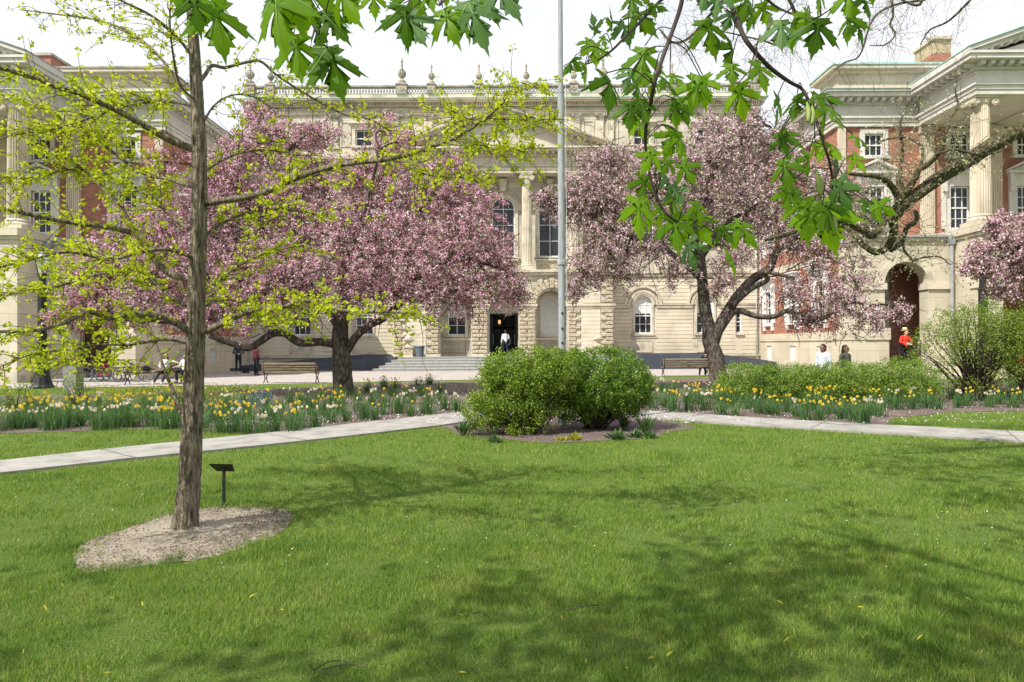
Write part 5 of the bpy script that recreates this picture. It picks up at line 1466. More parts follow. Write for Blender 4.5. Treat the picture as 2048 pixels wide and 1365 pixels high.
# paired winged seeds hanging in the leaves
T = Tubes()
for (px, py, l) in ((1632, 345, 46), (1640, 350, 44), (1614, 205, 40), (1624, 212, 38), (1652, 425, 40), (1668, 430, 42), (1540, 30, 30)):
    B = at(px, py, 1.36) - MO; E = at(px + rng.uniform(-6, 8), py + l, 1.34) - MO
    Q = smooth_path([B, (B + E) / 2 + np.array([.002, 0, 0]), E], 4); T.add(Q, [.0012 + .0042 * math.sin(math.pi * min(1, i / (len(Q) - 1) * .9)) for i in range(len(Q))], 6)
T.build('winged_seeds', M['samara'], mp_root)
# crown and trunk behind the viewer: throws the dappled shade on the lawn
T = Tubes()
T.add(smooth_path([(0, 0, -.1), (.1, .1, 2.5), (-.1, .4, 5), (-.8, 1.4, 7.5), (-2.2, 2.6, 9)], 4), taper(.34, .10, 17), 12)
for e in ((-5.5, 4.5, 6.8), (-4, 6.2, 7.0), (-1, 6.6, 7.2), (.8, 5.5, 6.5), (-3.2, 3.5, 6.0), (-6.5, 6.5, 7.5)):
    T.add(smooth_path([(-.05, .35, 4.6), (e[0] * .5, e[1] * .45, 6.2), e], 5), taper(.12, .02, 11), 7)
for q in (0, 1, 2, 3, 4, 5, 6, 7):
    tw = spr[q][0]; Yd = spr[q][1]; W0_ = at(tw[0][0], tw[0][1], Yd) - MO + np.array([.25, -.6, .9])
    T.add(smooth_path([W0_, W0_ + np.array([.2, -.5, 1.4]), np.array([-2.6, 3.2, 6.0])], 4), taper(.008, .03, 9), 6)
T.build('trunk', M['bark_crab'], mp_root)
sd = np.array([to_sun.x, to_sun.y, to_sun.z]); CP = []
while sum(len(c) for c in CP) < 6600:
    # a leaf cluster is placed by where its shade lands
    gx, gy = rng.uniform(-3.5, 9.5), rng.uniform(1.6, 9.5)
    v = .6 * vnoise(np.array([gx]), np.array([gy * 1.6]), 1.1, 9)[0] + .4 * vnoise(np.array([gx]), np.array([gy]), .45, 19)[0]
    pr_ = 0
    if v > .47: pr_ = .9
    if gx < 1.2 and gy > 4.6: pr_ *= .12
    if gx < 0: pr_ *= .65
    if gy > 5.4 and gx < 4.2: pr_ *= .25
    if gy > 6.8 and gx < 6.5: pr_ *= .3
    if rng.random() > pr_: continue
    z = rng.uniform(5.2, 8.5); p = np.array([gx, gy, 0]) + sd * z / sd[2]
    q = np.array([gx, gy, 0]) + sd * 2.1 / sd[2]
    if -1.1 < q[0] < 1.5 and .9 < q[1] < 2.0 and rng.random() < .8: continue
    CP.append(p - MO + rng.normal(size=(7, 3)) * .16)
CP = np.concatenate(CP)
R = rand_rot(len(CP), sd, .5)
cloud('crown', (np.c_[OUT * 1.0, np.zeros(len(OUT))] - np.array([0, .4, 0])), CP, rng.uniform(.09, .14, len(CP)), [M['maple_crown']], mp_root, R=R)

# ------------------------------------------------------------------ mossy limb reaching in from the right, with budding twigs
rng = np.random.default_rng(41)
BY = 8.5
bb = at(2420, 500, BY); bb[2] = 0
bt = empty('budding_tree', bb, 0, 'tree with thick mossy crooked limb and barely budding twigs reaching in from the right', 'tree')
def bp_(px, py, dy=0): return at(px, py, BY + dy) - bb
T = Tubes(); Tw = Tubes(); BP = []
bl = [([(2425, 960), (2420, 800), (2430, 600), (2380, 420), (2280, 320), (2160, 270), (2048, 262), (1985, 290), (1930, 325), (1880, 355), (1840, 385), (1805, 410), (1785, 428)], 18, 11, 0, 0),
      ([(1795, 418), (1786, 440), (1787, 462), (1780, 485), (1768, 500), (1750, 505), (1728, 492), (1708, 470), (1690, 452), (1672, 444)], 8.5, 4, 0, .3),
      ([(1800, 425), (1770, 440), (1755, 462), (1742, 472), (1725, 462), (1700, 448), (1670, 440), (1620, 452), (1570, 470), (1530, 480)], 8.5, 3, 0, -.4),
      ([(1790, 420), (1760, 436), (1740, 440), (1715, 430), (1680, 425), (1640, 410), (1590, 395)], 6.5, 2.5, 0, .5),
      ([(1795, 410), (1812, 385), (1830, 358), (1838, 340), (1860, 325), (1878, 305), (1886, 285), (1892, 268)], 7, 3, 0, -.3),
      ([(1800, 405), (1785, 375), (1760, 355), (1720, 350), (1690, 348)], 7, 2.5, 0, -.5),
      ([(1780, 500), (1800, 488), (1808, 468), (1818, 452), (1830, 446), (1834, 432), (1828, 420)], 6, 3.5, .1, .2),
      ([(1805, 478), (1808, 500), (1820, 515), (1826, 525)], 3, 1.5, .1, .1), ([(1826, 522), (1850, 515), (1880, 515), (1900, 530)], 2, 1, .1, .3),
      ([(1808, 385), (1800, 350), (1805, 300), (1800, 250), (1820, 200)], 4, 1.6, .2, .4), ([(1840, 340), (1845, 300), (1825, 280), (1800, 275), (1750, 285)], 3.5, 1.4, 0, .4),
      ([(1892, 268), (1900, 240), (1915, 215), (1910, 180)], 2.6, 1.2, -.3, -.2), ([(1870, 310), (1910, 300), (1960, 310), (2020, 300)], 2.6, 1.2, -.3, 0),
      ([(2200, 300), (2180, 120), (2100, -40), (1990, -110), (1880, -120)], 8, 4, 0, .8), ([(1950, -110), (1850, -60), (1840, 10), (1782, -10)], 4, 2, .7, .9),
      ([(1850, 0), (1785, 12), (1745, 40), (1720, 110), (1690, 125), (1670, 140)], 3, 1, .9, 1.0), ([(1782, -10), (1786, 30), (1780, 50), (1790, 70), (1770, 90), (1740, 92)], 3, 1, .9, 1.0),
      ([(1940, -40), (1700, -60), (1500, -40), (1430, 20), (1380, 75), (1345, 85), (1320, 60)], 5, 2.0, .9, 1.6), ([(1560, -40), (1600, 60), (1560, 90), (1520, 80), (1430, 60)], 4, 1.2, 1.4, 1.8),
      ([(1520, 70), (1505, 120), (1500, 140), (1490, 180)], 2, .8, 1.6, 1.8), ([(1960, -20), (1900, 40), (1860, 60), (1840, 90)], 3, 1, .7, .9)]
for li, (pts, r0, r1, d0, d1) in enumerate(bl):
    k = len(pts); W = [bp_(p[0], p[1], d0 + (d1 - d0) * i / (k - 1)) for i, p in enumerate(pts)]
    if li == 0: W[0][2] = -.1
    S = smooth_path(W, 6); add_raw(T, rough_tube(S, taper(r0 * BY / FPX, r1 * BY / FPX, len(S), .8), 20 if li < 4 else 8, .09, li, 6 if li == 0 else 3))
    if li == 0: continue
    fine = li >= 13
    seg = np.linalg.norm(np.diff(S, axis=0), axis=1).sum()
    for q in range(int(seg / (.032 if not fine else .035))):
        i = rng.integers(1, len(S)); d = rng.normal(size=3); d[1] *= .6; d[2] += -.5 if fine else .25; d /= np.linalg.norm(d)
        P = [S[i]]; L_ = rng.uniform(.2, .55) / 5 if not fine else rng.uniform(.35, .8) / 5
        for j in range(5):
            d = d + rng.normal(size=3) * .3; d[2] -= .12 if fine else 0; d /= np.linalg.norm(d); P.append(P[-1] + d * L_)
            if rng.random() < .5:
                e = d + rng.normal(size=3) * .7; e /= np.linalg.norm(e); Z = np.array([P[-1], P[-1] + e * L_ * .8, P[-1] + e * L_ * 1.5 + rng.normal(size=3) * .02])
                Tw.add(Z, .0016 if fine else .002, 3)
                if not fine: BP.append(Z[-1])
        Tw.add(np.array(P), taper(.0038 if not fine else .003, .0014, 6), 4)
        if not fine: BP += P[3:]
BP = [b for b in BP]
T.build('trunk', M['bark_moss'], bt); Tw.build('twigs', M['twig_grey'], bt)
BP = np.array(BP); BP = np.repeat(BP, 2, axis=0) + rng.normal(size=(len(BP) * 2, 3)) * .005
cloud('buds', LEAF * np.array([1.4, 1, 1]), BP, rng.uniform(.014, .032, len(BP)), [M['bud']], bt)
# ================================================================== LAWN BLADES, SHRUBS, FLOWERS
M['grass'] = leaf_mat('grass_blade', [(.062, .135, .02), (.135, .245, .032), (.21, .335, .045), (.30, .41, .065), (.43, .43, .20)], .45, .6, spec=.15)
M['daff_leaf'] = leaf_mat('daffodil_leaf', [(.05, .12, .04), (.085, .18, .055), (.16, .27, .08)], .35, .5, spec=.35)
M['yellow_petal'] = leaf_mat('yellow_petal', [(.78, .50, .02), (.86, .62, .03), (.88, .72, .12)], .35, .6)
M['orange_cup'] = leaf_mat('orange_cup', [(.80, .46, .02), (.86, .60, .03)], .3, .6)
M['white_petal'] = leaf_mat('white_petal', [(.80, .77, .66), (.86, .84, .78), (.84, .74, .58)], .35, .6)
M['peach_cup'] = leaf_mat('peach_cup', [(.85, .58, .30), (.85, .66, .42)], .3, .6)
M['box_leaf'] = leaf_mat('bright_shrub_leaf', [(.05, .11, .012), (.10, .19, .015), (.16, .27, .025), (.22, .33, .04)], .26, .45, spec=.35)
M['loose_leaf'] = leaf_mat('olive_shrub_leaf', [(.07, .13, .013), (.14, .23, .02), (.22, .32, .03), (.31, .39, .05)], .28, .45)
M['spirea_leaf'] = leaf_mat('spirea_leaf', [(.10, .20, .025), (.17, .30, .033), (.25, .38, .055), (.16, .12, .05)], .28, .5)
M['lilac_leaf'] = leaf_mat('young_shrub_leaf', [(.12, .20, .025), (.20, .29, .035), (.28, .37, .06)], .45, .5)
M['blue_flower'] = leaf_mat('blue_flower', [(.16, .24, .60), (.30, .42, .78)], .3, .7)
M['lime_leaf'] = leaf_mat('lime_bract', [(.26, .30, .02), (.42, .42, .04), (.50, .44, .05)], .4, .6)
M['petal_pink'] = leaf_mat('fallen_petal', [(.62, .38, .48), (.78, .62, .68), (.84, .78, .78)], .2, .8)
M['petal_white'] = leaf_mat('fallen_pale_petal', [(.72, .66, .64), (.82, .78, .74)], .2, .8)

# turf differs from place to place: drier yellow and lusher dark patches
t = M['grass'].node_tree; L = t.links.new
g_ = t.nodes.new('ShaderNodeNewGeometry'); n_ = t.nodes.new('ShaderNodeTexNoise'); n_.inputs['Scale'].default_value = 1.5; n_.inputs['Detail'].default_value = 7; n_.inputs['Roughness'].default_value = .68
L(g_.outputs['Position'], n_.inputs['Vector'])
r_ = t.nodes.new('ShaderNodeValToRGB'); r_.color_ramp.elements[0].position = .34; r_.color_ramp.elements[0].color = (.58, .74, .62, 1)
r_.color_ramp.elements[1].position = .68; r_.color_ramp.elements[1].color = (1.22, 1.02, 1.15, 1); e_ = r_.color_ramp.elements.new(.5); e_.color = (.93, .97, .88, 1)
L(n_.outputs['Fac'], r_.inputs['Fac'])
ramp = [n for n in t.nodes if n.type == 'VALTORGB' and n != r_][0]
mu = t.nodes.new('ShaderNodeMix'); mu.data_type = 'RGBA'; mu.blend_type = 'MULTIPLY'; mu.inputs['Factor'].default_value = 1
L(ramp.outputs['Color'], mu.inputs['A']); L(r_.outputs['Color'], mu.inputs['B'])
for n in t.nodes:
    if n.type == 'BSDF_PRINCIPLED': L(mu.outputs['Result'], n.inputs['Base Color'])
    if n.type == 'BSDF_TRANSLUCENT': L(mu.outputs['Result'], n.inputs['Color'])
rng = np.random.default_rng(51)
paths_poly = [WL_T + WL_B[::-1], WR_T + WR_B[::-1]]
def blades(n, y0, y1, wid, hgt, seg, clump=.3):
    y = y0 + (y1 - y0) * rng.random(n) ** (.85)
    x = (rng.random(n) * 2 - 1) * (y * .82 + .6)
    keep = ~inside(x, y, [(SOIL_C[0] + (p[0] - SOIL_C[0]) * .78, SOIL_C[1] + (p[1] - SOIL_C[1]) * .78) for p in SOIL])
    keep &= ~(inside(x + (vnoise(x, y, .14, 21) - .5) * .34, y + (vnoise(x, y, .12, 22) - .5) * .38, SOIL) & (rng.random(n) < .4 + .58 * (vnoise(x, y, .07, 8) > .42)))
    jx, jy = x + rng.normal(size=n) * .02, y + rng.normal(size=n) * .03
    for P in paths_poly: keep &= ~inside(jx, jy, P)
    for P in [LB, RB, CB]: keep &= ~(inside(x + rng.normal(size=n) * .12, y + rng.normal(size=n) * .12, P))
    v = .6 * vnoise(x, y, .55, 1) + .4 * vnoise(x, y, .17, 2)
    keep &= rng.random(n) < np.clip((v - .2) * 3.6, .32, 1)
    x, y, v = x[keep], y[keep], v[keep]; m = len(x)
    # long unmown tufts against the soil ring
    d = np.hypot((x - SOIL_C[0]) / SOIL_R[0], (y - SOIL_C[1]) / SOIL_R[1])
    h = hgt * rng.uniform(.55, 1.25, m) * (.55 + .85 * v) * np.where(d < 1.25, 1.35, 1)
    tf = np.clip((vnoise(x, y, .16, 12) * vnoise(x, y, .8, 13) - .38) * 6, 0, 1); h = h * (1 + .8 * tf)
    w = wid * rng.uniform(.7, 1.3, m)
    a = rng.uniform(0, 2 * math.pi, m); U = np.stack([np.cos(a), np.sin(a), np.zeros(m)], 1)
    la = rng.uniform(0, 2 * math.pi, m); lean = rng.uniform(.05, .85, m)
    D = np.stack([np.cos(la) * lean, np.sin(la) * lean, np.ones(m)], 1)
    B = np.stack([x, y, np.zeros(m)], 1)
    if seg == 2:
        mid = B + D * (h * .5)[:, None] * np.array([.7, .7, 1.1]); tip = B + D * h[:, None] * np.array([1.3, 1.3, .85])
        V = np.stack([B - U * w[:, None] / 2, B + U * w[:, None] / 2, mid + U * w[:, None] * .4, tip, mid - U * w[:, None] * .4], 1)
        return V.reshape(-1, 3), np.full(m, 5)
    tip = B + D * h[:, None]
    V = np.stack([B - U * w[:, None] / 2, B + U * w[:, None] / 2, tip], 1)
    return V.reshape(-1, 3), np.full(m, 3)
parts = [blades(230000, 2.7, 5.5, .0038, .036, 1), blades(190000, 5.3, 9.0, .0052, .038, 1), blades(120000, 8.8, 14.5, .008, .042, 1), blades(70000, 14, 27, .015, .05, 1)]
V = np.concatenate([p[0] for p in parts]); Ln = np.concatenate([p[1] for p in parts])
gr = raw_mesh('grass', V, np.arange(len(V)), Ln, [M['grass']]); gr['kind'] = 'stuff'; gr['label'] = 'short mown lawn grass'; gr['category'] = 'grass'
# low growth on the far verge and the right lawn corner
# fallen petals and seeds
def litter(name, n, area, mat, size, label, cat, z=.03, dens=None, tmpl=None):
    P = []
    while len(P) < n:
        q = gnd(rng.uniform(*area[0]), rng.uniform(*area[1]))
        if dens is None or rng.random() < dens(q): P.append(q)
    P = np.array(P); P[:, 2] = z + rng.uniform(-.005, .015, len(P))
    o = cloud(name, PENT if tmpl is None else tmpl, P, rng.uniform(size * .6, size * 1.3, len(P)), [mat], None, np.array([0, 0, 1.0]), .45)
    o['kind'] = 'stuff'; o['label'] = label; o['category'] = cat; return o
litter('fallen_petals', 380, ((-100, 2150), (860, 1150)), M['petal_white'], .009, 'pale petals scattered over the lawn', 'petals', .035)
litter('bed_petals', 5200, ((300, 1400), (765, 850)), M['petal_pink'], .030, 'pink petals fallen under the left crabapple', 'petals', .03)
litter('verge_petals', 2300, ((1180, 2100), (765, 850)), M['petal_pink'], .022, 'pink petals fallen in the right bed', 'petals', .04)
litter('seed_litter', 70, ((0, 2048), (1090, 1365)), M['lime_leaf'], .030, 'yellow-green maple seeds fallen on the lawn', 'seeds', .04, tmpl=LEAF * np.array([.8, 1.5, 1]))
M['chip'] = leaf_mat('bark_chip', [(.06, .045, .035), (.14, .105, .075), (.27, .22, .165)], 0, .9)
P = []
while len(P) < 4200:
    a = rng.uniform(0, 6.283); r_ = math.sqrt(rng.random()) * 1.2
    if not inside(np.array([SOIL_C[0] + SOIL_R[0] * r_ * math.cos(a)]), np.array([SOIL_C[1] + SOIL_R[1] * r_ * math.sin(a)]), SOIL)[0]: continue
    if rng.random() > (.06 + .75 * max(0, r_ - .35) + .75 * max(0, math.cos(a + .3)) * (r_ > .45)): continue
    P.append((SOIL_C[0] + SOIL_R[0] * r_ * math.cos(a), SOIL_C[1] + SOIL_R[1] * r_ * math.sin(a), .015 + .05 * max(0, 1 - r_ * r_)))
o = cloud('bark_chips', QUAD, np.array(P), rng.uniform(.007, .022, len(P)), [M['chip']], None, np.array([0, 0, 1.]), .4)
o['kind'] = 'stuff'; o['label'] = 'bark chips round the near tree'; o['category'] = 'mulch'
for i, (px, py, ln, an) in enumerate(((1180, 1232, .30, .1), (660, 1350, .16, .5), (690, 1356, .22, 0.0), (1440, 972, .12, -.4), (960, 1245, .10, -.6))):
    g_ = gnd(px, py); o = empty('fallen_twig', g_, an, ('long thin twig lying on the lawn below centre', 'short twig crossing another at the lawn bottom edge', 'straight twig on the lawn at the bottom edge', 'small dark twig on the sunny lawn at right', 'small curved twig on the shaded lawn')[i], 'twig', 'twigs on the lawn')
    T = Tubes(); T.add(smooth_path([(-ln / 2, 0, .04), (0, .02, .055), (ln / 2, 0, .05)], 4), taper(.0035, .002, 9), 6); T.build('stem', M['bark_crab'], o)

# ------------------------------------------------------------------ shrubs
def shrub(name, label, base, lobes, n, size, leafm, stems, seed, group=None, tips=420, sigma=.05, cat='shrub', stem_r=.02, stem_top=.75, fill=.35, stemm='twig', flat_=(1, 1, 1)):
    """lobes: (dx, dy, z, rx, ry, rz, weight)"""
    global rng
    rng = np.random.default_rng(seed)
    root = empty(name, (base[0], base[1], 0), 0, label, cat, group)
    w = np.array([l[6] for l in lobes], float); w /= w.sum()
    LPs = []; TP = []
    for l, wi in zip(lobes, w):
        m = max(8, int(tips * wi)); C = np.array(l[:3]); R = np.array(l[3:6])
        d = rng.normal(size=(m, 3)); d /= np.linalg.norm(d, axis=1, keepdims=True)
        rr_ = np.where(rng.random(m) < fill, rng.uniform(.45, .95, m), rng.uniform(.88, 1.06, m))
        t = C + d * R * rr_[:, None]; t = t[t[:, 2] > .05]; TP.append(t)
    TP = np.concatenate(TP); per = max(4, n // len(TP))
    P = np.repeat(TP, per, axis=0) + rng.normal(size=(len(TP) * per, 3)) * sigma * np.array(flat_)
    P = P[P[:, 2] > .02]
    up = np.array([-.25, -.3, .6])
    cloud('foliage', LEAF, P, rng.uniform(size * .7, size * 1.3, len(P)), [M[leafm]], root, up, .8)
    T = Tubes()
    for q in range(stems):
        t = TP[rng.integers(len(TP))]; a = np.array([rng.normal() * .07 * (1 + stem_r * 20), rng.normal() * .07, -.02])
        b = a + (t - a) * .45 + np.array([0, 0, .08]) + rng.normal(size=3) * .04
        T.add(smooth_path([a, b, a + (t - a) * stem_top + rng.normal(size=3) * .05, t], 3), taper(stem_r * rng.uniform(.5, 1.1), .003, 10), 5)
    if stems: T.build('stems', M[stemm], root)
    return root
b1 = gnd(1195, 858); Yb = b1[1]; s1 = Yb / FPX
shrub('round_shrub', 'dense rounded bright green shrub right of the flagpole foot', b1,
      [(.05, 0, .90, .95, .85, .62, 4), (.52, 0, .80, .48, .6, .52, 1.5), (-.5, .1, .98, .5, .6, .5, 1.7), (.1, 0, .62, .88, .7, .40, 1.5), (-.35, 0, .42, .5, .5, .28, .8), (.5, 0, .42, .42, .4, .22, .4)], 62000, .036, 'box_leaf', 70, 61, 'shrubs round the flagpole', tips=1500, sigma=.038, stem_r=.03, fill=.3)
b2 = gnd(1055, 868)
shrub('round_shrub', 'looser olive green shrub left of the flagpole foot, stems showing', b2,
      [(.05, .1, 1.05, .68, .6, .50, 2), (.45, .1, 1.1, .5, .55, .45, 1.6), (-.35, .1, 1.1, .5, .5, .4, 1.2), (-.35, 0, .72, .7, .6, .46, 2), (-.75, -.05, .42, .42, .45, .36, 1), (-.2, .1, .42, .7, .5, .34, 1.2), (.35, .2, .95, .45, .5, .42, 1), (-.45, .3, 1.05, .36, .4, .32, .5), (.25, 0, .45, .4, .4, .3, .5), (-.62, .1, .98, .12, .2, .22, .12), (-.1, -.3, .12, .4, .2, .12, .2)], 52000, .036, 'loose_leaf', 110, 62, 'shrubs round the flagpole', tips=1250, sigma=.045, stem_r=.016, fill=.45)
for i, (px, dy, rx, h, lab) in enumerate(((1500, .3, .80, 1.02, 'leftmost feathery green hedge mound, right beside the grey crabapple trunk'), (1590, .1, .75, .98, 'second feathery hedge mound from the crabapple trunk, before the man in white'), (1680, 0, .85, 1.05, 'third feathery hedge mound, before the woman in green'), (1790, .2, .95, 1.12, 'broad rightmost feathery hedge mound, before the person in red'))):
    rx *= 1.15; h *= .98; b = at(px, 790, 18.6 + dy); s_ = i + 70
    shrub('spirea_shrub', lab, b, [(0, 0, h * .55, rx, .8, h * .5, 3), (-.4 * rx, -.2, h * .5, rx * .55, .6, h * .42, 1), (.45 * rx, -.1, h * .55, rx * .55, .6, h * .45, 1), (0, -.1, h * .3, rx * 1.1, .8, h * .32, 2)], 26000, .042, 'spirea_leaf', 30, s_, 'feathery hedge mounds behind the right daffodils', tips=900, sigma=.055, fill=.35)
b = at(1480, 790, 18.3)
for i, (px, dy, lab, h, sp_) in enumerate(((1952, 0, 'tall vase-shaped shrub with many thin stems and young leaves, left of the two', 2.75, 1.45), (2075, .4, 'tall vase-shaped shrub cut off by the right edge, dark bare stems', 2.75, 1.4))):
    b = at(px, 800, 18.8 + dy)
    shrub('vase_shrub', lab, b, [(0, 0, h * .66, sp_, 1.0, h * .30, 3), (-.65 * sp_, 0, h * .52, sp_ * .55, .7, h * .26, 1.4), (.6 * sp_, 0, h * .58, sp_ * .5, .7, h * .28, 1.4), (0, 0, h * .86, sp_ * .6, .6, h * .15, 1), (0, -.2, h * .30, sp_ * .75, .6, h * .2, .9)], 15000, .05, 'lilac_leaf', 75, 80 + i, 'tall shrubs at the right', tips=650, sigma=.075, stem_r=.035, fill=.55, stem_top=.8)
# small bare rose bushes in the left bed
for i, (px, py, h, lab) in enumerate(((40, 838, .85, 'sparse rose bush with bare dark canes at the far left of the bed'), (150, 828, .95, 'sparse rose bush with bare canes in the left bed, below the stone post'))):
    b = gnd(px, py)
    shrub('rose_bush', lab, b, [(0, 0, h * .55, .42, .35, h * .42, 1)], 420, .05, 'lilac_leaf', 16, 90 + i, 'rose bushes in the left bed', tips=60, sigma=.06, stem_r=.014, fill=.7)
# tufts round the mulch ring
for i, (px, py, kind, h, lab) in enumerate(((928, 872, 'strap', .34, 'strap-leaved green clump at the left end of the mulch ring'), (990, 886, 'bush', .16, 'low dark green plant on the mulch left of centre'), (1150, 880, 'gold', .17, 'small golden-leaved tuft on the mulch'), (1122, 882, 'gold', .10, 'tiny golden sprout beside the golden tuft'), (1235, 880, 'bush', .2, 'low plant with grey-green pointed leaves under the dense shrub'), (1272, 876, 'bush', .17, 'low green plant right of the grey-green one'), (1248, 858, 'strap', .3, 'upright strap leaves behind the low plants'), (1290, 866, 'strap', .4, 'tall strap-leaved clump at the right end of the mulch ring'), (1298, 878, 'bush', .18, 'small leafy plant at the right end of the mulch'))):
    b = gnd(px, py); o = empty('leafy_plant', b, 0, lab, 'plant', 'low plants on the mulch ring')
    n = 60 if kind != 'strap' else 42; V_ = []; r_ = np.random.default_rng(i + 5)
    for q in range(n):
        a = r_.uniform(0, 6.283); le = r_.uniform(.15, .8 if kind == 'strap' else 1.6); w = .022 if kind == 'bush' else .014; hh = h * r_.uniform(.6, 1.1)
        d = np.array([math.cos(a) * le, math.sin(a) * le, 1]); d /= np.linalg.norm(d); s_ = np.array([-math.sin(a), math.cos(a), 0]) * w
        p0 = np.array([r_.normal() * .03, r_.normal() * .03, 0]); p1 = p0 + d * hh * .55; p2 = p0 + d * hh * 1.1 + np.array([0, 0, -.25 * hh * le])
        V_ += [p0 - s_ * .5, p0 + s_ * .5, p1 + s_, p2, p1 - s_]
    V_ = np.array(V_); raw_mesh('leaves', V_, np.arange(len(V_)), np.full(len(V_) // 5, 5), [M['daff_leaf'] if kind != 'gold' else M['lime_leaf']], o)

# ------------------------------------------------------------------ daffodils
def strap(V, I, L, p0, d, h, w, r_, bend):
    """a bent strap leaf of three quads"""
    a = np.array([d[0], d[1], 0]); s = np.cross(a, [0, 0, 1.0]); s = s / (np.linalg.norm(s) + 1e-9) * w; n0 = len(V)
    for k_ in range(4):
        t = k_ / 3; c = p0 + np.array([a[0] * t * h * .4 + a[0] * bend * t ** 3 * h, a[1] * t * h * .4 + a[1] * bend * t ** 3 * h, h * (t - .45 * bend * t ** 3)])
        ww = s * (1 - .75 * t ** 2) * .5; V += [c - ww, c + ww]
    for k_ in range(3): I += [n0 + 2 * k_, n0 + 2 * k_ + 1, n0 + 2 * k_ + 3, n0 + 2 * k_ + 2]; L.append(4)
def daff_flower_mesh(petal, cup, nm):
    V = []; F = []; mi = []
    for k_ in range(6):
        a = k_ * math.pi / 3; c, s = math.cos(a), math.sin(a); n0 = len(V)
        for (r, w, y) in ((.006, 0, 0), (.022, .011, -.003), (.040, 0, .002), (.022, -.011, -.003)):
            V.append((r * c - w * s, y, r * s + w * c))
        F.append((n0, n0 + 1, n0 + 2, n0 + 3)); mi.append(0)
    n0 = len(V)
    for (r, y) in ((.008, 0), (.010, -.016), (.015, -.024)):
        for k_ in range(8): V.append((r * math.cos(k_ * math.pi / 4), y, r * math.sin(k_ * math.pi / 4)))
    for j in range(2):
        for k_ in range(8): F.append((n0 + j * 8 + k_, n0 + j * 8 + (k_ + 1) % 8, n0 + (j + 1) * 8 + (k_ + 1) % 8, n0 + (j + 1) * 8 + k_)); mi.append(1)
    me = bpy.data.meshes.new(nm); me.from_pydata(V, [], F); me.materials.append(M[petal]); me.materials.append(M[cup])
    me.polygons.foreach_set('material_index', mi); return me
FM = {'yellow': daff_flower_mesh('yellow_petal', 'orange_cup', 'yellow_daffodil'), 'white': daff_flower_mesh('white_petal', 'peach_cup', 'white_daffodil')}
def daff_proto(color, nf, seed, nl=90):
    r_ = np.random.default_rng(seed)
    root = empty('daffodil_clump', (0, 0, -50))
    V = []; I = []; L = []
    for q in range(nl):
        a = r_.uniform(0, 6.283); rr_ = abs(r_.normal()) * .13
        p0 = np.array([rr_ * math.cos(a), rr_ * math.sin(a), 0]); le = r_.uniform(.05, 1.15); ang = a + r_.normal() * .5
        strap(V, I, L, p0, np.array([math.cos(ang) * le, math.sin(ang) * le]), r_.uniform(.28, .46), r_.uniform(.012, .02), r_, max(0, r_.normal() * .5 + .15))
    fl = []
    for q in range(nf):
        a = r_.uniform(0, 6.283); rr_ = r_.uniform(.0, .17); p = np.array([rr_ * math.cos(a), rr_ * math.sin(a), 0]); hh = r_.uniform(.37, .50)
        strap(V, I, L, p, np.array([math.cos(a) * .1, math.sin(a) * .1]), hh, .009, r_, 0)
        fl.append((p[0] + math.cos(a) * .04 * hh, p[1] + math.sin(a) * .04 * hh, hh, r_.normal() * .9, r_.uniform(-.5, .25)))
    raw_mesh('foliage', V, I, L, [M['daff_leaf']], root)
    for x, y, z, rz, rx in fl:
        f = link('flower', FM[color], root); f.location = (x, y, z); f.rotation_euler = (rx, 0, rz); f.scale = (1.0,) * 3
    note_kids(root); return root
protos = {c: [daff_proto(c, nf, 100 + i * 7 + (50 if c == 'white' else 0)) for i, nf in enumerate((3, 5, 6, 8))] for c in ('yellow', 'white')}
protos['leafy'] = [daff_proto('yellow', 1, 300 + i, 60) for i in range(2)]
def edge_y(pts, px):
    return float(np.interp(px, [p[0] for p in pts], [p[1] for p in pts]))
rng = np.random.default_rng(77)
ORD = ['first', 'second', 'third', 'fourth', 'fifth', 'sixth', 'seventh', 'eighth', 'ninth', 'tenth', 'eleventh', 'twelfth', '13th', '14th', '15th', '16th', '17th', '18th', '19th', '20th', '21st', '22nd', '23rd', '24th', '25th', '26th', '27th', '28th', '29th', '30th'] + ['%dth' % i if i % 10 not in (1, 2, 3) else '%d%s' % (i, ('st', 'nd', 'rd')[i % 10 - 1]) for i in range(31, 90)]
spots = []
def row(bed, rown, front, off, x0, x1, step, pw, pl=.1, jit=5, py_=None):
    x = x0
    while x < x1:
        y = edge_y(front, x) - off + rng.uniform(-jit, jit)
        c = rng.random(); kind = 'leafy' if c < pl else ('white' if c < pl + (pw(x) if callable(pw) else pw) else 'yellow')
        spots.append((bed, rown, x + rng.uniform(-7, 7), y, kind)); x += step * rng.uniform(.75, 1.25)
LF = [(-40, 864), (200, 860), (350, 862), (450, 866), (560, 868), (700, 846), (900, 822)]
RF = [(1290, 820), (1500, 834), (1650, 844), (1740, 846), (1790, 826), (1900, 818), (2080, 812)]
row('left', 'front', LF, 3, -10, 925, 27, lambda x: .62 if x < 620 else .45, .08)
row('left', 'second', LF, 22, 60, 915, 27, lambda x: .15 if x < 600 else .3, .2)
row('left', 'third', LF, 40, -10, 900, 30, lambda x: .12, .35, 4)
row('left', 'back', LF, 56, 330, 880, 32, lambda x: .15, .3, 4)
row('right', 'front', RF, 3, 1300, 2060, 29, lambda x: .62 if (x < 1420 or 1660 < x < 1760 or x > 1960) else .3, .08)
row('right', 'second', RF, 18, 1310, 2060, 29, lambda x: .22, .12)
row('right', 'back', RF, 34, 1320, 2060, 36, lambda x: .2, .2, 4)
spots.sort(key=lambda s: (s[0], s[1], s[4], s[2])); cnt = {}
used = set()
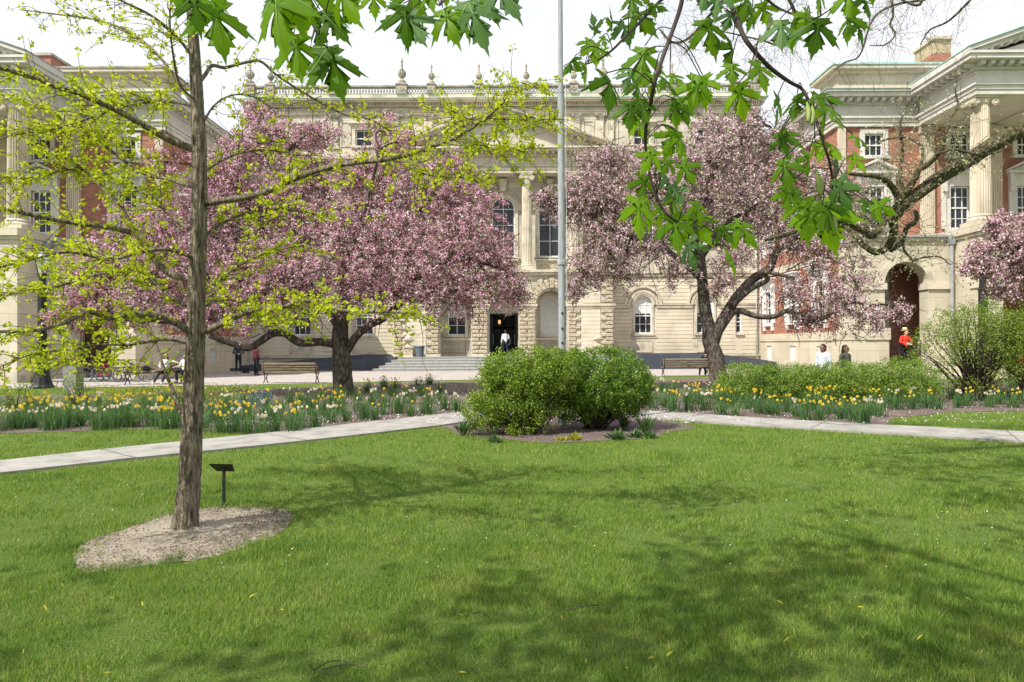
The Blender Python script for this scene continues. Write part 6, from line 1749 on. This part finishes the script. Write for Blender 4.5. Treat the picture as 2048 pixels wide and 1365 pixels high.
for bed, rown, x, y, kind in spots:
    g_ = gnd(x, y); key = (bed, rown, kind); cnt[key] = cnt.get(key, 0) + 1
    what = {'yellow': 'yellow-flowered', 'white': 'white-flowered', 'leafy': 'nearly flowerless'}[kind]
    lab = f"{ORD[cnt[key] - 1]} {what} daffodil clump from the left in the {rown} row of the {bed} bed"
    pr_ = protos[kind][rng.integers(len(protos[kind]))]
    sc_ = rng.uniform(.8, 1.05)
    if pr_.name not in used:
        used.add(pr_.name); pr_.location = (g_[0], g_[1], 0); pr_.rotation_euler = (0, 0, rng.uniform(-1.2, 1.2)); pr_.scale = (sc_,) * 3; o = pr_; o['label'] = lab; o['group'] = f'daffodil clumps in the {bed} bed'
    else:
        o = dup(pr_, (g_[0], g_[1], 0), rng.uniform(-1.2, 1.2), lab, f'daffodil clumps in the {bed} bed', sc_)
    o['category'] = 'flowers'
for c in protos:
    for p_ in protos[c]:
        if p_.name not in used:
            for k_ in KIDS[p_.name]: bpy.data.objects.remove(k_)
            bpy.data.objects.remove(p_)
# low ground cover in the left bed
def cover(name, label, px0, px1, py0, py1, n, mats, share, size, h, seed):
    r_ = np.random.default_rng(seed); P = []
    for i in range(n):
        P.append(gnd(r_.uniform(px0, px1), r_.uniform(py0, py1)))
    P = np.array(P); P[:, 2] = r_.uniform(.02, h, n) * (.5 + vnoise(P[:, 0], P[:, 1], .5, seed))
    mi = (r_.random(n) < share).astype(int)
    o = cloud(name, LEAF, P, r_.uniform(size * .7, size * 1.3, n), mats, None, np.array([0, -.3, .8]), .7, mat_idx=mi); o['kind'] = 'stuff'; o['label'] = label; o['category'] = 'ground cover'; return o
cover('euphorbia_patch', 'yellow-green low groundcover at the back of the left bed', 190, 500, 782, 812, 5200, [M['lilac_leaf'], M['lime_leaf']], .5, .05, .26, 1)
cover('forget_me_not_patch', 'haze of small blue flowers among the left daffodils', 470, 545, 800, 822, 1300, [M['daff_leaf'], M['blue_flower']], .6, .028, .30, 2)
cover('bed_weeds', 'fresh green low leaves at the far left of the bed', -40, 330, 798, 845, 4200, [M['lilac_leaf'], M['daff_leaf']], .4, .05, .22, 3)
cover('back_weeds', 'low green leaves behind the right daffodils', 1180, 2080, 770, 800, 4500, [M['daff_leaf'], M['spirea_leaf']], .4, .05, .12, 4)
# ================================================================== STREET FURNITURE AND PEOPLE
M['bench_wood'] = noise_mat('weathered_bench_wood', (.16, .12, .08), (.34, .27, .19), 3, .7, .3, 30, stretch=(1, 8, 8))
M['granite_post'] = noise_mat('speckled_granite', (.16, .155, .145), (.34, .33, .31), 70, .8, .3, 60)
# ---- flagpole
fp = gnd(1125, 852); fl = empty('flagpole', fp, 0, 'tall grey steel flagpole rising between the two round shrubs', 'flagpole')
k = MB(); k.lathe(0, 0, [(.085, -.05), (.085, .4), (.072, .42), (.070, 3.25)], 40); k.build('lower_pole', M['steel'], fl)
k = MB(); k.lathe(0, 0, [(.069, 3.25), (.062, 6.6)], 40); k.build('middle_pole', M['steel'], fl)
k = MB(); k.lathe(0, 0, [(.050, 6.6), (.04, 12)], 40); k.build('upper_pole', M['steel'], fl)
k = MB(); k.lathe(0, 0, [(.078, 3.15), (.088, 3.17), (.088, 3.24), (.078, 3.26)], 20); k.lathe(0, 0, [(.068, 6.56), (.068, 6.64)], 20); k.build('collar', M['steel'], fl)
k = MB()
for z in (1.62, 1.9, 2.2): k.box(-.02, .02, -.09, -.06, z, z + .03); k.box(.06, .085, -.02, .02, z + .1, z + .13)
k.build('cleat', M['iron'], fl)
k = MB(); k.tube([(.10, -.02, 1.7), (.085, -.02, 11.8)], .004, 4); k.build('halyard', M['white'], fl)
# ---- plaque on a post
s0 = gnd(448, 1013); pq = empty('tree_plaque', s0, 0, 'small dark slanted plaque on a thin post beside the near tree', 'plaque')
k = MB(); k.box(-.012, .012, -.012, .012, -.05, .38); k.build('post', M['iron'], pq)
# the plate leans towards the viewer, so its dark back shows
M['plaque'] = flat('dark_bronze', (.03, .028, .022), .4, metal=.2)
k = MB()
k.add([(-.12, -.06, .425), (.115, -.06, .42), (.095, .035, .34), (-.085, .035, .345), (-.12, -.066, .437), (.115, -.066, .432), (.095, .029, .352), (-.085, .029, .357)],
      [(3, 2, 1, 0), (4, 5, 6, 7), (0, 1, 5, 4), (1, 2, 6, 5), (2, 3, 7, 6), (3, 0, 4, 7)])
k.build('plate', M['plaque'], pq)
# ---- benches
def make_bench(label):
    root = empty('park_bench', (0, 0, 0), 0, label, 'bench', 'park benches along the plaza edge')
    L_ = 2.3
    for i in range(4):
        k = MB(); z = .47 + i * .105; y = -.16 - .035 * i; k.block(-L_ / 2, L_ / 2, y - .022, y, z, z + .088, .008); k.build('back_slat', M['bench_wood'], root)
    for i in range(4):
        k = MB(); y = -.12 + i * .115; k.box(-L_ / 2, L_ / 2, y, y + .095, .415, .445); k.build('seat_slat', M['bench_wood'], root)
    for x in (-L_ / 2 + .06, L_ / 2 - .06):
        k = MB()
        k.tube(smooth_path([(x, -.20, .0), (x, -.05, .16), (x, -.03, .26), (x, -.16, .41), (x, -.2, .6), (x, -.30, .92)], 5), .022, 8)
        k.tube(smooth_path([(x, .36, .0), (x, .2, .16), (x, .18, .26), (x, .33, .41), (x, .34, .55), (x, .3, .63), (x, .05, .66), (x, -.2, .62)], 5), .022, 8)
        k.tube([(x, -.18, .40), (x, .34, .40)], .02, 8)
        k.tube([(x, -.05, .18), (x, .2, .18)], .016, 6)
        for a in (0,): k.tube([(x, .1 + .08 * math.cos(t), .53 + .08 * math.sin(t)) for t in np.linspace(0, 6.1, 14)], .012, 6)
        k.build('iron_end', M['iron'], root, smooth=True)
    note_kids(root); return root
# bench backs face the lawn: the sitter looks at the hall
bn = make_bench('empty slatted wooden bench between the near tree and the left crabapple trunk')
p = gnd(582, 767); bn.location = (p[0], p[1], .012); bn.rotation_euler = (0, 0, .03)
p = gnd(1371, 753); b_r = dup(bn, (p[0], p[1], .012), 0, 'slatted wooden bench behind the right crabapple trunk, green bag lying on it')
p = gnd(312, 769); b_l = dup(bn, (p[0], p[1], .012), math.pi + .15, 'sunlit bench left of the near trunk with the seated women on it', scale=1.0)
# ---- street lamps
def make_lamp(label):
    root = empty('street_lamp', (0, 0, 0), 0, label, 'street lamp', 'black street lamps beside the plaza')
    k = MB(); k.lathe(0, 0, [(.42, 0), (.42, .06), (.36, .12), (.33, .2), (.26, .45), (.22, .8), (.20, 1.05), (.23, 1.09), (.19, 1.14)], 24, 12, .06); k.build('base', M['iron'], root, smooth=False)
    k = MB(); k.lathe(0, 0, [(.17, 1.13), (.16, 3.6), (.19, 3.65), (.13, 3.7), (.12, 4.3), (.16, 4.36), (.20, 4.42)], 16, 8, .08); k.build('post', M['iron'], root)
    k = MB(); k.lathe(0, 0, [(.15, 4.45), (.24, 4.95)], 6); k.build('lantern_glass', flat('lamp_glass', (.45, .48, .48), .2), root)
    k = MB()
    for i in range(6):
        a = math.pi * i / 3; k.tube([(.155 * math.cos(a), .155 * math.sin(a), 4.44), (.25 * math.cos(a), .25 * math.sin(a), 4.96)], .014, 5)
    k.lathe(0, 0, [(.18, 4.42), (.17, 4.45)], 6)
    k.build('lantern_frame', M['iron'], root)
    k = MB(); k.lathe(0, 0, [(.31, 4.955), (.30, 4.98), (.10, 5.2), (.03, 5.26), (.04, 5.3), (.01, 5.36)], 6); k.build('lantern_roof', M['lead'], root)
    note_kids(root); return root
lp = make_lamp('black street lamp on fluted base before the left portico, left of the granite post')
p = gnd(85, 777); lp.location = (p[0], p[1], .012)
p = at(1967, 735, 26.5); dup(lp, (p[0], p[1], .0), 0, 'black street lamp rising behind the tall shrub near the right edge')
# ---- granite post
p = gnd(147, 781); o = empty('granite_post', p, .05, 'square speckled granite post at the lawn edge left of the bicycles', 'stone post')
k = MB(); k.block(-.24, .24, -.24, .24, -.05, .86, .02); k.build('shaft', M['granite_post'], o)
k = MB(); k.box(-.235, .235, -.235, .235, .861, .875); k.build('cap', M['granite_post'], o)
# ---- rusty standpipe by the left portico
p = gnd(109, 760); o = empty('standpipe', p, 0, 'short rust-brown standpipe against the left portico wall, behind the street lamp', 'standpipe')
M['rust'] = noise_mat('rusty_brown', (.12, .045, .025), (.24, .10, .06), 8, .8)
k = MB(); k.lathe(0, 0, [(.16, 0), (.16, .05), (.11, .08), (.11, .5), (.14, .52), (.14, .58), (.10, .66), (.03, .70)], 14); k.build('barrel', M['rust'], o)
k = MB(); k.tube([(-.2, -.02, .42), (.2, -.02, .42)], .055, 8); k.build('outlet', M['rust'], o)
# ---- waste bin
p = (AX - 5.35, FY - 2.35, .85); o = empty('waste_bin', p, 0, 'grey-blue plastic waste bin beside the left urn', 'bin')
M['bin'] = flat('grey_blue_plastic', (.10, .13, .16), .5)
k = MB(); k.lathe(0, 0, [(.23, 0), (.30, .62), (.33, .63), (.33, .68)], 18); k.build('tub', M['bin'], o, smooth=False)
k = MB(); k.lathe(0, 0, [(.31, .681), (.30, .70), (.18, .705)], 18); k.build('liner', flat('bin_liner', (.2, .22, .24), .4), o)
# ---- bicycles
def bicycle(px, py, rz, label, col, n):
    p = at(px, py, 31.2 - py % 3 * .25); root = empty('bicycle', (p[0], p[1], .012), rz, label, 'bicycle', 'bicycles parked before the left arcade')
    fm = flat('bike_paint_%s' % n, col, .35)
    W = []
    for x in (-.51, .51):
        k = MB(); k.tube([(x + .33 * math.cos(t), 0, .34 + .33 * math.sin(t)) for t in np.linspace(0, 2 * math.pi, 25)], .019, 6)
        w = k.build('wheel', M['iron'], root, smooth=True)
        k = MB(); k.tube([(x + .305 * math.cos(t), 0, .34 + .305 * math.sin(t)) for t in np.linspace(0, 2 * math.pi, 25)], .009, 5)
        for i in range(12):
            a = i * math.pi / 6; k.tube([(x, 0, .34), (x + .3 * math.cos(a), 0, .34 + .3 * math.sin(a))], .0025, 3)
        k.build('rim', M['steel'], w)
    k = MB()
    bbk, st_, hd, rw, fw = (-.08, 0, .30), (-.22, 0, .84), (.33, 0, .82), (-.51, 0, .34), (.51, 0, .34)
    for a, b in ((bbk, st_), (bbk, (.36, 0, .70)), ((-.2, 0, .78), hd), (rw, (-.2, 0, .78)), (rw, bbk)): k.tube([a, b], .017, 7)
    k.tube(smooth_path([(.33, 0, .86), (.37, 0, .66), (.43, 0, .52), fw], 3), .016, 7)
    k.build('frame', fm, root, smooth=True)
    k = MB(); k.tube([(-.22, 0, .84), (-.24, 0, .95)], .014, 6); k.prism([(-.36, .95), (-.1, .95), (-.1, .975), (-.36, .99)], -.06, .06); k.build('saddle', M['iron'], root)
    k = MB(); k.tube([(.32, 0, .84), (.31, 0, .98)], .014, 6); k.tube(smooth_path([(.26, -.27, .98), (.34, -.22, 1.0), (.34, 0, 1.0), (.34, .22, 1.0), (.26, .27, .98)], 3), .013, 6); k.build('handlebar', M['iron'], root, smooth=True)
    k = MB(); k.lathe(-.08, 0, [(.09, .295), (.09, .305)], 14); k.tube([(-.08, -.09, .3), (-.02, -.09, .16)], .01, 5); k.tube([(-.08, .09, .3), (-.14, .09, .44)], .01, 5); k.build('crank', M['steel'], root)
    return root
bicycle(196, 757, .15, 'dark bicycle at the left end of the row of parked bicycles', (.02, .02, .025), 1)
bicycle(216, 758, -.1, 'red-rimmed bicycle second in the row of parked bicycles', (.35, .02, .02), 2)
bicycle(232, 756, .3, 'black bicycle in the middle of the row of parked bicycles', (.03, .03, .03), 3)
bicycle(252, 758, -.05, 'silver-grey bicycle fourth in the row, left of the bench', (.3, .3, .32), 4)
bicycle(268, 755, .25, 'white bicycle half behind the occupied bench', (.6, .6, .6), 5)

# ---- people: each body is one voxel-welded surface; clothes are shells over it
SKIN = [flat('skin_light', (.55, .33, .23), .55), flat('skin_mid', (.36, .19, .12), .55), flat('skin_brown', (.20, .10, .065), .55)]
def weld(name, prims, mat, parent, vox=.012, sm=2):
    """prims: capsules (a, b, ra, rb) or ellipsoids (c, (rx, ry, rz)) -> one continuous surface"""
    bm = bmesh.new()
    for p_ in prims:
        if len(p_) == 4:
            a, b, ra, rb = Vector(p_[0]), Vector(p_[1]), p_[2], p_[3]
            k = 7; path = [a.lerp(b, i / (k - 1)) for i in range(k)]
            V, F = tube_np([tuple(q) for q in path], [ra + (rb - ra) * i / (k - 1) for i in range(k)], 12)
            vs = [bm.verts.new(tuple(v)) for v in V]
            for f in F: bm.faces.new([vs[i] for i in f])
            for c, r in ((a, ra), (b, rb)):
                bmesh.ops.create_icosphere(bm, subdivisions=2, radius=r, matrix=Matrix.Translation(c))
        else:
            c, r = p_
            bmesh.ops.create_icosphere(bm, subdivisions=3, radius=1, matrix=Matrix.Translation(c) @ Matrix.Diagonal((*r, 1)))
    bmesh.ops.recalc_face_normals(bm, faces=bm.faces)
    me = bpy.data.meshes.new(name); bm.to_mesh(me); bm.free(); me.materials.append(mat)
    o = link(name, me, parent)
    m = o.modifiers.new('remesh', 'REMESH'); m.mode = 'VOXEL'; m.voxel_size = vox; m.use_smooth_shade = True
    s = o.modifiers.new('smooth', 'SMOOTH'); s.iterations = sm; s.factor = .5
    return o
def V3(*a): return np.array(a, float)
def person(loc, rz, label, skin, J, hair, top, bottom, shoes=None, hair_len=.0, extras=None, long_sleeve=True, bun=False, group=None):
    """J: joints in the figure's own space (facing -y)"""
    root = empty('person', loc, rz, label, 'person', group)
    hip, neck, head = J['hip'], J['neck'], J['head']
    B = []
    hx = V3(.085, 0, 0)
    sh = V3(.175, 0, -.06)
    hd = head
    B += [(hd + V3(0, 0, .02), (.075, .092, .105)), (hd + V3(0, -.03, -.055), (.052, .06, .055)), (hd + V3(0, -.098, -.01), (.014, .018, .02)),
          (hd + V3(.075, .0, 0), (.012, .02, .028)), (hd + V3(-.075, .0, 0), (.012, .02, .028)),
          (hd + V3(0, -.088, -.048), (.026, .012, .008)), (hd + V3(0, -.082, .03), (.05, .014, .01)),
          (neck, hd + V3(0, .015, -.05), .055, .05), (hip, hip + (neck - hip) * .5, .13, .125), (hip + (neck - hip) * .5, neck + V3(0, 0, -.1), .125, .13),
          (neck + sh * .8, neck - sh * V3(.8, 1, -.8) if False else neck + V3(-sh[0] * .8, 0, sh[2]), .062, .062)]
    tp = [(hip + V3(0, 0, .02), hip + (neck - hip) * .5, .145, .14), (hip + (neck - hip) * .5, neck + V3(0, 0, -.12), .14, .148), (neck + V3(sh[0] * .8, 0, sh[2]), neck + V3(-sh[0] * .8, 0, sh[2]), .078, .078)]
    bt_ = [(hip + V3(.05, 0, .02), hip + V3(-.05, 0, .02), .138, .138)]
    sh_ = []
    for q, s_ in (('l', 1), ('r', -1)):
        S = neck + V3(s_ * sh[0], 0, sh[2]); E, Wr = J['e' + q], J['w' + q]
        B += [(S, E, .048, .038), (E, Wr, .038, .026)]
        tp.append((S, E, .06, .05))
        tp.append((E, E + (Wr - E) * (.93 if long_sleeve else .0), .05, .038 if long_sleeve else .048))
        d = (Wr - E) / np.linalg.norm(Wr - E); side = np.cross(d, V3(0, 0, 1)); side = side / (np.linalg.norm(side) + 1e-6); nn = np.cross(side, d)
        B.append((Wr, Wr + d * .075, .026, .03))
        for f_ in range(4):
            o_ = side * (.0225 - .015 * f_); L_ = (.055, .068, .064, .05)[f_]
            a = Wr + d * .08 + o_; b = a + d * L_ * .6; B += [(a, b, .0095, .009), (b, b + d * L_ * .4 - nn * .02, .009, .008)]
        a = Wr + d * .03 + side * .03; B += [(a, a + d * .03 + side * .022, .011, .01), (a + d * .03 + side * .022, a + d * .06 + side * .02 - nn * .012, .01, .009)]
        Hj = hip + V3(s_ * .085, 0, -.02); K, A = J['k' + q], J['a' + q]
        B += [(Hj, K, .082, .055), (K, A, .055, .036), (A, A + J.get('t' + q, V3(0, -.16, -.035)), .038, .03)]
        bt_ += [(Hj, K, .095, .068), (K, K + (A - K) * .92, .066, .052)]
        sh_.append([(A + V3(0, .02, -.03), A + J.get('t' + q, V3(0, -.16, -.035)), .045, .036)])
    body = weld('body', B, SKIN[skin], root, .010, 2)
    weld('top', tp, top, root, .016, 3); weld('trousers', bt_, bottom, root, .016, 3)
    for s_ in sh_: weld('shoe', s_, shoes or M['iron'], root, .014, 2)
    H = [(hd + V3(0, .02, .045), (.084, .095, .098)), (hd + V3(0, .05, -.02), (.08, .065, .09))]
    if hair_len: H += [(hd + V3(0, .06, -.02), hd + V3(0, .085, -.06 - hair_len), .075, .055), (hd + V3(.065, .02, 0), hd + V3(.07, .03, -.04 - hair_len * .8), .03, .03), (hd + V3(-.065, .02, 0), hd + V3(-.07, .03, -.04 - hair_len * .8), .03, .03)]
    if bun: H += [(hd + V3(0, .12, .0), (.045, .045, .045))]
    weld('hair', H, hair, root, .012, 1)
    # eyes
    k = MB()
    for s_ in (-1, 1): k.lathe(0, 0, [(.001, 0), (.009, .002), (.001, .004)], 8)
    V_ = []
    e = bmesh.new()
    for s_ in (-1, 1): bmesh.ops.create_icosphere(e, subdivisions=1, radius=.011, matrix=Matrix.Translation(hd + V3(s_ * .03, -.082, .012)))
    me = bpy.data.meshes.new('eyes'); e.to_mesh(me); e.free(); me.materials.append(M['iron']); link('eyes', me, root)
    if extras: extras(root)
    return root
def stand(h=1.68, **kw):
    s = h / 1.72
    J = dict(hip=V3(0, 0, .94), neck=V3(0, 0, 1.43), head=V3(0, -.02, 1.58), el=V3(.24, .02, 1.08), wl=V3(.25, -.08, .84), er=V3(-.24, .02, 1.08), wr=V3(-.25, -.08, .84),
             kl=V3(.10, -.02, .50), kr=V3(-.10, 0, .50), al=V3(.11, .02, .09), ar=V3(-.12, .02, .09))
    for k_, v in kw.items(): J[k_] = V3(*v)
    return {k_: v * s for k_, v in J.items()}
hair_d = flat('black_hair', (.012, .01, .009), .6); hair_b = flat('dark_brown_hair', (.035, .02, .014), .6)
cl = lambda n, c: flat(n, c, .85, spec=.2)
# two talking left of the middle bench
p = gnd(477, 748)
def bag1(root):
    k = MB(); k.block(-.42, -.22, .0, .22, .15, .5, .03); k.tube(smooth_path([(-.32, .03, .5), (-.30, .05, .72), (-.32, .19, .5)], 4), .012, 6); b_ = k.build('satchel', M['iron'], root)
person((p[0], p[1], .05), .4, 'man in navy jacket and dark trousers standing by the ramp, hands together', 0, stand(1.78, el=(.27, -.06, 1.12), wl=(.08, -.28, 1.06), er=(-.27, -.06, 1.12), wr=(-.05, -.28, 1.08)), hair_b, cl('navy_jacket', (.035, .05, .09)), cl('navy_trousers', (.02, .025, .04)), group='people standing on the plaza')
p = gnd(513, 752)
person((p[0], p[1], .012), 2.5, 'woman in maroon jacket with long black hair standing left of the middle bench', 1, stand(1.70), hair_d, cl('maroon_jacket', (.10, .03, .03)), cl('black_trousers', (.015, .015, .017)), hair_len=.26, group='people standing on the plaza')
# black bag on the ground between them
p = gnd(492, 747); o = empty('briefcase', (p[0], p[1], .02), .3, 'black bag standing on the ramp between the man in navy and the woman in maroon', 'bag')
k = MB(); k.block(-.2, .2, -.07, .07, 0, .36, .03); k.build('case', M['iron'], o); k = MB(); k.tube(smooth_path([(-.08, 0, .36), (-.06, 0, .44), (.06, 0, .44), (.08, 0, .36)], 4), .01, 6); k.build('handle', M['iron'], o)
# person at the door
person((AX + .12, FY - .9, .855), math.pi + .2, 'person in white shirt with a dark shoulder bag walking in at the black door', 0, stand(1.74, kl=(.10, -.12, .52), al=(.11, -.10, .10), ar=(-.12, .2, .14), kr=(-.10, .02, .5)), hair_d, cl('white_shirt', (.75, .76, .78)), cl('dark_jeans', (.02, .028, .05)),
       extras=lambda r: (lambda k: (k.block(-.34, -.2, -.1, .2, .82, 1.15, .03), k.tube(smooth_path([(-.26, 0, 1.15), (-.16, .05, 1.46), (0, .15, 1.3)], 4), .014, 6), k.build('shoulder_bag', M['iron'], r)))(MB()))
# two behind the hedge
p = at(1646, 700, 20.6)
person((p[0], p[1], 0), -1.0, 'man with dark hair tied back, in a white shirt, head and shoulders above the hedge', 2, stand(1.57), hair_d, cl('pale_shirt', (.62, .66, .74)), cl('grey_trousers', (.1, .1, .11)), bun=True, group='people behind the hedge')
p = at(1690, 700, 20.4)
def specs(root):
    k = MB()
    for s_ in (-1, 1): k.ring(s_ * .028, 1.426, .018, .022, -.125, -.115, 12, 0, 2 * math.pi)
    k.build('glasses', M['iron'], root)
person((p[0], p[1], 0), .5, 'woman with bobbed dark hair and glasses in an olive jacket above the hedge', 2, stand(1.54), hair_d, cl('olive_jacket', (.06, .07, .045)), cl('black_skirt', (.02, .02, .02)), hair_len=.08, extras=specs, group='people behind the hedge')
# person in red at the right arch
p = at(1809, 736, 30.9)
def hat(root):
    s = 1.0
    k = MB(); hz = 1.66; k.lathe(0, -.03, [(.165, hz), (.17, hz + .012), (.105, hz + .03), (.10, hz + .11), (.07, hz + .135), (.01, hz + .14)], 20); h_ = k.build('straw_hat', flat('pale_straw', (.72, .62, .38), .8), root, smooth=False)
    k = MB(); k.lathe(0, -.03, [(.108, hz + .032), (.106, hz + .065)], 20); k.build('hat_band', M['iron'], h_)
    k = MB(); k.block(.10, .34, -.34, -.2, .72, .98, .03); k.tube(smooth_path([(.14, -.27, .98), (.2, -.25, 1.12), (.3, -.27, .98)], 4), .012, 6); k.build('handbag', M['iron'], root)
    k = MB(); k.box(-.14, .03, -.37, -.33, 1.02, 1.12); k.build('papers', M['white'], root)
person((p[0], p[1], .50), .15, 'person in bright red jacket and straw hat looking down at papers before the right arch', 0, stand(1.72, neck=(0, -.04, 1.42), head=(0, -.10, 1.55), el=(.29, -.10, 1.14), wl=(.10, -.32, 1.05), er=(-.29, -.10, 1.14), wr=(-.12, -.30, 1.06)), hair_d, cl('red_jacket', (.75, .045, .03)), cl('black_trousers', (.012, .012, .014)), extras=hat)
o = empty('stone_landing', (p[0], p[1], 0), 0, 'low stone landing before the right arch, mostly hidden by the hedge', 'landing')
k = MB(); k.box(-.9, 3.2, -.5, .75, -.02, .34); k.build('upper_step', M['wing_stone'], o); k = MB(); k.box(-1.2, 3.5, -.9, .74, -.02, .17) ; k.build('lower_step', M['wing_stone'], o)
k = MB(); k.box(-.85, 3.15, -.45, .74, .341, .5); k.build('top_step', M['wing_stone'], o)
# seated women on the left bench (facing the viewer)
def sit(**kw):
    J = dict(hip=V3(0, .05, .55), neck=V3(0, .12, 1.02), head=V3(0, .09, 1.17), el=V3(.24, .05, .74), wl=V3(.16, -.16, .66), er=V3(-.24, .05, .74), wr=V3(-.16, -.16, .66),
             kl=V3(.13, -.38, .52), kr=V3(-.10, -.40, .52), al=V3(.16, -.42, .10), ar=V3(-.14, -.46, .10))
    for k_, v in kw.items(): J[k_] = V3(*v)
    return J
bl_ = V3(b_l.location.x, b_l.location.y, .012)
person(bl_ + V3(.42, -.02, 0), .25, 'woman with long dark hair in white T-shirt sitting on the left bench', 0,
       sit(kl=(.1, -.38, .52), al=(.0, -.62, .10), kr=(-.14, -.36, .52), ar=(-.34, -.52, .10), el=(.36, .1, .92), wl=(.58, .05, .84), head=(.0, .08, 1.19)), hair_d, cl('white_tshirt', (.72, .72, .74)), cl('charcoal_trousers', (.03, .032, .04)), shoes=M['white'], hair_len=.24, long_sleeve=False, group='women on the left bench')
person(bl_ + V3(1.22, -.02, 0), -.1, 'second woman on the left bench, mostly hidden behind the near trunk, dark trousers', 0,
       sit(kl=(.12, -.38, .54), al=(.1, -.4, .10), kr=(-.12, -.4, .54), ar=(-.08, -.42, .12), wr=(-.25, -.25, .72)), hair_d, cl('pale_top', (.6, .6, .62)), cl('black_leggings', (.018, .018, .02)), hair_len=.1, group='women on the left bench')
o = empty('backpack', bl_ + V3(-.38, -.1, .45), 0, 'black backpack on the left bench beside the seated woman', 'bag')
k = MB(); k.lathe(0, 0, [(.13, 0), (.17, .05), (.18, .2), (.14, .3), (.04, .34)], 14); k.build('sack', M['iron'], o); k = MB(); k.block(-.1, .1, -.2, -.14, .03, .18, .02); k.build('pocket', M['iron'], o)
# on the right bench: bag and a slumped dark figure partly behind the trunk
br_ = V3(b_r.location.x, b_r.location.y, .012)
person(br_ + V3(1.0, .1, 0), math.pi, 'person in black on the right bench, back to the viewer, mostly behind the crabapple trunk', 0, sit(), hair_d, M['iron'], cl('dark_leggings', (.02, .02, .02)))
o = empty('green_bag', br_ + V3(.25, .05, .45), 0, 'dark green crumpled bag lying on the right bench seat', 'bag')
weld('sack', [((-.45, 0, .09), (.2, 0, .11), .09, .11), ((.2, 0, .1), (.5, .02, .13), .11, .06), ((-.1, -.05, .12), (.2, -.05, .15), .09, .07)], flat('dark_green_cloth', (.02, .09, .05), .5), o, .02, 2)
k = MB(); k.tube(smooth_path([(-.2, -.25, .1), (.2, -.26, -.08), (.5, -.25, .04)], 5), .008, 5); k.tube(smooth_path([(.3, -.25, .1), (.35, -.27, -.15), (.45, -.2, -.2)], 5), .008, 5); k.build('strap', M['twig_grey'], o)
# red bag glimpsed at the right edge
p = at(2046, 722, 24); o = empty('red_backpack', p, 0, 'small bright red bag glimpsed between the shrubs at the right edge', 'bag')
o.location.z = 0
k = MB(); k.lathe(0, 0, [(.12, .9), (.17, .95), (.17, 1.1), (.08, 1.18)], 12); k.build('sack', cl('red_cloth', (.65, .03, .03)), o); k = MB(); k.tube([(0, 0, 0), (0, 0, .9)], .03, 6); k.box(-.25, .25, -.02, .02, .88, .9); k.build('stand', M['iron'], o)
# small lantern bracket etc. end
